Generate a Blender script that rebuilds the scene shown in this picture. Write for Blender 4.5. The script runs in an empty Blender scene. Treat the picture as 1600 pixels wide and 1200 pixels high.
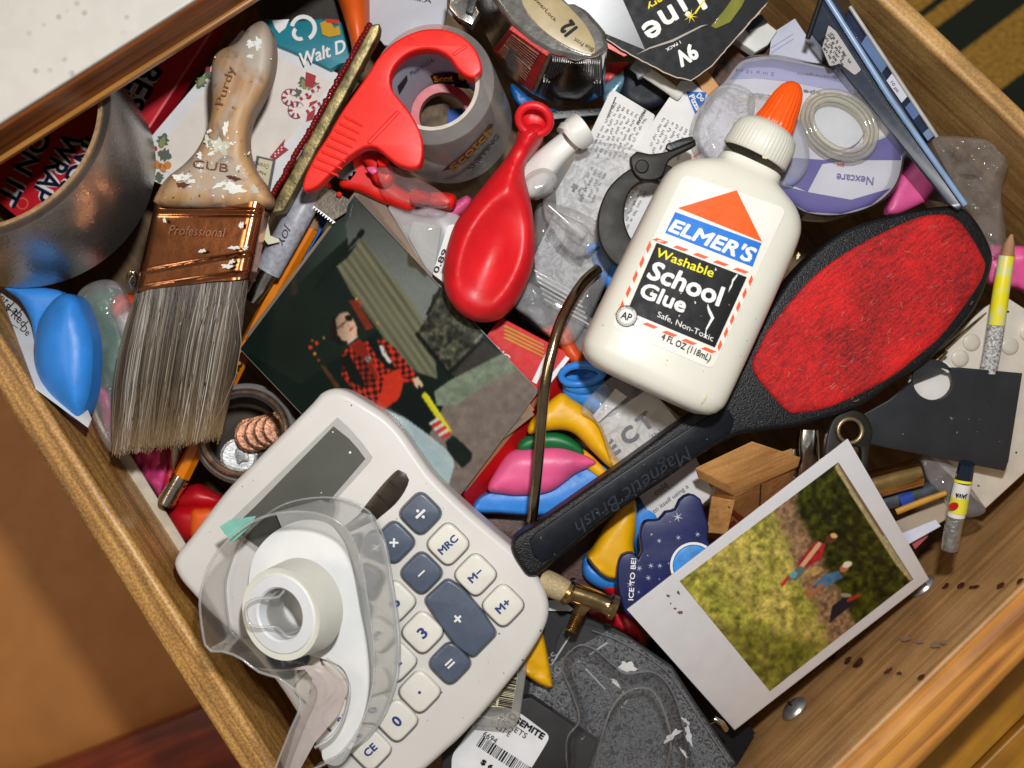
import bpy, math, random
import numpy as np
from mathutils import Vector, Matrix
from mathutils.geometry import tessellate_polygon, delaunay_2d_cdt
random.seed(7); RNG = np.random.default_rng(7)
S = bpy.context.scene

# ---------------------------------------------------------------- camera, world, lamps, exposure
H = 0.53            # the lens hangs 53 cm above the drawer bottom
F = 1741.0          # focal length, in pixels of the 1600 wide photograph
cam = bpy.data.cameras.new('camera'); camo = bpy.data.objects.new('camera', cam)
S.collection.objects.link(camo); S.camera = camo
camo.location = (0, 0, H); camo.rotation_euler = (0, 0, 0)
cam.sensor_width = 36; cam.lens = F / 1600 * 36
cam.clip_start = 0.01; cam.clip_end = 50
cam.dof.use_dof = True; cam.dof.focus_distance = 0.43; cam.dof.aperture_fstop = 9.0
w = bpy.data.worlds.new('World'); S.world = w; w.use_nodes = True
w.node_tree.nodes['Background'].inputs[0].default_value = (1.0, 0.95, 0.88, 1)
w.node_tree.nodes['Background'].inputs[1].default_value = 0.155
def lamp(name, typ, loc, power, size, color, target=None):
    l = bpy.data.lights.new(name, typ); l.energy = power; l.color = color
    if typ == 'AREA': l.size = size
    else: l.shadow_soft_size = size
    o = bpy.data.objects.new(name, l); S.collection.objects.link(o); o.location = loc
    if target is not None:
        o.rotation_euler = (Vector(target) - Vector(loc)).to_track_quat('-Z', 'Y').to_euler()
    return o
lamp('camera_flash', 'POINT', (0.025, 0.10, H), 7.3, 0.011, (0.98, 0.99, 1.0))
lamp('warm_fill', 'AREA', (-0.9, 0.3, 1.9), 6.5, 0.5, (1.0, 0.80, 0.58), (0, 0, 0))  # added warm fill from overhead to lift the floor, no known lamp
S.view_settings.view_transform = 'Standard'; S.view_settings.look = 'None'
S.view_settings.exposure = 0.0; S.view_settings.gamma = 1.0
S.cycles.use_denoising = True
S.cycles.max_bounces = 10; S.cycles.transparent_max_bounces = 24
S.cycles.caustics_reflective = False; S.cycles.caustics_refractive = False

# ---------------------------------------------------------------- places
def W(px, py, z):
    k = (H - z) / F
    return Vector(((px - 800) * k, (600 - py) * k, z))
def zfun(z): return z if callable(z) else (lambda px, py: z)
def planez(a, b, c):
    """height of a plane through three (px, py, z) points, as seen along the line of sight of a pixel"""
    A, B, Cc = W(*a), W(*b), W(*c)
    n = (B - A).cross(Cc - A)
    e = Vector((0, 0, H)); k = n.dot(A - e)
    def f(px, py):
        d = Vector(((px - 800) / F, (600 - py) / F, -1))
        return H - k / n.dot(d)
    return f
def cylz(T, B, r, near=False):
    """height at which the line of sight of a pixel meets the wall of a cylinder round the axis T-B"""
    ax = (B - T).normalized()
    def f(px, py):
        d = Vector(((px - 800) / F, (600 - py) / F, -1.0)); o = Vector((0, 0, H)) - T
        d2 = d - ax * d.dot(ax); o2 = o - ax * o.dot(ax)
        a, b, c = d2.dot(d2), 2 * d2.dot(o2), o2.dot(o2) - r * r
        D = max(0, b * b - 4 * a * c)
        t = (-b + (-1 if near else 1) * math.sqrt(D)) / (2 * a)
        return H - t
    return f
def lin(c):
    c = c / 255.0
    return c / 12.92 if c <= 0.04045 else ((c + 0.055) / 1.055) ** 2.4
def C(r, g, b): return (lin(r), lin(g), lin(b), 1.0)

# ---------------------------------------------------------------- materials
MC = {}
def base(name):
    m = bpy.data.materials.new(name); m.use_nodes = True
    return m, m.node_tree, m.node_tree.nodes['Principled BSDF']
def pm(name, col, rough=0.5, metal=0.0, var=0.12, scale=120, bump=0.0, bscale=900, coat=0.0, spec=0.5, sss=0.0, aniso=None, sheen=0.0, stretch=None, col2=None):
    if name in MC: return MC[name]
    m, nt, b = base(name); N = nt.nodes; L = nt.links
    tc = N.new('ShaderNodeTexCoord'); mp = N.new('ShaderNodeMapping')
    L.new(tc.outputs['Object'], mp.inputs[0])
    if stretch:
        mp.inputs['Rotation'].default_value = (0, 0, math.radians(stretch[0]))
        mp.inputs['Scale'].default_value = stretch[1]
    nz = N.new('ShaderNodeTexNoise'); nz.inputs['Scale'].default_value = scale; nz.inputs['Detail'].default_value = 5
    L.new(mp.outputs[0], nz.inputs['Vector'])
    cr = N.new('ShaderNodeValToRGB')
    c2 = col2 or tuple(min(1, max(0, v * (1 - 2.2 * var))) for v in col[:3]) + (1,)
    c1 = tuple(min(1, v * (1 + var)) for v in col[:3]) + (1,)
    cr.color_ramp.elements[0].position = 0.3; cr.color_ramp.elements[1].position = 0.7
    cr.color_ramp.elements[0].color = c2; cr.color_ramp.elements[1].color = c1
    L.new(nz.outputs[0], cr.inputs[0]); L.new(cr.outputs[0], b.inputs['Base Color'])
    rr = N.new('ShaderNodeMapRange'); rr.inputs[3].default_value = rough * 0.8; rr.inputs[4].default_value = min(1, rough * 1.25)
    nz2 = N.new('ShaderNodeTexNoise'); nz2.inputs['Scale'].default_value = scale * 2.7; L.new(mp.outputs[0], nz2.inputs['Vector'])
    L.new(nz2.outputs[0], rr.inputs[0]); L.new(rr.outputs[0], b.inputs['Roughness'])
    b.inputs['Metallic'].default_value = metal; b.inputs['Specular IOR Level'].default_value = spec
    b.inputs['Coat Weight'].default_value = coat; b.inputs['Coat Roughness'].default_value = 0.08
    if sss:
        b.inputs['Subsurface Weight'].default_value = sss; b.inputs['Subsurface Radius'].default_value = (1, .8, .5); b.inputs['Subsurface Scale'].default_value = 0.004
    if sheen: b.inputs['Sheen Weight'].default_value = sheen
    if bump:
        n3 = N.new('ShaderNodeTexNoise'); n3.inputs['Scale'].default_value = bscale; n3.inputs['Detail'].default_value = 4
        L.new(mp.outputs[0], n3.inputs['Vector'])
        bp = N.new('ShaderNodeBump'); bp.inputs['Strength'].default_value = bump; bp.inputs['Distance'].default_value = 0.0006
        L.new(n3.outputs[0], bp.inputs['Height']); L.new(bp.outputs[0], b.inputs['Normal'])
    MC[name] = m; return m
def wood(name, light, dark, ang, along=18, across=420, rough=0.45, fleck=0.0):
    if name in MC: return MC[name]
    m, nt, b = base(name); N = nt.nodes; L = nt.links
    tc = N.new('ShaderNodeTexCoord'); mp = N.new('ShaderNodeMapping'); mp.vector_type = 'TEXTURE'
    mp.inputs['Rotation'].default_value = (0, 0, math.radians(ang)); mp.inputs['Scale'].default_value = (1 / along, 1 / across, 1 / across)
    L.new(tc.outputs['Object'], mp.inputs[0])
    nz = N.new('ShaderNodeTexNoise'); nz.inputs['Scale'].default_value = 1; nz.inputs['Detail'].default_value = 6; nz.inputs['Distortion'].default_value = 0.6
    L.new(mp.outputs[0], nz.inputs['Vector'])
    cr = N.new('ShaderNodeValToRGB'); cr.color_ramp.elements[0].position = 0.33; cr.color_ramp.elements[1].position = 0.62
    cr.color_ramp.elements[0].color = dark; cr.color_ramp.elements[1].color = light
    L.new(nz.outputs[0], cr.inputs[0])
    n2 = N.new('ShaderNodeTexNoise'); n2.inputs['Scale'].default_value = 45; n2.inputs['Detail'].default_value = 6; L.new(tc.outputs['Object'], n2.inputs['Vector'])
    mx = N.new('ShaderNodeMixRGB'); mx.blend_type = 'OVERLAY'; mx.inputs[0].default_value = 0.5
    L.new(cr.outputs[0], mx.inputs[1]); L.new(n2.outputs[0], mx.inputs[2])
    out = mx.outputs[0]
    if fleck:
        n4 = N.new('ShaderNodeTexNoise'); n4.inputs['Scale'].default_value = 900; n4.inputs['Detail'].default_value = 5; L.new(tc.outputs['Object'], n4.inputs['Vector'])
        r4 = N.new('ShaderNodeValToRGB'); r4.color_ramp.elements[0].position = 0.42; r4.color_ramp.elements[1].position = 0.6
        r4.color_ramp.elements[0].color = (0.35, 0.3, 0.28, 1); r4.color_ramp.elements[1].color = (1, 1, 1, 1)
        L.new(n4.outputs[0], r4.inputs[0])
        m4 = N.new('ShaderNodeMixRGB'); m4.blend_type = 'MULTIPLY'; m4.inputs[0].default_value = fleck
        L.new(out, m4.inputs[1]); L.new(r4.outputs[0], m4.inputs[2]); out = m4.outputs[0]
    L.new(out, b.inputs['Base Color']); b.inputs['Roughness'].default_value = rough
    bp = N.new('ShaderNodeBump'); bp.inputs['Strength'].default_value = 0.35; bp.inputs['Distance'].default_value = 0.0004
    L.new(nz.outputs[0], bp.inputs['Height']); L.new(bp.outputs[0], b.inputs['Normal'])
    MC[name] = m; return m
def clear(name, tint=(0.93, 0.94, 0.94), haze=0.05, gloss=0.9, rough=0.05, crinkle=0.0, bscale=60, hazecol=(.8, .8, .8)):
    """thin clear plastic: lets light through, a little veil, mirror-like at grazing angles"""
    if name in MC: return MC[name]
    m, nt, b = base(name); N = nt.nodes; L = nt.links; N.remove(b)
    out = N['Material Output']
    tr = N.new('ShaderNodeBsdfTransparent'); tr.inputs[0].default_value = tint + (1,)
    df = N.new('ShaderNodeBsdfDiffuse'); df.inputs[0].default_value = tuple(hazecol) + (1,)
    gl = N.new('ShaderNodeBsdfGlossy'); gl.inputs['Roughness'].default_value = rough; gl.inputs[0].default_value = (gloss,) * 3 + (1,)
    m1 = N.new('ShaderNodeMixShader'); L.new(tr.outputs[0], m1.inputs[1]); L.new(df.outputs[0], m1.inputs[2])
    tc = N.new('ShaderNodeTexCoord'); nz = N.new('ShaderNodeTexNoise'); nz.inputs['Scale'].default_value = bscale; nz.inputs['Detail'].default_value = 3; nz.inputs['Distortion'].default_value = 1.2
    L.new(tc.outputs['Object'], nz.inputs['Vector'])
    mr = N.new('ShaderNodeMapRange'); mr.inputs[3].default_value = haze * 0.5; mr.inputs[4].default_value = haze * 1.5; L.new(nz.outputs[0], mr.inputs[0]); L.new(mr.outputs[0], m1.inputs[0])
    fr = N.new('ShaderNodeFresnel'); fr.inputs[0].default_value = 1.5
    fm = N.new('ShaderNodeMapRange'); fm.inputs[4].default_value = 0.42; fm.inputs[3].default_value = 0.0; L.new(fr.outputs[0], fm.inputs[0])
    m2 = N.new('ShaderNodeMixShader'); L.new(fm.outputs[0], m2.inputs[0]); L.new(m1.outputs[0], m2.inputs[1]); L.new(gl.outputs[0], m2.inputs[2])
    if crinkle:
        bp = N.new('ShaderNodeBump'); bp.inputs['Strength'].default_value = crinkle; bp.inputs['Distance'].default_value = 0.004
        vo = N.new('ShaderNodeTexVoronoi'); vo.feature = 'DISTANCE_TO_EDGE'; vo.inputs['Scale'].default_value = bscale * 1.1; vo.inputs['Randomness'].default_value = 1.0
        mv = N.new('ShaderNodeVectorMath'); mv.operation = 'MULTIPLY_ADD'; L.new(nz.outputs['Color'], mv.inputs[0]); mv.inputs[1].default_value = (.02, .02, .02); L.new(tc.outputs['Object'], mv.inputs[2]); L.new(mv.outputs[0], vo.inputs['Vector'])
        ad = N.new('ShaderNodeMath'); ad.operation = 'MULTIPLY_ADD'; L.new(vo.outputs['Distance'], ad.inputs[0]); ad.inputs[1].default_value = 1.6; L.new(nz.outputs[0], ad.inputs[2])
        L.new(ad.outputs[0], bp.inputs['Height']); L.new(bp.outputs[0], fr.inputs['Normal']); L.new(bp.outputs[0], gl.inputs['Normal'])
    L.new(m2.outputs[0], out.inputs[0]); MC[name] = m; return m
def vcol(name, rough=0.4, coat=0.0, metal=0.0, spec=0.5, bump=0.0):
    if name in MC: return MC[name]
    m, nt, b = base(name); N = nt.nodes; L = nt.links
    a = N.new('ShaderNodeVertexColor'); a.layer_name = 'print'; L.new(a.outputs[0], b.inputs['Base Color'])
    b.inputs['Roughness'].default_value = rough; b.inputs['Coat Weight'].default_value = coat; b.inputs['Coat Roughness'].default_value = .1
    b.inputs['Metallic'].default_value = metal; b.inputs['Specular IOR Level'].default_value = spec
    if bump:
        tc = N.new('ShaderNodeTexCoord'); nz = N.new('ShaderNodeTexNoise'); nz.inputs['Scale'].default_value = 60
        L.new(tc.outputs['Object'], nz.inputs['Vector'])
        bp = N.new('ShaderNodeBump'); bp.inputs['Strength'].default_value = bump; bp.inputs['Distance'].default_value = 0.002
        L.new(nz.outputs[0], bp.inputs['Height']); L.new(bp.outputs[0], b.inputs['Normal'])
    MC[name] = m; return m
def ink(r, g, b, rough=0.5): return pm('ink_%d_%d_%d' % (r, g, b), C(r, g, b), rough, var=0.04, spec=0.2)
def latex(name, r, g, b): return pm('latex_' + name, C(r, g, b), 0.42, var=0.07, scale=90, bump=0.14, bscale=260)

# ---------------------------------------------------------------- objects
ABS = {}
def mk(name, verts, faces, mat, parent=None, smooth=True, sharp=38, attr=None):
    verts = [Vector(v) for v in verts]
    if parent is None:
        n = len(verts); o0 = Vector((sum(v.x for v in verts) / n, sum(v.y for v in verts) / n, min(v.z for v in verts)))
    else: o0 = ABS[parent.name]
    me = bpy.data.meshes.new(name)
    me.from_pydata([v - o0 for v in verts], [], faces); me.validate(); me.update()
    if attr is not None and len(attr) == len(me.vertices):
        ca = me.color_attributes.new('print', 'FLOAT_COLOR', 'POINT'); ca.data.foreach_set('color', np.asarray(attr, dtype=np.float32).ravel())
    me.materials.append(mat)
    if smooth:
        me.polygons.foreach_set('use_smooth', [True] * len(me.polygons))
        if sharp: me.set_sharp_from_angle(angle=math.radians(sharp))
    o = bpy.data.objects.new(name, me); S.collection.objects.link(o)
    if parent is None: o.location = o0
    else: o.parent = parent
    ABS[o.name] = o0
    return o
def thing(name, label, cat, px, py, z, group=None):
    o = bpy.data.objects.new(name, None); S.collection.objects.link(o); o.empty_display_size = 0.01
    o.location = W(px, py, z); ABS[o.name] = o.location.copy()
    return tag(o, label, cat, group)
def tag(o, label=None, cat=None, group=None, kind=None):
    if label: o['label'] = label
    if cat: o['category'] = cat
    if group: o['group'] = group
    if kind: o['kind'] = kind
    return o
def spline(pts, closed=True, step=7.0):
    P = [np.array(p, float) for p in pts]; n = len(P); out = []
    rng = range(n) if closed else range(n - 1)
    for i in rng:
        if closed: p0, p1, p2, p3 = P[i - 1], P[i], P[(i + 1) % n], P[(i + 2) % n]
        else: p0, p1, p2, p3 = P[max(0, i - 1)], P[i], P[i + 1], P[min(n - 1, i + 2)]
        k = max(1, int(np.linalg.norm((p2 - p1)[:2]) / step))
        for j in range(k):
            t = j / k
            out.append(tuple(0.5 * ((2 * p1) + (-p0 + p2) * t + (2 * p0 - 5 * p1 + 4 * p2 - p3) * t * t + (-p0 + 3 * p1 - 3 * p2 + p3) * t ** 3)))
    if not closed: out.append(tuple(P[-1]))
    return out
def area2(p): return sum(p[i - 1][0] * p[i][1] - p[i][0] * p[i - 1][1] for i in range(len(p)))
def inset(p, d):
    """move a closed outline inwards by d pixels (screen axes, either winding)"""
    s = 1 if area2(p) > 0 else -1; n = len(p); out = []
    for i in range(n):
        a, b, c = p[i - 1], p[i], p[(i + 1) % n]
        e1 = np.array((b[0] - a[0], b[1] - a[1])); e2 = np.array((c[0] - b[0], c[1] - b[1]))
        e1 = e1 / (np.linalg.norm(e1) + 1e-9); e2 = e2 / (np.linalg.norm(e2) + 1e-9)
        n1 = np.array((-e1[1], e1[0])) * s; n2 = np.array((-e2[1], e2[0])) * s
        m = n1 + n2; L = np.linalg.norm(m)
        if L < 1e-6: m = n1; L = 1
        m = m / L; k = min(2.0, 1 / max(0.3, m.dot(n1)))
        out.append((b[0] + m[0] * d * k, b[1] + m[1] * d * k))
    return out
def roundq(pts, r, n=5):
    """round the corners of a polygon by r pixels"""
    out = []; N = len(pts)
    for i in range(N):
        a, b, c = (np.array(pts[i - 1][:2], float), np.array(pts[i][:2], float), np.array(pts[(i + 1) % N][:2], float))
        la, lc = np.linalg.norm(a - b), np.linalg.norm(c - b); q = min(r, la * .45, lc * .45)
        p, s = b + (a - b) / la * q, b + (c - b) / lc * q
        for j in range(n + 1):
            t = j / n; out.append(tuple((1 - t) ** 2 * p + 2 * t * (1 - t) * b + t * t * s))
    return out
def tess(rings3):
    return [tuple(t) for t in tessellate_polygon([[Vector(v) for v in r] for r in rings3])]
def plate(name, pts, z, th, mat, parent=None, bevel=0.0, smooth=False, holes=(), seg=3, step=7, dz=0.0):
    """solid sheet: outline in pixels at height z (number or function), th metres thick, edges rounded by bevel pixels"""
    zf = zfun(z)
    if smooth: pts = spline(pts, True, step)
    V, Fc = [], []
    def ring(p, drop):
        i0 = len(V)
        for q in p: v = W(q[0], q[1], zf(q[0], q[1])); v.z -= drop - dz; V.append(v)
        return list(range(i0, len(V)))
    bm = bevel * (H - zf(*pts[0][:2])) / F
    s = 1 if area2(pts) < 0 else -1
    tops = []
    for k, loop in enumerate([pts] + list(holes)):
        sg = 1 if k == 0 else -1
        rs = []
        if bevel > 0:
            for j in range(seg + 1):
                a = math.pi / 2 * j / seg
                rs.append(ring(inset(loop, sg * bevel * (1 - math.sin(math.pi / 2 - a) if False else (1 - math.sin(a)))), 0) if False else
                          ring(inset(loop, sg * bevel * (1 - math.sin(a))), bm * (1 - math.cos(a))))
        else: rs.append(ring(loop, 0))
        rs.append(ring(loop, th))
        for a_, b_ in zip(rs, rs[1:]):
            n = len(a_)
            for i in range(n):
                q = (a_[i], b_[i], b_[(i + 1) % n], a_[(i + 1) % n]); Fc.append(q if (s * sg) > 0 else q[::-1])
        tops.append((rs[0], rs[-1]))
    for which in (0, 1):
        rings = [[Vector((V[i].x, V[i].y, 0)) for i in t[which]] for t in tops]; idx = [i for t in tops for i in t[which]]
        for t in tess(rings):
            f = [idx[i] for i in t]
            a = (V[f[1]] - V[f[0]]).cross(V[f[2]] - V[f[0]])
            up = a.z > 0
            if up != (which == 0): f = f[::-1]
            Fc.append(tuple(f))
    return mk(name, V, Fc, mat, parent)
def patch(name, polys, z, mat, parent, lift=0.0002):
    """flat print: one mesh of thin polygons laid on a surface"""
    zf = zfun(z); V, Fc = [], []
    for p in polys:
        i0 = len(V)
        for q in p: v = W(q[0], q[1], zf(q[0], q[1]) + lift); V.append(v)
        for t in tess([[Vector((v.x, v.y, 0)) for v in V[i0:]]]):
            f = [i0 + i for i in t]
            if (V[f[1]] - V[f[0]]).cross(V[f[2]] - V[f[0]]).z < 0: f = f[::-1]
            Fc.append(tuple(f))
    return mk(name, V, Fc, mat, parent, smooth=False)
def prism(name, top, bot, mat, parent=None, bevel=0.0, sharp=38):
    """solid between an outline at one height and an outline at another; points are (px, py, z)"""
    n = len(top); V = [W(*p) for p in top] + [W(*p) for p in bot]; Fc = []
    s = 1 if area2(top) < 0 else -1
    for i in range(n):
        q = (i, n + i, n + (i + 1) % n, (i + 1) % n); Fc.append(q if s > 0 else q[::-1])
    for t in tess([[Vector((V[i].x, V[i].y, 0)) for i in range(n)]]):
        f = list(t)
        if (V[f[1]] - V[f[0]]).cross(V[f[2]] - V[f[0]]).z < 0: f = f[::-1]
        Fc.append(tuple(f)); Fc.append(tuple(n + i for i in f[::-1]))
    o = mk(name, V, Fc, mat, parent, sharp=sharp)
    if bevel:
        b = o.modifiers.new('edge', 'BEVEL'); b.width = bevel; b.segments = 2; b.limit_method = 'ANGLE'; b.angle_limit = math.radians(35)
    return o
def loft(name, st, mat, parent=None, n=28, ex=2.0, step=8, cap=True, flat=1.0, smooth=True, sharp=50):
    """body swept through stations (px, py, z, half width px, half height m); flat < 1 squashes the underside"""
    if smooth: st = spline(st, False, step)
    Cn = [W(s[0], s[1], s[2]) for s in st]; V, Fc = [], []; m = len(st)
    for i, s in enumerate(st):
        d = (Cn[min(m - 1, i + 1)] - Cn[max(0, i - 1)]).normalized(); side = d.cross(Vector((0, 0, 1))).normalized(); up = side.cross(d).normalized()
        hw = max(s[3], .05) * (H - s[2]) / F; hh = max(s[4], 5e-5)
        for j in range(n):
            a = 2 * math.pi * j / n; c, q = math.cos(a), math.sin(a)
            x = math.copysign(abs(c) ** (2 / ex), c) * hw; y = math.copysign(abs(q) ** (2 / ex), q) * hh
            V.append(Cn[i] + side * x + up * (y if y > 0 else y * flat))
    for i in range(m - 1):
        for j in range(n):
            a, b = i * n + j, i * n + (j + 1) % n
            Fc.append((a, b, b + n, a + n))
    if cap:
        Fc.append(tuple(range(n))[::-1]); Fc.append(tuple(range((m - 1) * n, m * n)))
    return mk(name, V, Fc, mat, parent, sharp=sharp)
def tube(name, path, r, mat, parent=None, n=10, closed=False, smooth=True, step=6):
    """round wire through (px, py, z) points"""
    st = [tuple(p) for p in path]
    if smooth: st = spline(st, closed, step)
    P = [W(*p) for p in st]; V, Fc = [], []; m = len(P)
    for i in range(m):
        a, b = (P[i - 1], P[(i + 1) % m]) if closed else (P[max(0, i - 1)], P[min(m - 1, i + 1)])
        d = (b - a).normalized(); ref = Vector((0, 0, 1)) if abs(d.z) < .9 else Vector((1, 0, 0))
        s = d.cross(ref).normalized(); u = s.cross(d)
        rr = r[min(len(r) - 1, int(i / m * len(r)))] if isinstance(r, (list, tuple)) else r
        for j in range(n):
            t = 2 * math.pi * j / n; V.append(P[i] + s * math.cos(t) * rr + u * math.sin(t) * rr)
    for i in range(m if closed else m - 1):
        for j in range(n):
            a, b, c, d_ = i * n + j, i * n + (j + 1) % n, ((i + 1) % m) * n + (j + 1) % n, ((i + 1) % m) * n + j
            Fc.append((a, b, c, d_))
    if not closed: Fc.append(tuple(range(n))[::-1]); Fc.append(tuple(range((m - 1) * n, m * n)))
    return mk(name, V, Fc, mat, parent, sharp=60)
def lathe(name, T, B, prof, mat, parent=None, n=72, closed=True, sharp=38, part=None):
    """profile of (radius, metres along the axis from T towards B) turned round the axis"""
    ax = (B - T).normalized(); ref = Vector((0, 1, 0)) if abs(ax.y) < .9 else Vector((1, 0, 0))
    s = ax.cross(ref).normalized(); u = ax.cross(s); V, Fc = [], []; m = len(prof)
    a0, a1 = (0, 2 * math.pi) if part is None else part
    nn = n if part is None else n + 1
    for j in range(nn):
        a = a0 + (a1 - a0) * j / n; d = s * math.cos(a) + u * math.sin(a)
        for r, h in prof: V.append(T + ax * h + d * r)
    for j in range(n):
        for i in range(m if closed else m - 1):
            a, b = j * m + i, j * m + (i + 1) % m; c, d_ = ((j + 1) % nn) * m + (i + 1) % m, ((j + 1) % nn) * m + i
            Fc.append((a, d_, c, b))
    return mk(name, V, Fc, mat, parent, sharp=sharp)
def inflate(name, pts, z, h, R, mat, parent=None, skirt=0.004, grid=7, extra=None, smooth=True, wr=0.0):
    """pillow over an outline: h metres high, its shoulder R pixels wide; extra(px, py, d) adds height"""
    if smooth: pts = spline(pts, True, 6)
    else:
        q = []
        for i in range(len(pts)):
            a, b = np.array(pts[i - 1], float), np.array(pts[i], float); k = max(1, int(np.linalg.norm(b - a) / 6))
            q += [tuple(a + (b - a) * j / k) for j in range(k)]
        pts = q
    P = np.array(pts); n = len(P)
    def dist(X):
        A, B = P, np.roll(P, -1, 0); d = B - A; L2 = (d ** 2).sum(1) + 1e-9
        t = np.clip(((X[:, None] - A[None]) * d[None]).sum(2) / L2, 0, 1)
        return np.sqrt((((A[None] + t[..., None] * d[None]) - X[:, None]) ** 2).sum(2)).min(1)
    def inside(X):
        x, y = X[:, 0][:, None], X[:, 1][:, None]; x0, y0 = P[:, 0][None], P[:, 1][None]; x1, y1 = np.roll(P[:, 0], -1)[None], np.roll(P[:, 1], -1)[None]
        c = ((y0 > y) != (y1 > y)) & (x < (x1 - x0) * (y - y0) / (y1 - y0 + 1e-12) + x0)
        return c.sum(1) % 2 == 1
    extra_pts = []
    for f in (0.02, 0.08, 0.2, 0.4):
        q = np.array(inset([tuple(p) for p in P], f * R)); k = inside(q)
        if k.any():
            q = q[k]; q = q[dist(q) > f * R * .8]; extra_pts.append(q)
    gx, gy = np.meshgrid(np.arange(P[:, 0].min(), P[:, 0].max(), grid), np.arange(P[:, 1].min(), P[:, 1].max(), grid))
    G = np.stack([gx.ravel(), gy.ravel()], 1).astype(float); G += RNG.uniform(-.8, .8, G.shape); G = G[inside(G)]
    if len(G): G = G[dist(G) > max(R * .45, 2)]; extra_pts.append(G)
    E = np.concatenate([e for e in extra_pts if len(e)]) if extra_pts else np.zeros((0, 2))
    allp = [Vector((float(a), float(b))) for a, b in P] + [Vector((float(a), float(b))) for a, b in E]
    vs, _, fs, _, _, _ = delaunay_2d_cdt(allp, [(i, (i + 1) % n) for i in range(n)], [], 1, 1e-4)
    X = np.array([(v.x, v.y) for v in vs]); D = dist(X); zf = zfun(z)
    t = np.clip(D / R, 0, 1); hh = h * np.sqrt(np.clip(1 - (1 - t) ** 2, 0, 1))
    if wr: hh = hh + wr * (noise2(X[:, 0], X[:, 1], 22, 3) - .5) * t
    if extra: hh = hh + np.array([extra(x, y, d) for (x, y), d in zip(X, D)])
    V = []
    for (x, y), a in zip(X, hh):
        zz = zf(x, y) + a; V.append(W(x, y, zz))
    Fc = []
    for f in fs:
        f = list(f)
        if (V[f[1]] - V[f[0]]).cross(V[f[2]] - V[f[0]]).z < 0: f = f[::-1]
        Fc.append(tuple(f))
    edge = {}
    for f in Fc:
        for i in range(len(f)):
            a, b = f[i], f[(i + 1) % len(f)]
            if (b, a) in edge: edge.pop((b, a))
            else: edge[(a, b)] = 1
    low = {}
    for a, b in edge:
        for v in (a, b):
            if v not in low: low[v] = len(V); q = V[v].copy(); q.z -= skirt; V.append(q)
        Fc.append((b, a, low[a], low[b]))
    return mk(name, V, Fc, mat, parent, sharp=70)
# smooth value noise for printed pictures and lumps, 0..1
_T = {}
def noise2(x, y, cell, octaves=3, seed=0):
    x = np.asarray(x, float); y = np.asarray(y, float); out = 0; amp = 1; tot = 0
    for o in range(octaves):
        key = (seed, o)
        if key not in _T: _T[key] = np.random.default_rng(seed * 17 + o).random((256, 256))
        T = _T[key]; u, v = x / cell * 2 ** o + 31.7 * o, y / cell * 2 ** o + 11.3 * o
        i, j = np.floor(u).astype(int), np.floor(v).astype(int); f, g = u - i, v - j; f = f * f * (3 - 2 * f); g = g * g * (3 - 2 * g)
        a = T[i % 256, j % 256]; b = T[(i + 1) % 256, j % 256]; c = T[i % 256, (j + 1) % 256]; d = T[(i + 1) % 256, (j + 1) % 256]
        out = out + amp * ((a * (1 - f) + b * f) * (1 - g) + (c * (1 - f) + d * f) * g); tot += amp; amp *= .5
    return out / tot
# ---------------------------------------------------------------- lettering
_TX = {}
def textmesh(s, bold=0.0, shear=0.0):
    k = (s, bold, shear)
    if k in _TX: return _TX[k]
    cu = bpy.data.curves.new('lettering', 'FONT'); cu.body = s; cu.shear = shear; cu.resolution_u = 3
    o = bpy.data.objects.new('lettering', cu); S.collection.objects.link(o)
    dg = bpy.context.evaluated_depsgraph_get(); me = bpy.data.meshes.new_from_object(o.evaluated_get(dg))
    V = [(v.co.x, v.co.y) for v in me.vertices]; Fc = [tuple(p.vertices) for p in me.polygons]
    bpy.data.objects.remove(o); bpy.data.curves.remove(cu); bpy.data.meshes.remove(me)
    if not V: _TX[k] = ([], []); return _TX[k]
    xs, ys = [v[0] for v in V], [v[1] for v in V]; x0, x1, y0, y1 = min(xs), max(xs), min(ys), max(ys)
    V = [((a - x0) / (x1 - x0 + 1e-9), (b - y0) / (y1 - y0 + 1e-9)) for a, b in V]
    _TX[k] = (V, Fc); return _TX[k]
def tq(cx, cy, ang, w_, h_):
    a = math.radians(ang); d = np.array((math.cos(a), math.sin(a))); u = np.array((d[1], -d[0])); c = np.array((cx, cy))
    return [tuple(c - d * w_ / 2 + u * h_ / 2), tuple(c + d * w_ / 2 + u * h_ / 2), tuple(c + d * w_ / 2 - u * h_ / 2), tuple(c - d * w_ / 2 - u * h_ / 2)]
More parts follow.
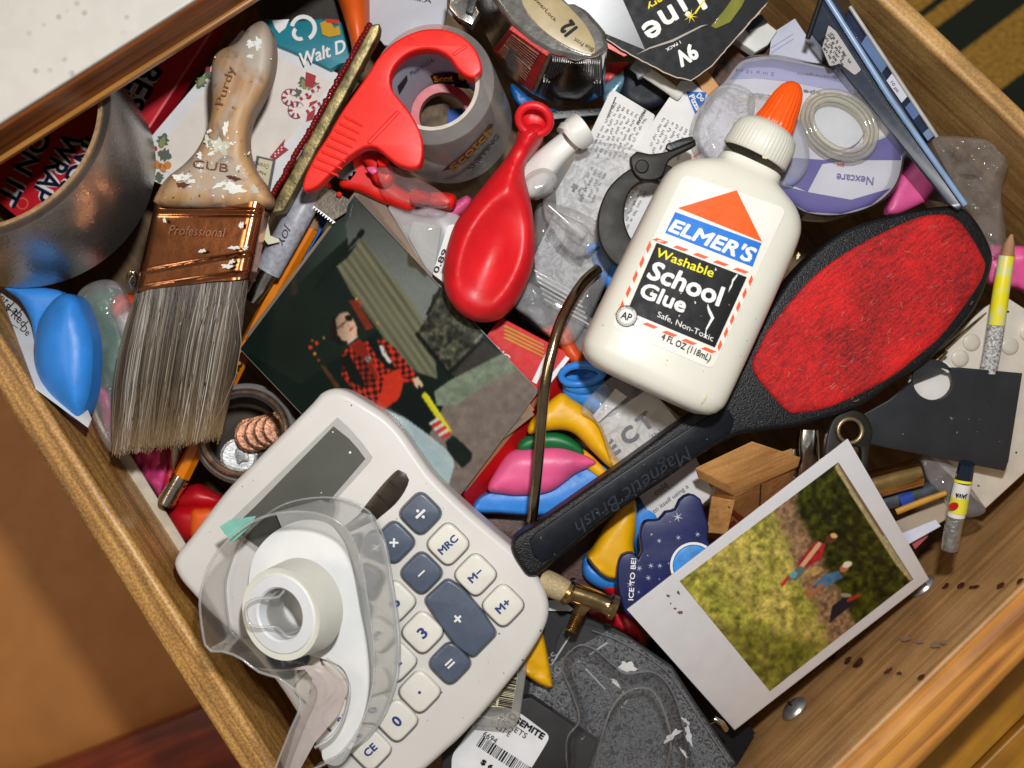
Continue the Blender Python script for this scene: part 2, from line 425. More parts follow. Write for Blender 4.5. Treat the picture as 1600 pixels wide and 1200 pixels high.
def letters(parent, z, mat, items, name='lettering', lift=0.0004):
    """items: (string, [TL, TR, BR, BL] in pixels, bold, shear)"""
    zf = zfun(z); V, Fc = [], []
    for it in items:
        s, q = it[0], [np.array(p, float) for p in it[1]]; tv, tf = textmesh(s, 0.0, it[3] if len(it) > 3 else 0.0)
        b = it[2] if len(it) > 2 else 0.0; hh = np.linalg.norm(q[0] - q[3]); e = abs(b) * hh * 1.5 if b > 0 else 0
        offs = [(0, 0)] if e < .12 else [(e * math.cos(k * math.pi / 4), e * math.sin(k * math.pi / 4)) for k in range(8)]
        cn = sum(q) / 4; sx = max(.6, 1 - 2 * e / max(1, np.linalg.norm(q[0] - q[1]))); sy = max(.6, 1 - 2 * e / max(1, hh))
        for k, (ox, oy) in enumerate(offs):
            i0 = len(V)
            for u, v in tv:
                u = .5 + (u - .5) * sx; v = .5 + (v - .5) * sy
                p = (q[3] * (1 - u) + q[2] * u) * (1 - v) + (q[0] * (1 - u) + q[1] * u) * v
                V.append(W(p[0] + ox, p[1] + oy, zf(p[0] + ox, p[1] + oy) + lift + k * .000012))
            for f in tf:
                f = [i0 + i for i in f]
                if (V[f[1]] - V[f[0]]).cross(V[f[2]] - V[f[0]]).z < 0: f = f[::-1]
                Fc.append(tuple(f))
    return mk(name, V, Fc, mat, parent, smooth=False)
def finetext(parent, z, mat, x0, y0, ang, w_, lines, lh, size, seed=0, lift=0.0004):
    """small print too fine to read: word-like runs of little strokes"""
    r = random.Random(seed); polys = []
    a = math.radians(ang); d = np.array((math.cos(a), math.sin(a))); n = np.array((-d[1], d[0]))
    for i in range(lines):
        x = 0; end = w_ * r.uniform(.75, 1)
        while x < end:
            wl = r.uniform(1.5, 3.5) * size
            for k in range(int(wl / (size * .62))):
                p = np.array((x0, y0)) + d * (x + k * size * .62) + n * (i * lh + r.choice([0, 0, -.25, .15]) * size)
                hh = size * r.uniform(.75, 1.0); ww = size * r.uniform(.22, .4)
                polys.append([tuple(p), tuple(p + d * ww), tuple(p + d * ww + n * hh), tuple(p + n * hh)])
            x += wl + size * .7
    return patch('small_print', polys, z, mat, parent, lift)
def bars(parent, z, mat, cx, cy, ang, w_, h_, seed=1, name='barcode', lift=0.0004):
    r = random.Random(seed); x = -w_ / 2; polys = []
    while x < w_ / 2:
        b = r.choice([1, 1, 2, 3]) * w_ / 110 * 1.1
        a = math.radians(ang); d = np.array((math.cos(a), math.sin(a))); n = np.array((-d[1], d[0])); c = np.array((cx, cy)) + d * x
        polys.append([tuple(c - n * h_ / 2), tuple(c + d * b - n * h_ / 2), tuple(c + d * b + n * h_ / 2), tuple(c + n * h_ / 2)])
        x += b + r.choice([1, 1.4, 2.2]) * w_ / 110 * 1.3
    return patch(name, polys, z, mat, parent, lift)
def circ(cx, cy, r, n=28, ry=None, rot=0):
    ry = ry or r; c, s = math.cos(math.radians(rot)), math.sin(math.radians(rot))
    return [(cx + r * math.cos(2 * math.pi * i / n) * c - ry * math.sin(2 * math.pi * i / n) * s, cy + r * math.cos(2 * math.pi * i / n) * s + ry * math.sin(2 * math.pi * i / n) * c) for i in range(n)]
def star(cx, cy, r, ri=.25, n=8, rot=10):
    return [(cx + (r if i % 2 == 0 else r * ri) * math.cos(math.radians(rot + 180 * i / n)), cy + (r if i % 2 == 0 else r * ri) * math.sin(math.radians(rot + 180 * i / n))) for i in range(2 * n)]
# ---------------------------------------------------------------- printed pictures
class Pic:
    """a picture painted on a fine grid over four pixel corners; polygons are given in pixel coordinates"""
    def __init__(s, q, nx, ny, col):
        s.q = [np.array(p[:2], float) for p in q]; s.nx, s.ny = nx, ny
        u, v = np.meshgrid(np.linspace(0, 1, nx), np.linspace(0, 1, ny)); s.u, s.v = u, v
        P = (s.q[0][None, None] * ((1 - u) * (1 - v))[..., None] + s.q[1][None, None] * (u * (1 - v))[..., None] + s.q[2][None, None] * (u * v)[..., None] + s.q[3][None, None] * ((1 - u) * v)[..., None])
        s.x, s.y = P[..., 0], P[..., 1]; s.c = np.zeros((ny, nx, 3)) + np.array(col, float)
    def mask(s, p):
        m = np.zeros(s.x.shape, bool); n = len(p)
        for i in range(n):
            (x0, y0), (x1, y1) = p[i - 1], p[i]
            m ^= ((y0 > s.y) != (y1 > s.y)) & (s.x < (x1 - x0) * (s.y - y0) / (y1 - y0 + 1e-12) + x0)
        return m
    def poly(s, p, col, var=0.0, cell=6, a=1.0, m=None):
        m = s.mask(p) if m is None else m
        col = np.array(col, float) * np.ones((int(m.sum()), 3)) if not callable(col) else col(s.x[m], s.y[m])
        if var: col = col * (1 + var * (noise2(s.x[m], s.y[m], cell, 3, 3) - .5) * 2)[:, None]
        s.c[m] = s.c[m] * (1 - a) + col * a
    def line(s, a, b, w_, col, al=1.0):
        a, b = np.array(a, float), np.array(b, float); d = b - a; t = np.clip(((s.x - a[0]) * d[0] + (s.y - a[1]) * d[1]) / d.dot(d), 0, 1)
        m = np.hypot(s.x - a[0] - t * d[0], s.y - a[1] - t * d[1]) < w_
        s.poly(None, col, m=m, a=al)
    def soften(s, k=1, grain=0.0):
        for _ in range(k):
            p = np.pad(s.c, ((1, 1), (1, 1), (0, 0)), 'edge'); s.c = (p[:-2, 1:-1] + p[2:, 1:-1] + p[1:-1, :-2] + p[1:-1, 2:] + 2 * p[1:-1, 1:-1]) / 6
        if grain: s.c = s.c * (1 + grain * (RNG.random(s.c.shape[:2])[..., None] - .5))
    def build(s, name, zf, mat, parent, lift=0.0002):
        c = np.clip(s.c, 0, 255) / 255; l = np.where(c <= .04045, c / 12.92, ((c + .055) / 1.055) ** 2.4)
        A = np.concatenate([l.reshape(-1, 3), np.ones((s.nx * s.ny, 1))], 1); zf = zfun(zf); V = []
        for x, y in zip(s.x.ravel(), s.y.ravel()): V.append(W(x, y, zf(x, y) + lift))
        nx = s.nx; Fc = [(j * nx + i, (j + 1) * nx + i, (j + 1) * nx + i + 1, j * nx + i + 1) for j in range(s.ny - 1) for i in range(nx - 1)]
        if (V[Fc[0][1]] - V[Fc[0][0]]).cross(V[Fc[0][2]] - V[Fc[0][0]]).z < 0: Fc = [f[::-1] for f in Fc]
        return mk(name, V, Fc, mat, parent, smooth=False, attr=A)

def specks(parent, z, mat, poly, n, rmax=1.2, seed=0, name='dust_speck', lift=.0003, elong=1.0):
    """dust and scuffs scattered inside a polygon"""
    q = random.Random(seed); xs = [p[0] for p in poly]; ys = [p[1] for p in poly]; out = []
    while len(out) < n:
        x, y = q.uniform(min(xs), max(xs)), q.uniform(min(ys), max(ys)); c = False
        for i in range(len(poly)):
            (x0, y0), (x1, y1) = poly[i - 1][:2], poly[i][:2]
            if (y0 > y) != (y1 > y) and x < (x1 - x0) * (y - y0) / (y1 - y0) + x0: c = not c
        if c:
            r = q.uniform(.25, 1) ** 2 * rmax + .25; out.append(circ(x, y, r * q.uniform(1, elong), 6, r * .7, q.uniform(0, 180)))
    return tag(patch(name, out, z, mat, parent, lift), kind='stuff')

def patches(name, polys, z, mat, parent, lift=0.0002):
    for p in polys: patch(name, [p], z, mat, parent, lift)
# ================================================================ the setting
def block(name, pts, zt, zb, mat, parent=None, bevel=0.0):
    """upright solid: outline in pixels at its top, walls straight down"""
    n = len(pts); T = [W(p[0], p[1], zt) for p in pts]; V = T + [Vector((v.x, v.y, zb)) for v in T]; s = 1 if area2(pts) < 0 else -1
    Fc = []
    for i in range(n):
        q = (i, n + i, n + (i + 1) % n, (i + 1) % n); Fc.append(q if s > 0 else q[::-1])
    for t in tess([[Vector((v.x, v.y, 0)) for v in T]]):
        f = list(t)
        if (V[f[1]] - V[f[0]]).cross(V[f[2]] - V[f[0]]).z < 0: f = f[::-1]
        Fc.append(tuple(f)); Fc.append(tuple(n + i for i in f[::-1]))
    o = mk(name, V, Fc, mat, parent)
    if bevel:
        b = o.modifiers.new('edge', 'BEVEL'); b.width = bevel; b.segments = 3; b.limit_method = 'ANGLE'; b.angle_limit = math.radians(35)
    return o
RIM = 0.10
w_side = wood('wood_side', C(214, 162, 88), C(150, 106, 56), -57.3, 14, 330, .42, .55)
w_right = wood('wood_right', C(202, 158, 96), C(154, 114, 64), -43.3, 14, 240, .5, .35)
w_box = wood('wood_box_front', C(196, 150, 96), C(164, 120, 72), 43.9, 10, 260, .5, .15)
w_front = wood('wood_front', C(220, 152, 66), C(150, 92, 38), 43.9, 9, 210, .6, 0)
w_floor = wood('wood_floor', C(196, 140, 44), C(160, 108, 30), 45, 6, 60, .4, 0)
w_edge = wood('wood_counter_edge', C(134, 74, 28), C(84, 40, 14), 32.5, 9, 330, .35, 0)
dr = thing('drawer', 'open wooden kitchen drawer crammed full of odds and ends', 'drawer', 700, 600, 0.0)
block('side_panel', [(-231, 259), (-171, 259), (764, 1716), (704, 1716)], RIM, -.012, w_side, dr, .0022)
block('side_panel', [(915, -432), (955, -442), (2010, 560), (1967, 558)], RIM, -.012, w_right, dr, .002)
block('inner_front_panel', [(764, 1716), (1967, 558), (1974, 566), (770, 1724)], RIM - .002, -.012, w_box, dr, .001)
block('front_panel', [(771, 1726), (1976, 566), (2030, 600), (800, 1860)], RIM + .001, -.04, w_front, dr, .005)
block('back_panel', [(-231, 259), (955, -442), (940, -470), (-250, 230)], RIM - .002, -.012, w_side, dr, .001)
def at_rim(p):
    v = W(p[0], p[1], RIM); k = (H + .0005) / F
    return (v.x / k + 800, 600 - v.y / k)
block('drawer_bottom', [at_rim(p) for p in ((-225, 259), (950, -436), (1969, 560), (766, 1718))], -.0005, -.006, wood('wood_bottom', C(120, 96, 66), C(86, 66, 44), -50, 12, 200, .7, 0), dr)
steel = pm('steel', (.72, .74, .74, 1), .33, .85, var=.15, scale=300, bump=.1)
def wall_at(px, py):
    """point on the inner face of the front panel seen at a pixel"""
    A = W(1300, 1200, RIM); B = W(1600, 911, RIM); d = (B - A).normalized(); n = Vector((-d.y, d.x, 0))
    e = Vector((0, 0, H)); r = Vector(((px - 800) / F, (600 - py) / F, -1)); t = (A - e).dot(n) / r.dot(n)
    return e + r * t, n, d
for sx, sy in ((1242, 1108), (1441, 916)):
    p, n_, d_ = wall_at(sx, sy)
    if n_.dot(Vector((0, 0, 0)) - p) < 0: n_ = -n_
    sc = lathe('screw_head', p + n_ * .0034, p, [(0.0001, .0000), (.0025, 0.0002), (.0048, .0010), (.0064, .0026), (.0066, .0036), (.0001, .0036)], steel, dr, n=28)
    for rr in (0, 1):
        u = d_ if rr else Vector((0, 0, 1)); v = Vector((0, 0, 1)) if rr else d_; c = p + n_ * .0035
        mk('slot', [c + u * a + v * b + n_ * e for e in (-.001, .00005) for a, b in ((-.0030, -.0006), (.0030, -.0006), (.0030, .0006), (-.0030, .0006))],
           [(0, 1, 2, 3), (4, 5, 6, 7), (0, 1, 5, 4), (1, 2, 6, 5), (2, 3, 7, 6), (3, 0, 4, 7)], ink(40, 42, 44), sc, smooth=False)
stain = pm('old_stain', C(92, 44, 26), .5, var=.3, scale=600)
def wallspots(name, spots, mat):
    for x, y, a, b, rot in spots:
        V, Fc = [], []; i0 = 0
        for qx, qy in circ(x, y, a, 12, b, rot):
            p, n_, _ = wall_at(qx + random.uniform(-1, 1), qy + random.uniform(-1, 1)); n_ = n_ if n_.dot(-p) > 0 else -n_
            V.append(p + n_ * .0002)
        Fc.append(tuple(range(i0, i0 + 12))); mk(name, V, Fc, mat, dr, smooth=False)
wallspots('stain', [(1478, 916, 6, 3, -40), (1502, 915, 7, 4, -35), (1522, 917, 9, 2.5, -10), (1564, 915, 7, 4, -40), (1594, 908, 7, 3, -40),
                    (1300, 1027, 7, 5, -20), (1325, 1032, 8, 4, -45), (1341, 1036, 10, 5, -45), (1388, 1048, 8, 2.5, -35), (1405, 1052, 5, 2, 0), (1440, 1058, 7, 3, -30)], stain)
wallspots('chalk_smudge', [(1415, 998, 9, 4, 0), (1437, 1003, 6, 3, 10), (1462, 1008, 8, 5, 0), (1474, 1004, 6, 3, 0)], ink(150, 122, 100))
# countertop over the back of the drawer
ct = thing('countertop', 'white speckled countertop with varnished wooden edge jutting over the drawer', 'countertop', 60, 60, .13)
tag(ct, kind='structure')
def counter_mat():
    m, nt, b = base('speckled_counter'); N = nt.nodes; L = nt.links; tc = N.new('ShaderNodeTexCoord')
    v = N.new('ShaderNodeTexVoronoi'); v.inputs['Scale'].default_value = 170; v.inputs['Randomness'].default_value = 1; L.new(tc.outputs['Object'], v.inputs['Vector'])
    r = N.new('ShaderNodeValToRGB'); r.color_ramp.elements[0].position = .08; r.color_ramp.elements[1].position = .24
    r.color_ramp.elements[0].color = C(158, 150, 142); r.color_ramp.elements[1].color = C(196, 192, 184); L.new(v.outputs['Distance'], r.inputs[0])
    n = N.new('ShaderNodeTexNoise'); n.inputs['Scale'].default_value = 120; n.inputs['Detail'].default_value = 6; L.new(tc.outputs['Object'], n.inputs['Vector'])
    r2 = N.new('ShaderNodeValToRGB'); r2.color_ramp.elements[0].position = .46; r2.color_ramp.elements[1].position = .60
    r2.color_ramp.elements[0].color = (0, 0, 0, 1); L.new(n.outputs[0], r2.inputs[0])
    mx = N.new('ShaderNodeMixRGB'); L.new(r2.outputs[0], mx.inputs[0]); L.new(r.outputs[0], mx.inputs[1]); mx.inputs[2].default_value = C(192, 188, 180)
    L.new(mx.outputs[0], b.inputs['Base Color']); b.inputs['Roughness'].default_value = .32; return m
A0, A1, B0, B1 = W(-300, 385, .158), W(700, -249, .158), W(-300, 450, .131), W(800, -250, .131)
back = Vector((-.22, .30, 0))
def hexa(name, pts, mat, parent=None, bevel=0.0, sharp=38):
    """eight corners: four of the top in order, four of the bottom under them"""
    V = [Vector(p) for p in pts]; c = sum(V, Vector()) / 8; Fc = []
    for f in [(0, 1, 2, 3), (7, 6, 5, 4), (0, 4, 5, 1), (1, 5, 6, 2), (2, 6, 7, 3), (3, 7, 4, 0)]:
        a = (V[f[1]] - V[f[0]]).cross(V[f[2]] - V[f[0]]); m = sum((V[i] for i in f), Vector()) / 4
        Fc.append(f if a.dot(m - c) > 0 else f[::-1])
    o = mk(name, V, Fc, mat, parent, sharp=sharp)
    if bevel:
        b = o.modifiers.new('edge', 'BEVEL'); b.width = bevel; b.segments = 3; b.limit_method = 'ANGLE'; b.angle_limit = math.radians(35)
    return o
dn = Vector((0, 0, -.027)); inn = (back.normalized()) * .012
lam = Vector((0, 0, -.002)); i2 = inn * .05
hexa('laminate_slab', [A0 + i2, A1 + i2, A1 + back, A0 + back, A0 + i2 + lam, A1 + i2 + lam, A1 + back + lam, A0 + back + lam], counter_mat(), ct, .0006)
mid0, mid1 = B0 + Vector((0, 0, .006)), B1 + Vector((0, 0, .006))
A0, A1 = A0 + lam * 1.02, A1 + lam * 1.02
hexa('wooden_edge', [A0, A1, A1 + inn * .98, A0 + inn * .98, mid0, mid1, mid1 + inn, mid0 + inn], w_edge, ct, .0015)
hexa('edge_lip', [mid0 - inn * .12, mid1 - inn * .12, mid1 + inn, mid0 + inn, B0, B1, B1 + inn, B0 + inn], wood('wood_lip', C(200, 142, 66), C(150, 98, 42), 32.5, 9, 330, .35, 0), ct, .001)
# what lies below, outside the drawer
def sheet(name, pts, z, mat, kind='structure', zt=None):
    V = [W(p[0], p[1], z) for p in pts]; 
    f = tuple(range(len(V)))
    if (V[1] - V[0]).cross(V[2] - V[0]).z < 0: f = f[::-1]
    o = mk(name, V, [f], mat, smooth=False); return tag(o, kind=kind)
sheet('floor', [(-4000, -4000), (6000, -4000), (6000, 6000), (-4000, 6000)], -.30, pm('floor_shade', C(92, 62, 30), .6, var=.1, scale=10))
pl = Vector((1, 1, 0)).normalized(); pn = Vector((-1, 1, 0)).normalized(); o0 = W(1565, 1162, .03)
fp = thing('wooden_boards', None, None, 1600, 1100, 0.0)
tag(fp, 'honey brown boards with a dark seam beyond the drawer front', 'boards')
for k in range(-3, 1):
    a = o0 + pn * (.118 * k + .0015); b = a + pn * (.033 if k == 0 else .1155)
    c = [a - pl * .5, a + pl * .6, b + pl * .6, b - pl * .5]
    hexa('board', [v for v in c] + [v - Vector((0, 0, .012)) for v in c], w_floor, fp, .0012)
rug = thing('rug', 'mustard yellow rug with broad black stripes on the floor past the right drawer wall', 'rug', 1560, 60, -.3)
ry_ = pm('rug_yellow', C(196, 148, 58), .95, var=.3, scale=420, bump=.8, bscale=700); rb_ = pm('rug_black', C(30, 38, 24), .95, var=.2, scale=420, bump=.8, bscale=700)
rd = np.array((.80, -.60)); rn = np.array((.60, .80)); rc = np.array((1560, 60))
for off0, off1, m_ in ((-260, -108, ry_), (-108, -97, rb_), (-97, -72, ry_), (-72, -18, rb_), (-18, 66, ry_), (66, 190, rb_), (190, 330, ry_)):
    q = [tuple(rc + rn * off0 - rd * 420), tuple(rc + rn * off0 + rd * 500), tuple(rc + rn * off1 + rd * 500), tuple(rc + rn * off1 - rd * 420)]
    plate('stripe', q, -.262, .01, m_, rug)
cush = plate('seat_panel', roundq([(-700, 560), (-90, 560), (330, 690), (450, 1060), (310, 1112), (50, 1205), (-500, 1400)], 30), -.20, .02, pm('tan_vinyl', C(208, 138, 72), .5, var=.05, scale=40), None, 6)
tag(cush, 'smooth orange brown panel below the left drawer wall', 'panel')
brd = plate('dark_board', [(-300, 1325), (60, 1208), (310, 1109), (520, 1040), (640, 1300), (300, 1700), (-300, 1700)], -.165, .02, wood('wood_red', C(156, 60, 22), C(96, 30, 10), 22, 8, 120, .3, 0), None, 3)
tag(brd, 'dark red varnished board below the drawer at lower left', 'board')

# ================================================================ materials shared by the clutter
white_pl = pm('white_plastic', C(226, 224, 216), .35, var=.04); paper = pm('paper', C(226, 224, 222), .7, var=.04, scale=90)
black_pl = pm('black_plastic', C(24, 24, 26), .38, var=.2, bump=.15, bscale=1200); chrome = pm('chrome', (.72, .70, .66, 1), .16, 1.0, var=.15, scale=200, bump=.12, bscale=400)
brass = pm('brass', (.60, .42, .20, 1), .2, 1.0, var=.25, scale=160, bump=.1, bscale=500); red_pl = pm('red_plastic', C(228, 32, 22), .4, var=.05, spec=.35)
clr = clear('clear_plastic'); crk = clear('crinkled_bag', tint=(.96, .96, .96), haze=.15, crinkle=1.0, bscale=70, rough=.07, gloss=1, hazecol=(.95, .95, .95)); hazy = clear('hazy_plastic', haze=.28, rough=.1)
K, BL, WH = ink(24, 22, 24), ink(40, 60, 130), ink(236, 234, 230)
def quadz(q, z): return [(x, y) for x, y in q]

# ---------------------------------------------------------------- lining things deep in the drawer
def sheetthing(name, label, cat, pts, z, th, mat, bevel=0, smooth=False, group=None, **kw):
    return tag(plate(name, pts, z, th, mat, None, bevel, smooth, **kw), label, cat, group)
sheetthing('gap_filler_cloth', 'dark cloth added as gap shade deep under the blister packs and the red balloon', 'pouch', [(560, 300), (760, 430), (900, 330), (1060, 330), (1100, 560), (900, 620), (800, 560), (620, 480)], .028, .006, pm('dark_cloth', C(44, 42, 44), .8, var=.3, scale=200, bump=.4), 8, True)  # dark filler added under the pile so the gaps read as shade
sheetthing('brown_wallet', 'brown leather wallet edge under the blue balloon beside the calculator', 'wallet', roundq([(700, 798), (905, 790), (1010, 905), (870, 1000), (760, 900)], 12), .052, .008, pm('brown_leather', C(92, 56, 46), .5, var=.2, scale=200, bump=.4, bscale=900), 4)
# red gift card under the duct tape
cz = planez((105, 400, .045), (350, 15, .06), (-150, 195, .045))
gc = thing('gift_card_box', 'flat red box with bold black and white words, seen through the tape roll', 'box', 105, 300, .03)
gq = [(95, -190), (352, 14), (105, 403), (-150, 195)]
plate('lid', gq, cz, .012, pm('red_card', C(206, 28, 44), .4, var=.06, coat=.2), gc, 1)
for s, q in (('BEST', tq(212, 150, 118, 112, 40)), ('INGS', tq(126, 262, 118, 96, 34)), ('WRAP', tq(88, 262, 118, 116, 34)), ('ON IT', tq(38, 262, 118, 128, 34))):
    letters(gc, cz, WH, [(s, q, .075)], lift=.0003); letters(gc, cz, ink(20, 20, 50), [(s, q, .02)], lift=.0005)
patch('ring_print', [circ(35, 318, 9.5) , ], cz, ink(228, 110, 70), gc, .0003); patch('ring_print', [circ(35, 318, 7.5)], cz, ink(206, 28, 44), gc, .0005)
patch('ring_print', [circ(75, 345, 31)], cz, ink(228, 90, 70), gc, .0003); patch('ring_print', [circ(75, 345, 28.5)], cz, ink(206, 28, 44), gc, .0005)
patch('edge_line', [[(330, 46), (333, 48), (234, 200), (231, 198)]], cz, ink(240, 120, 120), gc, .0003)
# christmas card
cq = [(378, 47), (562, 130), (385, 348), (195, 262)]; xz = planez((378, 47, .064), (562, 130, .064), (195, 262, .068))
xc = thing('christmas_card', 'white card with cream panel, candy canes and holly, under the paint brush handle', 'greeting card', 380, 200, .055)
plate('card', cq, xz, .0012, paper, xc)
patch('cream_panel', [[(386, 66), (519, 128), (480, 180), (372, 318), (224, 252), (250, 228)]], xz, ink(232, 220, 208), xc, .0003)
holly = ink(96, 104, 88); hollyl = ink(140, 146, 96); cred = ink(168, 58, 64); grey = ink(96, 94, 100)
def leaf(cx, cy, a, l, w_):
    o = []; c, s = math.cos(math.radians(a)), math.sin(math.radians(a))
    for i in range(9):
        t = i / 8; r = w_ * math.sin(math.pi * t) * (1.25 if i % 2 else .7); o.append((t * l, -r))
    for i in range(7, 0, -1):
        t = i / 8; r = w_ * math.sin(math.pi * t) * (1.25 if i % 2 else .7); o.append((t * l, r))
    return [(cx + x * c - y * s, cy + x * s + y * c) for x, y in o]
def arcband(cx, cy, r, w_, a0, a1, n=14):
    A = [math.radians(a0 + (a1 - a0) * i / n) for i in range(n + 1)]
    return [(cx + (r + w_) * math.cos(a), cy + (r + w_) * math.sin(a)) for a in A] + [(cx + (r - w_) * math.cos(a), cy + (r - w_) * math.sin(a)) for a in A[::-1]]
patches('holly_print', [leaf(478, 140, -110, 22, 8), leaf(480, 140, -20, 24, 8), leaf(472, 142, 160, 18, 7), leaf(250, 232, -70, 26, 9), leaf(246, 238, 20, 24, 10), leaf(247, 268, 80, 18, 7), leaf(320, 118, 120, 24, 8), leaf(322, 110, 60, 16, 7)], xz, holly, xc, .0006)
patches('holly_print', [leaf(478, 140, -110, 17, 5), leaf(480, 140, -20, 19, 5), leaf(250, 232, -70, 20, 5), leaf(320, 118, 120, 19, 5)], xz, hollyl, xc, .0008)
patches('bow_print', [circ(236, 240, 6), circ(229, 246, 5), circ(242, 232, 4), circ(325, 108, 4), circ(482, 150, 5), [(478, 112), (494, 118), (490, 138), (476, 134)], [(484, 160), (496, 156), (490, 186), (478, 190)]], xz, cred, xc, .0009)
patches('gingerbread_print', [circ(243, 256, 10, 14, 6, 30), circ(254, 262, 8, 14, 5, 60), circ(238, 264, 6), circ(262, 258, 6)], xz, ink(204, 132, 72), xc, .0009)
for (cx, cy) in ((453, 152), (463, 172)):
    patch('candy_cane', [arcband(cx, cy, 9, 3.6, 60, 330)] + [[(cx + 8, cy + 4), (cx + 50, cy - 24), (cx + 53, cy - 17), (cx + 12, cy + 9)]], xz, ink(232, 222, 220), xc, .001)
    patch('candy_stripe', [arcband(cx, cy, 9, 3.6, a, a + 24, 3) for a in range(60, 320, 52)] + [[(cx + 14 + k, cy + 1 - k * .66), (cx + 18 + k, cy - 1.5 - k * .66), (cx + 21 + k, cy + 3 - k * .66), (cx + 17 + k, cy + 5.5 - k * .66)] for k in range(0, 32, 9)], xz, cred, xc, .0012)
    patch('cane_outline', [arcband(cx, cy, 13, .7, 60, 330)], xz, grey, xc, .0011)
patch('ribbon_print', [[(421, 246), (446, 216), (443, 228), (451, 234), (430, 250)]], xz, cred, xc, .0006)
patch('ribbon_dot', [circ(430 + i * 5, 240 - i * 5 + j * 4, 1.3, 8) for i in range(4) for j in (0, 1)], xz, WH, xc, .0008)
patch('tag_print', [[(401, 243), (431, 250), (422, 300), (392, 292)]], xz, grey, xc, .0006); patch('tag_print', [[(405, 247), (426, 252), (418, 294), (396, 287)]], xz, ink(214, 204, 168), xc, .0008)
letters(xc, xz, K, [('Merry', tq(405, 268, 195, 22, 7)), ('Christmas', tq(408, 258, 195, 24, 7)), ('From', tq(403, 279, 195, 16, 6))], lift=.001)
# teal rubber magnet at top
mg = thing('rubber_magnet', 'teal rubber souvenir magnet with raised white script above the christmas card', 'magnet', 480, 60, .055)
plate('magnet_base', [(400, 34), (418, 28), (452, 34), (500, 29), (532, 33), (548, 96), (530, 100), (516, 109), (498, 100), (455, 80), (430, 70), (404, 58)], .068, .004, pm('teal_rubber', C(10, 126, 142), .45, var=.06), mg, 2)
patch('swirl', [arcband(474, 44, 18, 3.2, -170, 60), arcband(468, 52, 9, 3, 60, 230), [(425, 32), (452, 30), (446, 44), (436, 52), (430, 44)]], .068, WH, mg, .0008)
patch('yellow_shape', [[(500, 36), (515, 30), (522, 44), (530, 40), (532, 54), (515, 58), (504, 54)]], .068, ink(206, 158, 40), mg, .001)
patch('red_shape', [[(508, 29), (530, 31), (528, 38), (510, 35)]], .068, ink(190, 60, 40), mg, .0012)
letters(mg, .068, WH, [('Walt D', tq(505, 82, -18, 74, 21), .02, .3)], lift=.0008)
sheetthing('black_box', 'black matt box behind the teal magnet under the counter', 'box', [(380, -60), (540, -60), (535, 34), (470, 40), (410, 34)], .055, .02, pm('matt_black', C(58, 52, 46), .8, var=.15), 1)
ob = loft('orange_cone', [(545, -40, .066, 30, .009), (553, 0, .07, 24, .009), (560, 45, .074, 17, .008), (563, 80, .072, 12, .006), (560, 110, .068, 9, .004)], latex('orange', 236, 96, 22), None)
tag(ob, 'orange tapering balloon neck behind the red beaded rod', 'balloon')
wp = sheetthing('white_wrapper', 'glossy white plastic wrapper behind the tape gun', 'wrapper', [(552, -40), (700, -40), (698, 18), (694, 40), (650, 80), (600, 70), (575, 38)], .058, .002, pm('glossy_white', C(206, 206, 212), .2, var=.03, bump=.3, bscale=60), 1)
letters(wp, .058, K, [('U.S.A', tq(655, -2, 10, 40, 8))])

# beaded brass rod (edge of an ornament)
br = thing('beaded_frame_edge', 'flat brass strip edged with dark red beads between christmas card and tape gun', 'trim strip', 510, 180, .085)
plate('strip', roundq([(580, 38), (594, 36), (592, 52), (450, 318), (443, 330), (424, 334), (430, 312)], 4), planez((590, 40, .108), (430, 330, .098), (460, 330, .098)), .006, pm('aged_brass', (.20, .16, .07, 1), .42, .7, var=.35, scale=200, stretch=(60, (1, 1, 1)), bump=.3), br, 3)
bd = pm('red_bead', C(120, 12, 18), .18, var=.2, coat=.5); bn = []
V, Fc = [], []
def ball(V, Fc, c, r, m=7, n=9):
    i0 = len(V)
    for i in range(m + 1):
        for j in range(n):
            a, b = math.pi * i / m, 2 * math.pi * j / n; V.append(c + Vector((math.sin(a) * math.cos(b), math.sin(a) * math.sin(b), math.cos(a))) * r)
    for i in range(m):
        for j in range(n): Fc.append((i0 + i * n + j, i0 + (i + 1) * n + j, i0 + (i + 1) * n + (j + 1) % n, i0 + i * n + (j + 1) % n))
bead0 = None
for i in range(52):
    t = i / 51; x, y = 578 - 150 * t + random.uniform(-1.5, 1.5), 40 + 262 * t; z = .106 - .01 * t
    if bead0 is None:
        ball(V, Fc, W(x, y, z), .0013); bead0 = mk('bead', V, Fc, bd, br, sharp=0); o0b = W(x, y, z)
    else:
        c = bead0.copy(); S.collection.objects.link(c); c.parent = br; c.location = W(x, y, z) - o0b

# ---------------------------------------------------------------- duct tape roll
dt = thing('duct_tape_roll', 'wide silver duct tape roll standing in the left corner under the counter', 'tape roll', 10, 230, .07)
T_, B_ = W(-36, 180, .121), W(56, 272, .073); L_ = (B_ - T_).length
silver = pm('silver_tape', (.46, .44, .42, 1), .28, .93, var=.10, scale=60, bump=.35, bscale=700)
lathe('tape_layers', T_, B_, [(.0462, .0006), (.0492, 0), (.0496, .0008), (.0496, L_ - .0005), (.0490, L_), (.0462, L_ - .0006)], silver, dt, n=160)
lathe('cardboard_core', T_, B_, [(.0446, 0), (.0461, 0), (.0461, L_), (.0446, L_)], pm('cardboard', C(168, 134, 96), .8, var=.15, scale=500, bump=.3), dt, n=140)
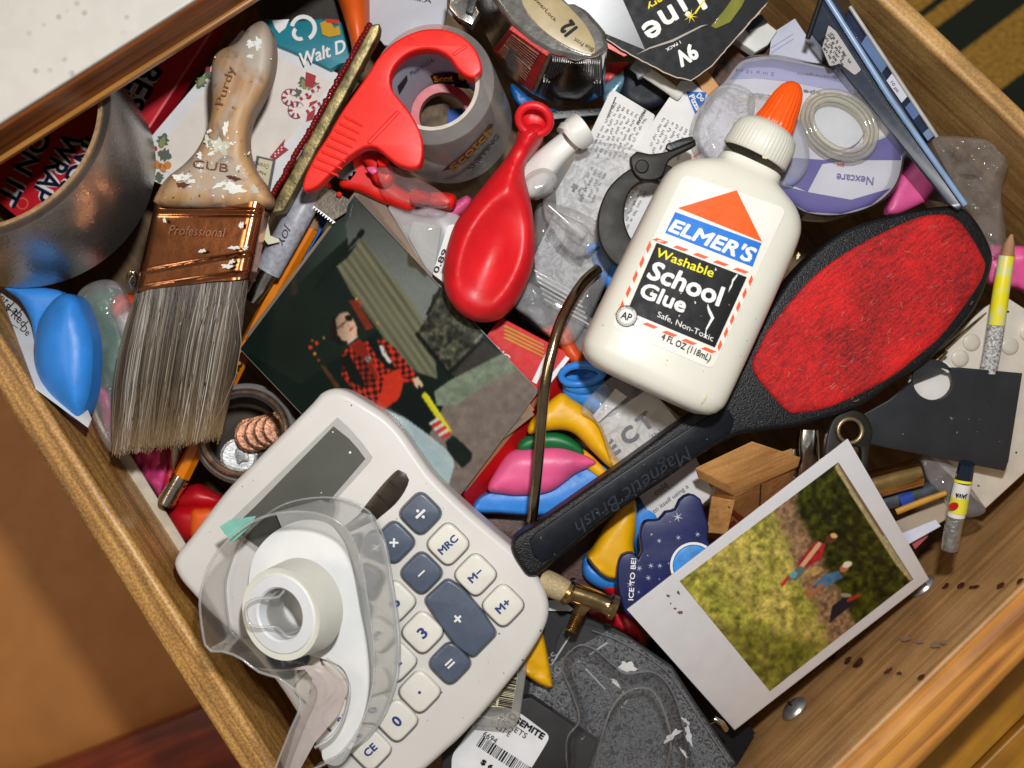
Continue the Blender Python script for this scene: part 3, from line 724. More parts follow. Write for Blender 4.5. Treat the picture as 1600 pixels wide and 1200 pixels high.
# blue balloon and card at left
lc = thing('letter_card', 'white printed card propped against the left drawer wall under the blue balloon', 'card', 60, 560, .05)
lz = planez((-60, 520, .098), (137, 668, .098), (60, 450, .06))
plate('card', [(-70, 515), (-30, 418), (60, 462), (142, 655), (137, 668)], lz, .001, paper, lc)
letters(lc, lz, K, [('nt Lab', tq(18, 478, 43, 44, 14)), ('& Red', tq(24, 492, 43, 44, 13)), ('De', tq(40, 516, 43, 16, 11))]); patch('rule_line', [[(-10, 488), (28, 512), (28, 513.5), (-10, 489.5)]], lz, grey, lc)
blue = latex('blue', 52, 140, 230)
bb = thing('blue_balloon', 'blue balloon with pointed tip beside the paint brush bristles', 'balloon', 95, 560, .07)
inflate('balloon_body', [(92, 462), (118, 462), (134, 485), (147, 530), (148, 580), (141, 625), (122, 656), (98, 640), (72, 612), (56, 575), (55, 530), (66, 492)], .092, .011, 48, blue, bb, skirt=.008)
inflate('balloon_flap', [(8, 448), (95, 455), (92, 490), (66, 500), (56, 540), (48, 500), (30, 468)], .083, .003, 14, blue, bb)
# green balloon in a bag
gb = tag(inflate('green_balloon', [(125, 468), (178, 450), (205, 520), (206, 620), (188, 650), (165, 610), (150, 560), (140, 510)], .058, .008, 26, latex('green', 10, 104, 70), None), 'dark green balloon in a clear bag between the blue balloon and the brush', 'balloon')
tag(inflate('pink_balloon', [(150, 605), (175, 620), (186, 690), (172, 692), (158, 650)], .057, .005, 14, latex('pink', 206, 70, 120), None), 'sliver of pink balloon under the lower left corner of the bristles', 'balloon')
mc = thing('marker_cap', 'round orange and white cap peeping out left of the bristles', 'cap', 200, 500, .055)
inflate('orange_end', [(170, 480), (180, 462), (200, 458), (222, 470), (222, 492), (200, 486), (180, 498)], .068, .009, 26, latex('orange2', 232, 84, 30), mc)
inflate('white_body', [(180, 496), (200, 485), (224, 490), (236, 560), (205, 560), (190, 530)], .066, .009, 26, white_pl, mc)
bag = inflate('clear_bag', [(120, 462), (180, 440), (212, 520), (205, 640), (180, 704), (160, 690), (142, 640), (138, 560)], .078, .003, 18, crk, None, wr=.006); tag(bag, 'crinkled clear bag over the green balloon left of the bristles', 'bag')
ch = thing('key_ring', 'small dark metal ring between duct tape and ferrule', 'ring', 206, 435, .07)
tube('ring', [(206, 424, .085), (213, 434, .083), (208, 446, .08), (200, 440, .08), (201, 430, .084)], .0009, brass, ch, closed=True); tube('ring', [(210, 428, .082), (214, 440, .08), (206, 450, .08), (203, 440, .082)], .0008, chrome, ch, closed=True)
# cream tray edge along the left wall, balloons below the brush
tag(prism('tray_edge', [(136, 636, .06), (144, 630, .06), (168, 680, .06), (205, 712, .06), (292, 852, .06), (281, 868, .06), (250, 820, .06), (176, 712, .06), (155, 680, .06)], [(136, 636, .02), (144, 630, .02), (168, 680, .02), (205, 712, .02), (292, 852, .02), (281, 868, .02), (250, 820, .02), (176, 712, .02), (155, 680, .02)], pm('cream_plastic', C(222, 212, 190), .5), bevel=.001), 'cream plastic tray edge running along the left drawer wall', 'tray')
tag(inflate('hot_pink_balloon', [(188, 700), (250, 690), (262, 720), (250, 775), (236, 758), (222, 745), (205, 722)], .05, .006, 14, latex('hotpink', 222, 76, 138), None, extra=lambda x, y, d: .0018 * math.sin(x * .35 + y * .1)), 'crumpled pink balloon below the lower left of the bristles', 'balloon')
tag(inflate('red_scrap_balloon', [(246, 700), (272, 690), (283, 720), (262, 775), (250, 760)], .047, .004, 10, latex('red', 214, 24, 32), None, wr=.003), 'narrow red balloon scrap beside the pencil eraser end', 'balloon')
tag(inflate('dark_red_balloon', [(262, 792), (280, 770), (302, 757), (320, 762), (352, 782), (350, 800), (310, 840), (290, 845), (272, 828)], .05, .008, 22, latex('darkred', 196, 14, 28), None, extra=lambda x, y, d: -.005 * math.exp(-((y - 792) / 6) ** 2) if d > 4 else 0), 'folded dark red balloon beside the top left calculator corner', 'balloon')
tag(inflate('orange_scrap_balloon', [(298, 800), (312, 795), (335, 798), (330, 825), (300, 842)], .056, .004, 10, latex('orange', 236, 96, 22), None), 'small orange balloon scrap against the calculator edge', 'balloon')
tag(inflate('cream_ribbon', [(268, 702), (278, 694), (281, 700), (277, 722), (270, 736)], .05, .002, 5, pm('cream_ribbon', C(226, 216, 196), .5), None), 'short cream ribbon end beside the pencil', 'ribbon')
# pencils
pen_or = pm('pencil_orange', C(236, 132, 14), .3, var=.06, coat=.3)
p1_ = thing('pencil', 'orange pencil with silver eraser ferrule below the bristles', 'pencil', 290, 740, .055)
loft('barrel', [(330, 640, .07, 13, .0036), (300, 712, .067, 13, .0036), (282, 748, .065, 13, .0036)], pen_or, p1_, n=6, smooth=False, sharp=20)
rp = [(284 - 26 * t, 744 + 44 * t, .065, 13.5 + (1.2 if k in (1, 3, 8, 10) else 0) - (2.5 if k == 12 else 0), .004) for k, t in enumerate([i / 12 for i in range(13)])]
loft('ferrule', rp, chrome, p1_, n=20, smooth=False, sharp=20)
p2_ = thing('pencil', 'orange pencil with black lettering passing under brush and photograph', 'pencil', 420, 460, .06)
loft('barrel', [(486, 356, .066, 12, .0034), (430, 455, .066, 12, .0034), (380, 552, .062, 12, .0034), (355, 604, .06, 12, .0034)], pen_or, p2_, n=6, smooth=False, sharp=20)
loft('tip', [(492, 338, .066, 5, .002), (490, 345, .066, 9, .003), (486, 357, .066, 12, .0034)], pm('pencil_wood', C(150, 116, 84), .7), p2_)
letters(p2_, .0664, K, [('OLE', tq(369, 574, 117, 32, 14), .03)])
gp = thing('grey_marker', 'worn grey marker pen with faded print beside the copper ferrule', 'marker', 440, 370, .07)
loft('barrel', [(492, 290, .082, 21, .0052), (462, 345, .082, 21, .0052), (418, 424, .08, 21, .0052)], pm('grey_barrel', C(168, 168, 176), .35, var=.15, scale=500), gp, n=28)
loft('metal_tip', [(420, 421, .08, 16, .004), (402, 452, .079, 15, .004), (392, 468, .078, 13, .003)], chrome, gp)
letters(gp, .0875, ink(60, 60, 70), [('JOY', tq(443, 366, 118, 34, 14), 0, .3)])
tag(plate('paper_scrap', [(417, 352), (421, 338), (418, 345), (422, 368), (436, 374), (437, 378), (419, 382), (411, 372)], .09, .0004, ink(216, 212, 180)), 'torn cream paper scrap stuck between ferrule and grey marker', 'paper scrap')
tag(plate('blue_card', [(498, 335), (515, 338), (475, 405), (470, 395)], .06, .001, ink(40, 110, 200)), 'narrow blue card corner above the photograph corner', 'card')

# ---------------------------------------------------------------- paint brush
pb = thing('paint_brush', 'angled paint brush with worn wooden handle, copper ferrule and dusty bristles', 'paint brush', 320, 380, .09)
def handlemat():
    m, nt, b = base('handle_wood'); N = nt.nodes; L = nt.links; tc = N.new('ShaderNodeTexCoord')
    mp = N.new('ShaderNodeMapping'); mp.vector_type = 'TEXTURE'; mp.inputs['Rotation'].default_value = (0, 0, math.radians(70)); mp.inputs['Scale'].default_value = (.06, .004, .02); L.new(tc.outputs['Object'], mp.inputs[0])
    n = N.new('ShaderNodeTexNoise'); n.inputs['Scale'].default_value = 1; n.inputs['Detail'].default_value = 6; L.new(mp.outputs[0], n.inputs['Vector'])
    r = N.new('ShaderNodeValToRGB'); r.color_ramp.elements[0].position = .35; r.color_ramp.elements[1].position = .65
    r.color_ramp.elements[0].color = C(150, 112, 76); r.color_ramp.elements[1].color = C(190, 150, 104); L.new(n.outputs[0], r.inputs[0])
    def blot(scale, lo, hi, col, prev):
        q = N.new('ShaderNodeTexNoise'); q.inputs['Scale'].default_value = scale; q.inputs['Detail'].default_value = 5; q.inputs['Distortion'].default_value = .4; L.new(tc.outputs['Object'], q.inputs['Vector'])
        g = N.new('ShaderNodeValToRGB'); g.color_ramp.elements[0].position = lo; g.color_ramp.elements[1].position = hi; L.new(q.outputs[0], g.inputs[0])
        x = N.new('ShaderNodeMixRGB'); L.new(g.outputs[0], x.inputs[0]); L.new(prev, x.inputs[1]); x.inputs[2].default_value = col; return x.outputs[0]
    o = blot(55, .46, .62, C(170, 156, 140), r.outputs[0]); o = blot(110, .58, .70, C(122, 104, 88), o)
    L.new(o, b.inputs['Base Color']); b.inputs['Roughness'].default_value = .5
    bp = N.new('ShaderNodeBump'); bp.inputs['Strength'].default_value = .3; bp.inputs['Distance'].default_value = .0004; L.new(n.outputs[0], bp.inputs['Height']); L.new(bp.outputs[0], b.inputs['Normal'])
    return m
hp = [(410, 33), (424, 50), (428, 85), (421, 125), (405, 158), (391, 185), (386, 212), (388, 240), (399, 268), (416, 292), (420, 322), (330, 325), (246, 320), (246, 300), (262, 277), (288, 256), (310, 230), (325, 196), (331, 165), (330, 120), (333, 92), (345, 78), (370, 66), (390, 42)]
hz = planez((410, 40, .112), (246, 310, .106), (418, 310, .106))
inflate('handle', hp, lambda x, y: hz(x, y) - .004, .006, 22, handlemat(), pb, skirt=.007)
wpaint = pm('white_paint', C(228, 228, 220), .5, var=.08, bump=.5, bscale=1500)
def splat(cx, cy, r, n=34, e=1.0, rot=0, seed=0):
    q = random.Random(seed); ph = q.uniform(0, 6); c, s = math.cos(math.radians(rot)), math.sin(math.radians(rot)); o = []
    for i in range(n):
        a = 2 * math.pi * i / n; k = r * (.8 + .22 * math.sin(2 * a + ph) + .18 * math.sin(5 * a + ph * 3)) * q.uniform(.8, 1.12); x, y = k * math.cos(a), k * e * math.sin(a); o.append((cx + x * c - y * s, cy + x * s + y * c))
    return o
hz2 = lambda x, y: hz(x, y) + .0018
patches('paint_splash', [splat(284, 277, 15, e=.6, rot=-10, seed=1), splat(365, 294, 22, e=.45, rot=-5, seed=2), splat(391, 42 + 27, 6, e=1.6, rot=60, seed=3), splat(391, 88, 5, seed=4), splat(352, 200, 6, e=2, seed=5), splat(312, 243, 6, seed=6), splat(330, 240, 5, seed=16), splat(345, 288, 12, e=.5, rot=-20, seed=7), splat(362, 224, 4, seed=8), splat(403, 68, 7, e=1.8, rot=-20, seed=9), splat(372, 262, 5, seed=10), splat(327, 205, 4, seed=11), splat(311, 258, 4, seed=12), splat(297, 283, 9, e=.6, seed=13)], hz2, wpaint, pb, .0005)
patches('paint_splash', [splat(343, 228, 16, e=1.1, seed=21), splat(325, 222, 8, e=1.3, seed=22), splat(398, 296, 9, e=.8, seed=23)], hz2, pm('pale_paint', C(190, 188, 170), .5, var=.1), pb, .0003)
patch('rust_spot', [splat(285, 289, 11, e=.5, rot=-15, seed=31), splat(365, 278, 12, e=.42, rot=5, seed=32)], hz2, pm('rust', C(92, 46, 26), .8, var=.2, scale=900), pb, .0007)
specks(pb, hz2, wpaint, [(262, 290), (300, 250), (330, 200), (385, 205), (395, 255), (415, 300), (330, 312)], 60, 2.0, 5, 'paint_speck', .0005, 2.0); specks(pb, hz2, ink(60, 44, 34), hp, 26, 1.2, 6, 'dark_speck', .0004, 2.0); specks(pb, hz2, wpaint, hp, 16, 1.6, 8, 'paint_speck', .0005, 1.6)
burn = ink(112, 72, 44)
letters(pb, hz2, burn, [('Purdy', tq(354, 134, -72, 62, 17), -.03)], lift=.0012)
letters(pb, hz2, burn, [('CUB', tq(329, 259, 8, 56, 13), -.02)], lift=.0012)
copper = pm('copper', (.60, .23, .10, 1), .19, 1.0, var=.12, scale=70, bump=.12, bscale=300)
# ferrule: folded copper sheet with pressed ridges and a rounded right side
u_, v_ = 44, 70; V, Fc = [], []
TL, TR, BR_, BL_ = np.array((245, 303)), np.array((420, 311)), np.array((393, 434)), np.array((211, 457))
def ferz(u, v):
    z = .1085 - .0100 * (1 - u)
    if u > .84: t = (u - .84) / .16; z -= .010 * (1 - math.sqrt(max(0, 1 - t * t)))
    if u < .05: t = (.05 - u) / .05; z -= .006 * (1 - math.sqrt(max(0, 1 - t * t)))
    for c, h in ((.15, .0006), (.20, -.0004), (.80 - .12 * u, .0008), (.96 - .04 * u, .0009)):
        z += h * math.exp(-((v - c) / .018) ** 2)
    z -= .0012 * (.16 > v) * 0 
    return z
for j in range(v_ + 1):
    for i in range(u_ + 1):
        u, v = i / u_, j / v_; p = (TL * (1 - u) + TR * u) * (1 - v) + (BL_ * (1 - u) + BR_ * u) * v
        V.append(W(p[0], p[1] - (4 * math.sin(math.pi * min(1, u / .8)) if v == 1 else 0), ferz(u, v)))
n0 = len(V)
rimi = [i for i in range(u_ + 1)] + [j * (u_ + 1) + u_ for j in range(1, v_ + 1)] + [v_ * (u_ + 1) + i for i in range(u_ - 1, -1, -1)] + [j * (u_ + 1) for j in range(v_ - 1, 0, -1)]
for i in rimi: q = V[i].copy(); q.z = .092; V.append(q)
Fc = [(j * (u_ + 1) + i, (j + 1) * (u_ + 1) + i, (j + 1) * (u_ + 1) + i + 1, j * (u_ + 1) + i + 1) for j in range(v_) for i in range(u_)]
for k in range(len(rimi)): a, b = rimi[k], rimi[(k + 1) % len(rimi)]; Fc.append((a, b, n0 + (k + 1) % len(rimi), n0 + k))
fer = mk('ferrule', V, Fc, copper, pb, sharp=60)
for x, y, zn in ((276, 316, .1010), (350, 319, .1052)): lathe('nail', W(x, y, zn), W(x, y, zn - .005), [(.00005, 0), (.0009, .0002), (.0011, .0008), (.0011, .004), (.00005, .004)], steel, pb, n=16)
fz = planez((245, 303, .0989), (420, 311, .1089), (211, 457, .0989))
letters(pb, fz, pm('stamped', (.85, .5, .32, 1), .2, 1.0, var=.05), [('Professional', tq(308, 361, 3, 90, 15), -.02, .3)], lift=.0004)
patches('paint_splash', [splat(366, 387, 10, e=.4, rot=5, seed=41), splat(383, 388, 6, e=.6, seed=42), splat(355, 416, 10, e=.5, rot=-10, seed=43), splat(362, 409, 5, seed=44), splat(316, 392, 6, e=.7, seed=47), splat(377, 352, 4, e=2, seed=45), splat(257, 344, 4, seed=46)], fz, wpaint, pb, .0016)
# bristles: a solid core and a few thousand hairs
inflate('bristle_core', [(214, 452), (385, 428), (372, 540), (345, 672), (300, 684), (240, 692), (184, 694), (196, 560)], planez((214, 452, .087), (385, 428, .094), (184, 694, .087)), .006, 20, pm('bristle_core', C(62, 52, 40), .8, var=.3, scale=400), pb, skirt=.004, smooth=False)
V, Fc, A = [], [], []
bt, bbm = (np.array((212, 456)), np.array((389, 430))), (np.array((176, 706)), np.array((346, 680)))
for k in range(5200):
    s = random.random(); layer = random.random()
    a = bt[0] * (1 - s) + bt[1] * s; sb = min(1, max(0, s + random.gauss(0, .018))); b = bbm[0] * (1 - sb) + bbm[1] * sb
    b = b + (b - a) / np.linalg.norm(b - a) * random.gauss(-3, 5); bend = random.gauss(0, 3.5 if k % 40 else 12); bx = 6 * math.sin(math.pi * s) - 5
    edge = min(s, 1 - s); zt = .0995 + .0062 * min(1, math.sqrt(max(0, edge * 9))) - layer * .003 - .007 * (1 - s); zb = zt - .002 + random.gauss(0, .0007)
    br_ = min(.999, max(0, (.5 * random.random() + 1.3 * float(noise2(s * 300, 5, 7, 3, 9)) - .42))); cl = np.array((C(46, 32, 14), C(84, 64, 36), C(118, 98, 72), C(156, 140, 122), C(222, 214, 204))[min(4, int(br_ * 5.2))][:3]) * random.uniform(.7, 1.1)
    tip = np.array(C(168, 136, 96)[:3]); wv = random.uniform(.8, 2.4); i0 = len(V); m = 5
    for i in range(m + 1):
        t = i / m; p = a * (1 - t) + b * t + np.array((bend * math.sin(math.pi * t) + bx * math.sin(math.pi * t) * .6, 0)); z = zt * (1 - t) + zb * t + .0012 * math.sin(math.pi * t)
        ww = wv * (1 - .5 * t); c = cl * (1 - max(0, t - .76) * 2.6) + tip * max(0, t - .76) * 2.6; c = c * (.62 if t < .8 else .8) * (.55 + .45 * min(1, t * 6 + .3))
        V += [W(p[0] - ww / 2, p[1], z - .0003), W(p[0], p[1], z), W(p[0] + ww / 2, p[1], z - .0003)]; A += [tuple(c) + (1,)] * 3
    for i in range(m):
        r = i0 + i * 3; Fc += [(r, r + 3, r + 4, r + 1), (r + 1, r + 4, r + 5, r + 2)]
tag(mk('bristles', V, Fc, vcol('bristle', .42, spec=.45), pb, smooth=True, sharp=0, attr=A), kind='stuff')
# ================================================================ calculator
ca = thing('calculator', 'off-white desk calculator with dark blue-grey and cream keys, tape dispenser on top', 'calculator', 570, 900, .078)
CZ = .098
body = [(487, 630), (500, 615), (520, 607), (542, 611), (575, 630), (605, 650), (630, 676), (655, 712), (680, 745), (725, 790), (775, 834), (812, 866), (836, 895), (852, 925), (858, 955), (848, 990), (815, 1042), (775, 1092), (735, 1138), (700, 1172), (640, 1222), (560, 1260), (530, 1240), (505, 1190), (465, 1120), (425, 1060), (370, 998), (330, 962), (300, 930), (279, 905), (270, 882), (278, 862), (295, 842), (350, 770), (400, 718)]
calc_m = pm('calculator_shell', C(214, 210, 204), .38, var=.025, scale=40, bump=.04, bscale=3000)
plate('shell', body, CZ, .020, calc_m, ca, 13, True, seg=6)
patch('grime', [circ(845, 985, 1.6, 8), circ(817, 1031, 2, 8, 1), circ(549, 633, 1.2, 8), circ(780, 990, 1.4, 8), circ(690, 1082, 1.3, 8)], CZ, ink(90, 84, 74), ca, .0003)
shade = pm('recess_shade', C(176, 174, 168), .5, var=.03)  # shade of the display recess, painted as a darker flat ring
patch('display_bezel', [[(527, 652), (545, 668), (566, 692), (582, 714), (578, 722), (430, 885), (350, 826), (351, 822)]], CZ, shade, ca, .0003)
plate('display', [(521, 666), (545, 685), (560, 702), (571, 717), (502, 797), (432, 875), (362, 826), (400, 790)], CZ + .0004, .002, pm('display_glass', C(92, 92, 86), .14, var=.1, scale=30), ca)
specks(ca, CZ, ink(120, 108, 92), body, 70, .9, 15, 'grime_speck', .0002, 1.6)
patch('display_scuff', [circ(520, 675, 1.3, 8), circ(547, 707, 2, 8), circ(502, 770, 1, 6)], CZ + .0005, WH, ca, .0003)
solp = [(622, 734), (634, 740), (639, 750), (632, 768), (617, 788), (596, 806), (575, 822), (560, 816), (557, 808), (566, 796), (585, 772), (604, 750)]
plate('solar_panel', solp, CZ + .0006, .002, pm('solar_cell', C(52, 42, 30), .22, var=.25, scale=120), ca, 1, True)
patch('cell_line', [[(608, 751), (622, 762), (621, 764), (607, 753)], [(590, 771), (606, 786), (604, 788), (588, 773)], [(572, 791), (587, 806), (585, 807), (571, 793)]], CZ + .0006, K, ca, .0003)
dk = pm('slate_key', C(82, 92, 110), .33, var=.06, scale=200); lk = pm('cream_key', C(228, 224, 212), .35, var=.03); kt = ink(52, 70, 126)
def key(pts, mat_, txt=None, cx=0, cy=0, ang=-43, w_=20, h_=13, bold=.03, tm=kt):
    socket = inset(pts, -2.2)
    patch('key_socket', [socket], CZ, ink(120, 118, 114), ca, .0002)
    o = plate('key', pts, CZ + .0026, .0035, mat_, ca, 4.5, False, seg=4)
    if txt: letters(o, CZ + .0026, tm, [(txt, tq(cx, cy, ang, w_, h_), .012 if txt == '÷' else bold)], lift=.0003)
    return o
def kq(r, c, s=1.0):
    x, y = 657 + 43 * r - 41.5 * c, 803 + 48 * r + 45 * c
    if (r, c) == (3, 3): x -= 6
    return x, y, spline(roundq([(x, y - 38 * s), (x + 37 * s, y - 1), (x, y + 37 * s), (x - 37 * s, y)], 15), True, 4)
tags = {(0, 0): '÷', (0, 1): '×', (1, 1): '−', (3, 2): '=', (1, 0): 'MRC', (2, 0): 'M−', (3, 0): 'M+', (1, 2): '6', (2, 2): '3', (0, 2): '9', (1, 3): '5', (2, 3): '2', (3, 3): '.', (3, 4): '0', (2, 4): '1', (1, 4): '4', (0, 3): '8', (0, 4): '7', (1, 5): '+/−', (2, 5): '%', (0, 5): 'C', (3, 5): 'CE'}
sz = {'÷': (19, 18), '×': (12, 12), '−': (14, 2.6), '=': (15, 9), 'MRC': (36, 12), 'M−': (25, 12), 'M+': (25, 13), '.': (5, 5), '+/−': (24, 13), '%': (16, 13), 'CE': (22, 13)}
for (r, c), t in tags.items():
    x, y, p = kq(r, c); dark = (r, c) in ((0, 0), (0, 1), (1, 1), (3, 2), (0, 5)); w_, h_ = sz.get(t, (12, 18))
    key(p, dk if dark else lk, t, x, y, -43, w_, h_, .03, WH if dark else kt)
key(roundq([(699, 903), (722, 918), (752, 953), (777, 990), (739, 1029), (712, 1010), (686, 975), (662, 937)], 9), dk, '+', 715, 967, -43, 14, 14, .03, WH)
letters(ca, CZ, kt, [('INSTRUMENTS', tq(463, 921, -46, 76, 9), .0)], lift=.0004)
# ---------------------------------------------------------------- clear tape dispenser
td = thing('tape_dispenser', 'clear plastic tape dispenser with white insert lying on the calculator', 'tape dispenser', 470, 960, .10)
top_o = [(312, 945), (318, 910), (330, 878), (355, 845), (400, 812), (450, 800), (500, 803), (540, 825), (562, 870), (573, 930), (584, 1010), (582, 1075), (563, 1135), (535, 1175), (505, 1195), (460, 1215), (440, 1240), (425, 1220), (450, 1150), (470, 1095), (440, 1062), (405, 1050), (372, 1026), (340, 1016), (322, 1012)]
sp = spline(top_o, True, 7)
def wallring(name, pts, z1, z2, th, mat, parent, sx, sy):
    o_ = pts; i_ = inset(pts, th); V, Fc = [], []; n = len(pts)
    for ring, z in ((o_, z1), (o_, z2), (i_, z2), (i_, z1)):
        for p in ring: dx, dy = (0, 0) if z == z1 else (sx, sy); V.append(W(p[0] + dx, p[1] + dy, z))
    for k in range(4):
        for i in range(n):
            a, b = k * n + i, k * n + (i + 1) % n; c, d = ((k + 1) % 4) * n + (i + 1) % n, ((k + 1) % 4) * n + i; Fc.append((a, b, c, d))
    return mk(name, V, Fc, mat, parent, sharp=60)
dclr = clear('dispenser_clear', tint=(.985, .985, .98), haze=.03, rough=.08, gloss=1, hazecol=(.9, .9, .88))
wallring('clear_wall', sp, .130, .100, 1.6, dclr, td, 40, -22)
rimm = clear('rim_clear', tint=(.90, .90, .88), haze=.22, rough=.1)
tube('wall_edge', [(p[0], p[1], .130) for p in sp[::2]], .0005, rimm, td, n=8, closed=True, smooth=False)
tube('wall_edge', [(p[0] + 40, p[1] - 22, .1012) for p in sp[::2]], .0005, rimm, td, n=8, closed=True, smooth=False)
ins = [(392, 882), (410, 848), (440, 824), (475, 812), (512, 818), (536, 845), (550, 885), (562, 950), (574, 1010), (577, 1072), (562, 1140), (540, 1188), (520, 1197), (504, 1186), (506, 1158), (532, 1124), (545, 1080), (540, 1052), (520, 1035), (470, 1020), (420, 1000), (390, 940)]
plate('milky_base', [(500, 781), (545, 795), (580, 805), (602, 850), (613, 910), (624, 990), (622, 1055), (603, 1115), (575, 1155), (545, 1180), (562, 1140), (577, 1072), (574, 1010), (562, 950), (550, 885), (536, 845), (512, 818), (475, 812), (440, 824), (430, 800)], .1022, .0008, clear('milky', haze=.50, rough=.2, hazecol=(.86, .86, .85)), td)
plate('white_insert', ins, .1035, .001, pm('insert', C(236, 236, 234), .3, var=.02), td, 1, True)
Tt, Bt = W(438, 960, .126), W(472, 946, .1135); Lt = (Bt - Tt).length
tr_ = thing('tape_roll', 'white translucent tape roll held in the clear dispenser', 'tape roll', 450, 955, .115)
kk = .126; rr = 73 * (H - kk) / F
lathe('tape', Tt, Bt, [(rr * .86, .0004), (rr, 0), (rr * 1.06, Lt), (rr * .86, Lt)], pm('tape_cream', C(228, 227, 214), .35, var=.03, scale=60), tr_, n=96)
lathe('core', Tt, Bt, [(rr * .56, .0002), (rr * .60, -.0006), (rr * .84, -.0004), (rr * .86, .0002), (rr * .86, Lt), (rr * .55, Lt)], pm('core_white', C(232, 233, 235), .35, var=.02), tr_, n=80)
hub = lathe('hub', W(448, 955, .123), W(474, 946, .111), [(rr * .46, 0), (rr * .49, 0), (rr * .49, .012), (rr * .46, .012)], rimm, td, n=48)
tag(hub, 'clear hub ring inside the roll')
tube('hub_tongue', [(448, 912, .126), (436, 932, .126), (400, 936, .127), (384, 948, .127), (388, 972, .127), (404, 980, .127), (432, 980, .126), (450, 995, .125), (478, 990, .124)], .0006, rimm, td)
strip = clear('tape_strand', tint=(.95, .92, .90), haze=.42, rough=.2, hazecol=(.80, .70, .66))
plate('tape_strand', [(398, 1044), (440, 1046), (480, 1040), (515, 1040), (540, 1056), (543, 1080), (528, 1118), (492, 1160), (470, 1200), (440, 1215), (462, 1140), (486, 1082), (488, 1060), (476, 1046), (430, 1050)], .112, .0003, strip, td, 0, False)
tube('cutter', [(492, 1168, .112), (520, 1150, .112), (538, 1120, .112), (546, 1078, .112), (534, 1050, .112), (510, 1030, .113)], .0007, rimm, td)
tag(plate('teal_scrap', [(343, 823), (358, 813), (400, 806), (392, 822), (362, 848)], .1265, .0003, pm('teal_paper', C(126, 190, 172), .6), None), 'small pale teal paper scrap under the dispenser rim on the calculator', 'paper scrap')

# ================================================================ photographs and playing cards
sn = thing('snapshot', 'glossy print of a child in pirate costume with eye patch and yellow sword', 'photograph', 600, 530, .074)
q = [(554, 304), (842, 611), (662, 849), (374, 545)]; sz_ = .0795
plate('print_paper', q, sz_, .0006, ink(120, 112, 100, .3), sn)
P = Pic(inset(q, 1), 300, 215, (14, 28, 22))
P.poly([(554, 304), (374, 545), (470, 600), (640, 480)], lambda x, y: np.array((22, 32, 26))[None] * (0.8 + .5 * noise2(x, y, 90, 3))[:, None])
P.poly([(554, 304), (565, 318), (572, 345), (490, 420), (440, 468), (418, 470), (450, 430), (500, 370)], lambda x, y: np.array((54, 66, 60))[None] * np.clip(.45 + (x - 440) / 170, 0, 1.2)[:, None])
P.poly([(556, 308), (700, 462), (684, 478), (674, 505), (660, 500), (600, 430), (566, 375), (545, 392), (540, 350)], lambda x, y: np.stack([70 + 52 * np.clip((y - 320) / 130, 0, 1)] * 3, 1) * np.array((1, 1.05, .99)) * (.97 + .06 * noise2(x, y, 8, 2))[:, None])
P.poly([(456, 405), (462, 405), (466, 460), (455, 462)], (50, 42, 34)); P.line((566, 362), (492, 450), 2.4, (16, 26, 22)); P.line((566, 362), (562, 368), 4, (14, 20, 18))
cur = [(566, 372), (540, 405), (526, 416), (550, 460), (585, 508), (622, 562), (652, 582), (684, 592), (680, 560), (664, 505), (620, 440)]
P.poly(cur, lambda x, y: np.array((118, 118, 92))[None] * (.78 + .22 * np.sin((x * .82 - y * .57) * .55) * .5 + .25 * noise2(x * .82 - y * .57, (x + y) * .05, 5, 2))[:, None])
P.poly([(636, 398), (642, 396), (646, 405), (658, 416), (668, 430), (664, 433), (652, 420), (638, 416)], (72, 66, 50))
P.poly([(742, 560), (800, 552), (842, 611), (662, 849), (640, 740), (690, 640), (700, 600)], lambda x, y: np.array((126, 114, 104))[None] * (.85 + .3 * noise2(x, y, 10, 4))[:, None])
P.poly([(706, 585), (752, 530), (790, 556), (760, 575), (720, 592)], (56, 52, 46), .2)
P.poly([(700, 596), (730, 580), (790, 550), (815, 575), (760, 600), (716, 632), (682, 634), (678, 612)], lambda x, y: np.array((128, 140, 118))[None] * (.8 + .35 * noise2(x, y, 7, 3))[:, None])
P.poly([(690, 448), (676, 462), (672, 480), (666, 500), (650, 522), (654, 535), (688, 572), (704, 588), (712, 572), (756, 528)], lambda x, y: np.array((92, 92, 72))[None] * (.1 + 1.6 * noise2(x, y, 6, 3, 8) ** 1.6)[:, None])
P.line((690, 448), (668, 490), 2.2, (14, 18, 16)); P.line((652, 522), (704, 588), 3, (14, 18, 16)); P.line((704, 580), (756, 530), 2.5, (12, 16, 14)); P.line((742, 534), (754, 522), 1.2, (150, 160, 150))
P.poly([(545, 470), (556, 468), (584, 512), (572, 516)], (128, 46, 26), .2)
for x, y, r, c in ((495, 536, 3.2, (226, 62, 30)), (485, 543, 3.2, (226, 62, 30)), (506, 528, 2, (240, 170, 60)), (492, 553, 2.4, (236, 160, 50)), (498, 563, 2.2, (190, 60, 30)), (557, 467, 2.4, (240, 150, 50)), (563, 473, 2.6, (220, 60, 30)), (590, 505, 1.6, (236, 160, 60)), (488, 532, 1.6, (230, 120, 40)), (506, 575, 1.8, (190, 90, 40))): P.poly(circ(x, y, r, 12), c)
P.poly([(500, 570), (508, 572), (540, 616), (534, 622)], (84, 54, 26), .3)
P.poly([(520, 500), (530, 488), (545, 486), (556, 500), (562, 520), (556, 532), (530, 540), (518, 530)], (24, 22, 18))
chk = lambda x, y: np.where(((np.floor((x * .77 + y * .64 + 9 * noise2(x, y, 26, 2)) / 6.6) + np.floor((-x * .64 + y * .77 + 9 * noise2(x, y, 30, 2, 5)) / 6.6)) % 2 == 0)[:, None], np.array((208, 52, 34)), np.array((54, 20, 16)))
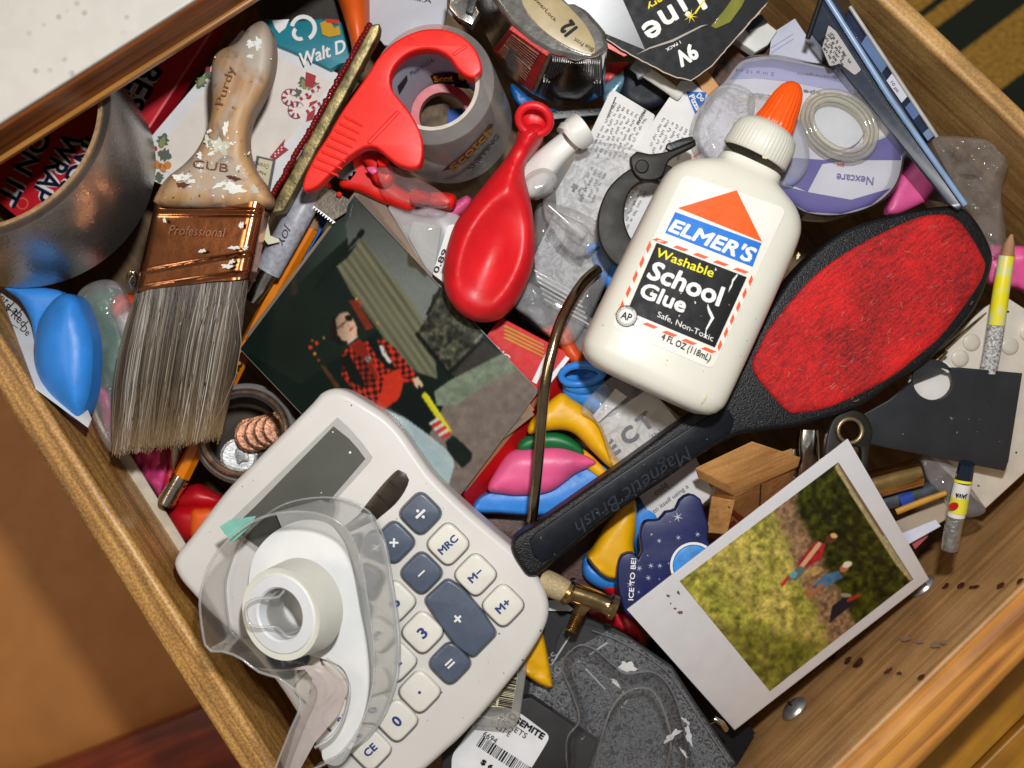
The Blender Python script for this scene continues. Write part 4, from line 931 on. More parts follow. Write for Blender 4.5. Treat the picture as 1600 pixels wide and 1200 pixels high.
P.poly([(534, 552), (545, 542), (570, 534), (600, 530), (618, 545), (640, 572), (655, 590), (650, 605), (640, 596), (622, 600), (630, 640), (640, 650), (600, 652), (570, 640), (545, 600), (534, 590)], chk)
P.poly([(573, 530), (588, 530), (596, 545), (616, 572), (620, 580), (606, 576), (588, 556)], (16, 22, 20)); P.poly([(530, 560), (545, 552), (566, 590), (572, 606), (552, 600)], (18, 22, 18))
P.poly([(545, 540), (562, 530), (572, 540), (562, 555), (550, 548)], (196, 44, 30)); P.poly([(600, 586), (622, 576), (632, 592), (625, 620), (602, 640), (588, 632), (596, 610)], (206, 52, 30), .08); P.line((566, 545), (590, 590), 4.5, (190, 46, 30))
P.poly([(592, 540), (598, 540), (606, 556), (613, 566), (608, 568), (598, 556)], (212, 214, 208)); P.poly(circ(575, 561, 5, 14), (198, 188, 168)); P.poly(circ(573.5, 560, 1.2, 8), K_ := (20, 16, 14)); P.poly(circ(577, 562, 1.2, 8), K_); P.poly(circ(601, 550, 1.3, 8), K_)
P.poly([(524, 498), (532, 489), (544, 488), (552, 498), (558, 512), (558, 524), (546, 534), (534, 532), (527, 520)], lambda x, y: np.array((206, 168, 138))[None] * np.clip(.78 + (x - 528) / 70, .6, 1.1)[:, None]); P.line((527, 514), (552, 492), .8, K_); P.poly(circ(545, 497, 6, 14, 5, 20), K_)
P.poly(circ(535, 511, 2.2, 8, 1, -20), (90, 60, 48)); P.poly(circ(549, 514, 2.6, 8, 1.2, -60), (168, 84, 76)); P.line((541, 503), (546, 509), .7, (170, 128, 102)); P.line((544, 536), (558, 526), 1.5, (214, 206, 196))
P.poly([(600, 640), (632, 618), (655, 600), (672, 612), (668, 640), (675, 662), (655, 670), (640, 660), (620, 650)], (16, 24, 22)); P.poly([(645, 592), (653, 588), (662, 602), (658, 606), (654, 600), (653, 608), (648, 602)], (220, 190, 156)); P.poly([(586, 636), (596, 638), (602, 646), (592, 644)], (206, 172, 140))
P.poly([(586, 634), (604, 640), (632, 652), (664, 675), (695, 700), (708, 716), (710, 728), (704, 748), (690, 790), (600, 800), (570, 700)], lambda x, y: np.array((184, 204, 206))[None] * (.92 + .12 * noise2(x, y, 18, 3))[:, None]); P.line((520, 500), (517, 530), 3, (30, 24, 18)); P.line((640, 665), (700, 712), 1, (166, 188, 192))
P.line((664, 618), (701, 674), 5, (214, 204, 30)); P.line((666, 616), (700, 670), 1.5, (230, 222, 60))
for k in range(6):
    t = k / 6; a = (673 + 22 * t, 662 + 26 * t); P.line((a[0], a[1]), (a[0] + 11, a[1] - 7), 2.4, (204, 48, 34) if k % 2 else (226, 216, 210))
P.poly([(696, 690), (708, 680), (722, 692), (738, 708), (736, 720), (722, 732), (712, 720), (700, 706)], (26, 34, 30), .1)
P.line((528, 512), (533, 509), 1, (70, 46, 36)); P.line((547, 516), (552, 511), 1.1, (150, 60, 56)); P.poly(circ(530, 522, 4, 10, 3), (190, 146, 116), a=.6); P.poly([(548, 540), (566, 530), (590, 590), (575, 606)], (12, 16, 14), a=.35)
P.c *= .88
P.soften(2, .07)
P.build('photo_image', sz_, vcol('glossy_print', .13, coat=.0, spec=.25, bump=.02), sn)
q2 = [(560, 292), (578, 293), (590, 303), (835, 648), (640, 800), (385, 522)]
s2 = thing('snapshot', 'brown toned print peeping out above the pirate costume print', 'photograph', 600, 400, .072)
plate('print_paper', q2, .0765, .0006, ink(128, 108, 92, .3), s2); P2 = Pic([(566, 297), (835, 640), (640, 790), (394, 520)], 120, 90, (120, 104, 90)); P2.poly([(566, 290), (850, 650), (820, 660), (600, 340)], (150, 118, 90), .2, 14); P2.build('photo_image', .0765, vcol('glossy_print'), s2)
# playing cards
pc = thing('playing_card_box', 'red and white playing card box under the pirate costume print', 'card box', 780, 640, .055)
redc = pm('red_box', C(206, 24, 26), .5, var=.05, spec=.25); tanp = ink(190, 160, 110)
BT, BB = .0735, .057
prism('box', [(783, 495, BT), (893, 553, BT), (722, 768, BT), (612, 710, BT)], [(800, 515, BB), (872, 646, BB), (738, 800, BB), (640, 730, BB)], redc, pc, .0004)
def sidez(px, py): return planez((893, 553, BT), (722, 768, BT), (738, 800, BB))(px, py)
patch('label_panel', [[(852, 607), (862, 650), (757, 776), (745, 741)]], sidez, ink(228, 218, 206), pc, .0004); patch('card_edge', [[(842, 617), (846, 623), (728, 768), (722, 766)]], sidez, tanp, pc, .0006)
letters(pc, sidez, ink(190, 50, 60), [('Premium Quality', tq(795, 717, 129, 96, 9), .02), ('Playing Cards', tq(807, 703, 129, 82, 9), .02), ('Made in U.S.A.', tq(816, 690, 129, 74, 8), .0)], lift=.0008)
gold = ink(190, 140, 30)
patch('gold_line', [[(790, 508 + k * 6), (850, 538 + k * 6), (850, 540.5 + k * 6), (786, 510 + k * 6)] for k in range(4)], BT, gold, pc, .0003); patch('white_stripe', [[(858, 541), (866, 545), (838, 600), (831, 596)], [(884, 556), (890, 560), (850, 612), (844, 607)]], BT, WH, pc, .0003); patch('gold_line', [[(715 - 4 * k, 757 + 5 * k), (728 - 4 * k, 762 + 5 * k), (728 - 4 * k, 764 + 5 * k), (715 - 4 * k, 759 + 5 * k)] for k in range(3)], sidez, gold, pc, .0008)
letters(pc, BT, WH, [('PLAYING', tq(768, 540, 38, 70, 10), .03)], lift=.0004)

# ================================================================ jar of coins
jar = thing('glass_jar', 'small glass jar standing open among balloons left of the calculator', 'jar', 380, 680, .035)
gl_ = clear('jar_glass', tint=(.90, .88, .82), haze=.05, gloss=1.0, rough=.04)
JT, JB = W(382, 676, .074), W(392, 684, .036); JL = (JB - JT).length; R0 = 78 * (H - .074) / F
lathe('glass_wall', JT, JB, [(R0 * .72, 0), (R0 * .80, -.0012), (R0 * .86, 0), (R0 * .86, .003), (R0 * .94, .0045), (R0 * .87, .0062), (R0 * .97, .009), (R0 * 1.02, .013), (R0 * 1.04, JL), (R0 * .96, JL), (R0 * .95, .014), (R0 * .80, .008), (R0 * .74, .003)], gl_, jar, n=80)
rimb = pm('copper_reflection', (.50, .34, .24, 1), .25, .9, var=.35, scale=150)  # copper reflections in the jar glass, put in as a coloured ring
for r_, d_, t_ in ((.83, -.0008, .0011), (.94, .005, .0009), (1.0, .010, .0009)):
    n = 60; ax = (JB - JT).normalized(); s_ = ax.cross(Vector((0, 1, 0))).normalized(); u_2 = ax.cross(s_)
    V, Fc = [], []
    for i in range(n):
        a = 2 * math.pi * i / n; d = s_ * math.cos(a) + u_2 * math.sin(a); c = JT + ax * d_ + d * R0 * r_
        for j in range(8): b = 2 * math.pi * j / 8; V.append(c + d * math.cos(b) * t_ + ax * math.sin(b) * t_)
    for i in range(n):
        for j in range(8): Fc.append((i * 8 + j, ((i + 1) % n) * 8 + j, ((i + 1) % n) * 8 + (j + 1) % 8, i * 8 + (j + 1) % 8))
    mk('thread_ring', V, Fc, rimb if r_ < .9 else clear('thread_glass', tint=(.6, .52, .42), haze=.2), jar)
tag(plate('jar_floor', circ(392, 684, 74), .0375, .001, pm('jar_dark', C(70, 58, 46), .6, var=.3), jar))
pen = pm('penny', (.42, .20, .12, 1), .34, .9, var=.3, scale=400, bump=.5, bscale=1400); nick = pm('nickel', (.48, .48, .47, 1), .45, .9, var=.15, scale=400, bump=.4, bscale=1200)
def coin(lbl, x, y, z, r, m, rot, grp=None, big=0):
    t = thing('coin', lbl, 'coin', x, y, z, grp); R = r * (H - z) / F
    lathe('disc', W(x, y, z), W(x, y, z - .0016), [(.00002, .0001), (R * .86, .0001), (R * .90, -.0003), (R, -.0001), (R, .0015), (.00002, .0015)], m, t, n=48)
    head = [(-.1, -.62), (.22, -.6), (.4, -.35), (.34, -.2), (.5, 0), (.36, .1), (.36, .28), (.14, .34), (.2, .56), (-.4, .56), (-.36, .2), (-.5, -.1), (-.4, -.45)]
    c, s = math.cos(math.radians(rot)), math.sin(math.radians(rot))
    inflate('portrait', [(x + (a * c - b * s) * r * .9, y + (a * s + b * c) * r) for a, b in head], z, .0003, 7, m, t, skirt=.0004, grid=4)
    letters(t, z, m, [('LIBERTY', tq(x - .62 * r * c * .9, y - .62 * r * s * .9, rot + 90, r * .9, r * .17))], lift=.00035)
coin('topmost copper penny leaning on the others in the jar', 436, 669, .0470, 26, pen, 20, 'coins in the glass jar'); coin('second copper penny in the fanned row in the jar', 422, 672, .0456, 26, pen, -30, 'coins in the glass jar')
coin('third copper penny in the fanned row in the jar', 408, 676, .0442, 26, pen, 15, 'coins in the glass jar'); coin('lowest copper penny of the fan, beside the silver coin in the jar', 394, 680, .0426, 27, pen, 40, 'coins in the glass jar')
coin('silver coin with profile lying flat in the jar', 373, 713, .0405, 28, nick, -100, 'coins in the glass jar')

# ================================================================ centre: balloons
pinkl, yel, grn = latex('pink2', 238, 96, 148), latex('yellow', 242, 180, 0), latex('green2', 8, 110, 56)
tag(inflate('blue_balloon', [(738, 800), (750, 775), (790, 762), (860, 755), (925, 722), (955, 735), (950, 770), (905, 800), (840, 806), (780, 803)], .062, .006, 20, blue, None, extra=lambda x, y, d: .002 * math.exp(-((d - 5) / 3) ** 2)), 'flat blue balloon with rolled rim between calculator and brush handle', 'balloon')
tag(inflate('pink_balloon', [(762, 765), (775, 735), (800, 705), (840, 700), (885, 700), (932, 722), (900, 740), (860, 768), (815, 774), (785, 772)], .069, .006, 22, pinkl, None, wr=.002), 'pink balloon lying on the flat blue balloon beside the brass tube', 'balloon')
tag(inflate('green_balloon', [(808, 702), (815, 686), (845, 676), (880, 678), (906, 695), (912, 712), (880, 704), (840, 702), (820, 708)], .069, .004, 12, grn, None), 'dark green balloon between yellow and pink balloons', 'balloon')
tag(inflate('yellow_balloon', [(828, 660), (850, 635), (877, 614), (892, 622), (925, 645), (940, 665), (955, 700), (975, 735), (955, 732), (925, 705), (900, 680), (880, 672), (850, 674), (826, 678)], .073, .006, 16, yel, None), 'yellow balloon curving round beside the white ECT sachet', 'balloon')
tag(inflate('yellow_balloon', [(905, 700), (925, 712), (950, 740), (940, 748), (912, 726)], .068, .002, 6, yel, None), 'small dark fold of yellow balloon above the brush handle', 'balloon')
tag(inflate('yellow_balloon', [(925, 860), (950, 820), (990, 780), (994, 820), (990, 850), (992, 872), (985, 892), (960, 905), (938, 896), (918, 872)], .066, .006, 18, yel, None, extra=lambda x, y, d: .0018 * math.exp(-((d - 4) / 3) ** 2) if y > 870 else 0), 'yellow balloon with round lip below the brush handle', 'balloon')
tag(inflate('blue_balloon', [(985, 800), (1005, 782), (1030, 800), (1025, 840), (1000, 875), (990, 850)], .058, .004, 14, blue, None), 'blue balloon sliver between yellow balloon and starry magnet', 'balloon')
tag(inflate('blue_balloon', [(915, 868), (935, 885), (985, 890), (982, 918), (945, 922), (915, 905), (910, 885)], .056, .005, 14, blue, None), 'blue balloon under the lip of the lower yellow balloon', 'balloon')
tag(inflate('crimson_balloon', [(938, 912), (975, 905), (1000, 915), (1000, 940), (960, 935)], .056, .004, 12, latex('crim', 190, 14, 36), None), 'crimson balloon patch beside the starry magnet', 'balloon')
tag(inflate('crimson_balloon', [(920, 958), (950, 955), (985, 965), (1000, 985), (1007, 1000), (995, 1003), (965, 982), (940, 970)], .058, .003, 9, latex('crim', 190, 14, 36), None, extra=lambda x, y, d: .0012 * math.sin((x - y) * .5)), 'crimson balloon tail pointing at the floral card', 'balloon')
tag(inflate('yellow_balloon', [(810, 1030), (835, 985), (848, 990), (862, 1060), (862, 1074), (850, 1072), (828, 1060), (815, 1048)], .074, .004, 9, yel, None, extra=lambda x, y, d: -.002 * math.exp(-((y - 1056 + (862 - x) * .35) / 3) ** 2)), 'yellow balloon tip sticking out below the calculator', 'balloon')
tag(inflate('orange_balloon', [(845, 515), (870, 507), (892, 512), (902, 540), (915, 560), (905, 575), (885, 560), (870, 535)], .07, .006, 14, latex('orange3', 226, 84, 30), None), 'orange balloon behind the brass tube beside the bottle base', 'balloon')
nb = thing('blue_balloon', 'blue balloon with open round mouth beside the bottle base', 'balloon', 910, 600, .06)
inflate('balloon_body', [(880, 600), (900, 585), (938, 592), (962, 630), (950, 655), (918, 640), (884, 625)], .066, .006, 16, blue, nb)
tube('balloon_mouth', [(877, 585, .078), (892, 573, .081), (915, 571, .083), (935, 576, .083), (942, 584, .081), (930, 594, .077), (905, 600, .075), (884, 597, .076)], .0016, blue, nb, closed=True)
inflate('balloon_neck', [(880, 588), (910, 577), (938, 585), (945, 605), (915, 618), (884, 610)], .071, .003, 10, blue, nb, extra=lambda x, y, d: -.004 * math.exp(-(((x - 910) / 18) ** 2 + ((y - 588) / 8) ** 2)))
n2 = thing('blue_balloon', 'blue balloon neck poking out under the black carabiner ring', 'balloon', 940, 410, .07)
inflate('balloon_body', [(924, 396), (945, 385), (965, 400), (975, 440), (960, 462), (944, 445), (930, 420)], .072, .006, 14, blue, n2)
tube('balloon_rim', [(919, 395, .078), (922, 388, .08), (932, 383, .081), (945, 378, .08)], .0015, blue, n2)
# brass tube
bt_ = tag(tube('brass_tube', [(935, 420, .086), (912, 440, .090), (892, 470, .096), (875, 505, .100), (862, 550, .102), (852, 600, .102), (846, 660, .100), (841, 720, .098), (835, 780, .094), (831, 814, .090)], .0021, pm('brass_tube', (.42, .31, .19, 1), .16, 1.0, var=.2, scale=100, bump=.05), n=20), 'thin curved brass tube standing over the playing card box and pink balloon', 'tube')
# sachet and its bag
sa = thing('sachet', 'white printed paper sachet lettered ECT under the black brush handle', 'sachet', 1020, 700, .058)
sz2 = planez((935, 662, .072), (1010, 612, .076), (1115, 775, .064))
plate('paper', [(932, 660), (1008, 611), (1030, 622), (1060, 660), (1112, 765), (1108, 778), (1040, 840), (1020, 812)], sz2, .0008, paper, sa, 0)
letters(sa, sz2, ink(74, 74, 84), [('E', tq(957, 700, -37, 17, 26), .035), ('C', tq(983, 680, -37, 26, 27), .045), ('T', tq(1008, 659, -37, 24, 27), .035)])
letters(sa, sz2, ink(90, 90, 96), [('cold', tq(1032, 764, -37, 24, 9)), ('to itself using a', tq(1048, 780, -37, 68, 9)), ('to the skin', tq(1050, 796, -37, 44, 8)), ('IN', tq(1026, 678, -37, 16, 7))])
tag(plate('white_slip', [(926, 650), (962, 607), (980, 620), (934, 660)], .079, .0004, paper), 'little white slip inside the clear film under the bottle', 'paper slip')
tag(inflate('clear_film', [(908, 640), (952, 592), (985, 590), (1060, 650), (1072, 668), (975, 742), (935, 665)], .0815, .0015, 12, crk, None, wr=.006), 'crinkled clear film over the ECT sachet', 'film')

# ================================================================ lint brush
lb = thing('lint_brush', 'black plastic lint brush with red velvet pad lying diagonally under the glue bottle', 'lint brush', 1200, 600, .075)
lz_ = planez((830, 870, .101), (1500, 322, .094), (1450, 562, .092))
lo = [(800, 848), (850, 811), (950, 741), (1010, 698), (1060, 662), (1110, 630), (1150, 590), (1180, 530), (1215, 465), (1262, 405), (1325, 358), (1400, 334), (1450, 324), (1500, 322), (1528, 345), (1550, 387), (1552, 415), (1536, 462), (1512, 500), (1455, 560), (1400, 597), (1350, 632), (1300, 652), (1250, 666), (1200, 673), (1150, 682), (1100, 708), (1050, 743), (950, 811), (875, 872), (835, 902), (815, 890)]
def leather(name, col, bs):
    return pm(name, col, .36, var=.2, scale=500, bump=.6, bscale=bs, spec=.35)
lblack = leather('pebbled_black', C(22, 22, 24), 1500)
plate('brush_body', lo, lz_, .014, lblack, lb, 9, True, seg=5)
pan = [(827, 846), (838, 832), (950, 754), (1050, 686), (1120, 641), (1138, 640), (1147, 655), (1142, 675), (1060, 724), (960, 790), (862, 872), (846, 879), (834, 868)]
plate('handle_inlay', pan, lz_, .001, pm('smooth_black', C(16, 20, 28), .36, var=.15, spec=.3), lb, 2, False, dz=.0006)
lm = pm('embossed_black', C(44, 48, 56), .25, var=.1)
letters(lb, lambda x, y: lz_(x, y) + .0006, lm, [('Magnetic Brush', tq(988, 763, 145.5, 215, 30), -.005, .25)], lift=.0005)
redp = [(1200, 515), (1240, 465), (1285, 420), (1350, 378), (1425, 343), (1462, 335), (1490, 339), (1511, 360), (1535, 400), (1539, 420), (1525, 452), (1475, 520), (1440, 552), (1385, 594), (1300, 635), (1245, 646), (1230, 643), (1200, 612), (1178, 583), (1176, 562), (1187, 540)]
def velvet():
    m, nt, b = base('red_velvet'); N = nt.nodes; L = nt.links; tc = N.new('ShaderNodeTexCoord')
    mp = N.new('ShaderNodeMapping'); mp.vector_type = 'TEXTURE'; mp.inputs['Rotation'].default_value = (0, 0, math.radians(38)); mp.inputs['Scale'].default_value = (.005, .0009, .003); L.new(tc.outputs['Object'], mp.inputs[0])
    n1 = N.new('ShaderNodeTexNoise'); n1.inputs['Scale'].default_value = 1; n1.inputs['Detail'].default_value = 4; L.new(mp.outputs[0], n1.inputs['Vector'])
    n2 = N.new('ShaderNodeTexNoise'); n2.inputs['Scale'].default_value = 1100; n2.inputs['Detail'].default_value = 3; L.new(tc.outputs['Object'], n2.inputs['Vector'])
    n3 = N.new('ShaderNodeTexNoise'); n3.inputs['Scale'].default_value = 40; n3.inputs['Detail'].default_value = 4; L.new(tc.outputs['Object'], n3.inputs['Vector'])
    a = N.new('ShaderNodeMath'); a.operation = 'ADD'; L.new(n1.outputs[0], a.inputs[0]); L.new(n2.outputs[0], a.inputs[1])
    a2 = N.new('ShaderNodeMath'); a2.operation = 'ADD'; L.new(a.outputs[0], a2.inputs[0]); L.new(n3.outputs[0], a2.inputs[1])
    r = N.new('ShaderNodeValToRGB'); L.new(a2.outputs[0], r.inputs[0])
    a2.use_clamp = False; dv = N.new('ShaderNodeMath'); dv.operation = 'DIVIDE'; dv.inputs[1].default_value = 3; L.new(a2.outputs[0], dv.inputs[0]); L.new(dv.outputs[0], r.inputs[0])
    r.color_ramp.elements[0].position = .38; r.color_ramp.elements[0].color = C(110, 2, 6); r.color_ramp.elements[1].position = .62; r.color_ramp.elements[1].color = C(226, 22, 20)
    L.new(r.outputs[0], b.inputs['Base Color']); b.inputs['Roughness'].default_value = .75; b.inputs['Sheen Weight'].default_value = .08; b.inputs['Sheen Tint'].default_value = (1, .3, .3, 1)
    bp = N.new('ShaderNodeBump'); bp.inputs['Strength'].default_value = .9; bp.inputs['Distance'].default_value = .0006; L.new(dv.outputs[0], bp.inputs['Height']); L.new(bp.outputs[0], b.inputs['Normal'])
    return m
inflate('velvet_pad', redp, lambda x, y: lz_(x, y) - .0006, .0022, 8, velvet(), lb, skirt=.001, grid=9)

V, Fc = [], []; q_ = random.Random(3)
for k in range(150):
    x, y = q_.uniform(1190, 1530), q_.uniform(345, 640)
    if not ((x - 1360) * .78 - (y - 490) * -.62 < 1e9 and abs((x - 1360) * .62 + (y - 490) * .78) < 92 and abs((x - 1360) * .78 - (y - 490) * .62) < 165): continue
    a = q_.gauss(-.65, .5); l = q_.uniform(3, 11); z0 = lz_(x, y) + .0022; cv = q_.uniform(-2, 2); i0 = len(V); w2 = q_.uniform(.25, .45)
    for i in range(5):
        t = i / 4 - .5; px, py = x + math.cos(a) * l * t - math.sin(a) * cv * (1 - 4 * t * t), y + math.sin(a) * l * t + math.cos(a) * cv * (1 - 4 * t * t)
        V += [W(px - math.sin(a) * w2, py + math.cos(a) * w2, z0), W(px + math.sin(a) * w2, py - math.cos(a) * w2, z0 + .0002)]
    for i in range(4): Fc.append((i0 + 2 * i, i0 + 2 * i + 2, i0 + 2 * i + 3, i0 + 2 * i + 1))
tag(mk('lint_fibres', V, Fc, ink(226, 150, 140), lb, smooth=False), kind='stuff')
specks(lb, lz_, ink(120, 116, 112), lo, 90, .9, 12, 'dust_speck', .0012, 2.5)
# ================================================================ glue bottle
gb_ = thing('glue_bottle', 'white school glue bottle with orange twist cap lying across the lint brush', 'glue bottle', 1090, 440, .094)
glue = pm('milky_plastic', C(222, 219, 205), .32, var=.03, scale=30, sss=.06)
ax0, ax1 = np.array((1010, 604)), np.array((1170, 262)); axd = (ax1 - ax0) / np.linalg.norm(ax1 - ax0); prp = np.array((-axd[1], axd[0]))
def along(t, wd, hh, ex=2.0): p = ax0 * (1 - t) + ax1 * t; return (p[0], p[1], .1130, wd, hh)
st = [along(-.015, 88, .0125), along(0, 104, .0145), along(.02, 113, .0158), along(.05, 119, .0165), along(.12, 121, .0167), along(.4, 120, .0168), along(.65, 118, .0168), along(.78, 116, .0167), along(.84, 112, .0163), along(.885, 102, .0155), along(.92, 86, .0145), along(.95, 64, .013), along(.965, 52, .012), along(1.0, 50, .0118)]
loft('bottle_body', st, glue, gb_, n=64, ex=3.4, step=6, smooth=True, sharp=60)
rib = pm('cap_white', C(218, 216, 202), .4, var=.03)
# ribbed white collar
c0, c1 = W(1178, 246, .1130), W(1206, 194, .1145); V, Fc = [], []; d = (c1 - c0).normalized(); sd = d.cross(Vector((0, 0, 1))).normalized(); up = sd.cross(d)
prof = [(0, .0118), (.05, .0126), (.55, .0122), (.78, .0112), (.9, .0095), (1.0, .0068), (1.0, .001)]; nn = 150
for t, r in prof:
    for j in range(nn):
        a = 2 * math.pi * j / nn; q_ = r + (.00028 if j % 3 == 0 else 0) * (1 if t < .9 else 0); V.append(c0 + (c1 - c0) * t + sd * math.cos(a) * q_ + up * math.sin(a) * q_)
for i in range(len(prof) - 1):
    for j in range(nn): Fc.append((i * nn + j, i * nn + (j + 1) % nn, (i + 1) * nn + (j + 1) % nn, (i + 1) * nn + j))
mk('screw_collar', V, Fc, rib, gb_, sharp=60)
loft('nozzle_base', [(1200, 204, .1145, 29, .0066), (1210, 190, .1150, 26, .006), (1214, 184, .1150, 25, .0058)], pm('pale_pink', C(238, 200, 192), .4), gb_, n=32)
oc = pm('orange_cap', C(250, 88, 10), .36, var=.03)
c0, c1 = W(1206, 202, .1145), W(1243, 129, .1165); V, Fc = [], []; d = (c1 - c0).normalized(); sd = d.cross(Vector((0, 0, 1))).normalized(); up = sd.cross(d)
prof = [(0, .0070), (.06, .0076), (.16, .0074), (.3, .0066), (.5, .0061), (.7, .0052), (.85, .0041), (.94, .0031), (.985, .002), (1.0, .0004)]; nn = 96
for t, r in prof:
    for j in range(nn):
        a = 2 * math.pi * j / nn; q_ = r + (.0003 if j % 4 < 2 else 0) * (1 if t < .9 else 0); V.append(c0 + (c1 - c0) * t + sd * math.cos(a) * q_ + up * math.sin(a) * q_)
for i in range(len(prof) - 1):
    for j in range(nn): Fc.append((i * nn + j, i * nn + (j + 1) % nn, (i + 1) * nn + (j + 1) % nn, (i + 1) * nn + j))
mk('twist_cap', V, Fc, oc, gb_, sharp=60)
# label: follows the slightly domed front of the bottle
def bz(px, py):
    z = .1295
    for _ in range(3):
        k = (H - z) / (H - .1130); x, y = 800 + (px - 800) * k, 600 + (py - 600) * k
        r = np.array((x, y)) - ax0; s_ = abs(r.dot(prp)) / 119.5; s_ = min(s_, .985)
        z = .1130 + .0168 * (1 - s_ ** 3.4) ** (1 / 3.4)
    return z + .00012
def dense(p, step=12):
    o = []
    for i in range(len(p)):
        a, b = np.array(p[i - 1], float), np.array(p[i], float); k = max(1, int(np.linalg.norm(b - a) / step)); o += [tuple(a + (b - a) * j / k) for j in range(k)]
    return o
def curved(name, pts, mat, parent, lift):
    """printed area that follows the bottle: outline plus inner grid"""
    P_ = dense(pts, 9); A_ = [Vector(p) for p in P_]; n = len(P_); X = np.array(P_)
    gx, gy = np.meshgrid(np.arange(X[:, 0].min(), X[:, 0].max(), 10), np.arange(X[:, 1].min(), X[:, 1].max(), 10)); G = np.stack([gx.ravel(), gy.ravel()], 1)
    x, y = G[:, 0][:, None], G[:, 1][:, None]; Y = np.roll(X, -1, 0); c = ((X[None, :, 1] > y) != (Y[None, :, 1] > y)) & (x < (Y[None, :, 0] - X[None, :, 0]) * (y - X[None, :, 1]) / (Y[None, :, 1] - X[None, :, 1] + 1e-12) + X[None, :, 0])
    G = G[c.sum(1) % 2 == 1]
    vs, _, fs, _, _, _ = delaunay_2d_cdt(A_ + [Vector((float(a), float(b))) for a, b in G], [(i, (i + 1) % n) for i in range(n)], [], 1, 1e-4)
    V = [W(v.x, v.y, bz(v.x, v.y) + lift) for v in vs]; Fc = []
    for f in fs:
        f = list(f)
        if (V[f[1]] - V[f[0]]).cross(V[f[2]] - V[f[0]]).z < 0: f = f[::-1]
        Fc.append(tuple(f))
    return mk(name, V, Fc, mat, parent, sharp=0)
LBL = [(1068, 272), (1229, 326), (1113, 577), (955, 510)]
labp = pm('label_paper', C(230, 226, 216), .4, var=.02, spec=.25)
lab = curved('paper_label', roundq(LBL, 12), labp, gb_, .0001)
curved('orange_triangle', [(1151, 297), (1191, 378), (1059, 325)], ink(248, 92, 20), lab, .00022)
curved('blue_band', [(1055, 331), (1190, 380), (1176, 417), (1039, 364)], ink(34, 116, 206), lab, .00022)
letters(lab, bz, WH, [("ELMER'S", [(1052, 340), (1185, 388), (1173, 412), (1043, 361)], .035, .15)], lift=.00045)
letters(lab, bz, WH, [('R', tq(1171, 408, 20, 3, 4))], lift=.00045)
fr = [(1020, 372), (1177, 430), (1119, 552), (967, 488)]
ro, dash = ink(244, 96, 60), []
frd = roundq(fr, 9); L_tot = 0
def dashes(corners):
    out = []
    for i in range(4):
        a, b = np.array(corners[i], float), np.array(corners[(i + 1) % 4], float); Ld = np.linalg.norm(b - a); d = (b - a) / Ld; n_ = np.array((-d[1], d[0])); k = int(Ld / (30 if i % 2 == 0 else 22)); step = Ld / k
        for j in range(k):
            s0 = a + d * (j * step + 3); s1 = a + d * (j * step + step * .68); out.append([tuple(s0 - n_ * 2.6 + d * 3), tuple(s1 - n_ * 2.6 + d * 3), tuple(s1 + n_ * 2.6 - d * 3), tuple(s0 + n_ * 2.6 - d * 3)])
    return out
patch('dashed_frame', dashes(fr), bz, ro, lab, .00025)
blk = [(1026, 379), (1167, 433), (1117, 543), (980, 486)]
curved('black_panel', blk, ink(16, 14, 16), lab, .0003)
letters(lab, bz, ink(240, 232, 20), [('Washable', [(1029, 387), (1118, 420), (1113, 434), (1023, 400)], .012)], lift=.0006)
letters(lab, bz, WH, [('School', [(1024, 407), (1134, 449), (1123, 480), (1008, 434)], .03), ('Glue', [(1008, 440), (1077, 466), (1068, 490), (996, 463)], .03)], lift=.0006)
letters(lab, bz, WH, [('Safe, Non-Toxic', [(1029, 486), (1116, 525), (1113, 535), (1026, 496)], .005)], lift=.0006)
letters(lab, bz, K, [('4 FL OZ (118mL)', [(1036, 520), (1113, 555), (1107, 568), (1031, 533)], .012)], lift=.0006)
patch('crack', [[(1152, 428), (1153, 430), (1146, 440), (1144, 447), (1141, 452), (1138, 457), (1140, 449), (1143, 443), (1144, 437)], [(1106, 474), (1108, 480), (1112, 488), (1116, 497), (1112, 503), (1108, 510), (1104, 516), (1103, 528), (1101, 528), (1103, 513), (1108, 503), (1111, 497), (1107, 488), (1105, 481)], [(1118, 418), (1120, 422), (1117, 423)], [(1060, 493), (1063, 492), (1061, 495)], [(1085, 470), (1088, 473), (1086, 475)]], bz, WH, lab, .00065)
specks(gb_, bz, ink(206, 192, 140), [(925, 520), (1050, 255), (1265, 330), (1135, 630), (1000, 600)], 26, 1.3, 44, 'grime_speck', .0007, 2.0)
patch('dried_glue', [splat(1196, 246, 6, e=.5, rot=20, seed=81), splat(1100, 624, 8, e=.3, rot=-60, seed=82), splat(1247, 400, 3, e=2, seed=83)], bz, ink(214, 204, 160), gb_, .0004)
seal = curved('approval_seal', circ(979, 494, 17), ink(30, 30, 34), lab, .0004); curved('seal_ring', circ(979, 494, 15.6), ink(200, 198, 190), lab, .0005); curved('seal_ring', circ(979, 494, 11), WH, lab, .0006)
letters(lab, bz, K, [('AP', tq(979, 494, 20, 17, 12), .02)], lift=.0009); letters(lab, bz, K, [('ACME', tq(984, 481, 25, 13, 4))], lift=.0009); letters(lab, bz, K, [('TM', tq(989, 508, 20, 5, 3))], lift=.0006)
patch('seal_teeth', [[(979 + 13 * math.cos(a) - .5, 494 + 13 * math.sin(a)), (979 + 13 * math.cos(a) + .5, 494 + 13 * math.sin(a)), (979 + 15 * math.cos(a + .05), 494 + 15 * math.sin(a + .05)), (979 + 15 * math.cos(a), 494 + 15 * math.sin(a))] for a in [k * .22 for k in range(1, 19)]], bz, K, lab, .0008)
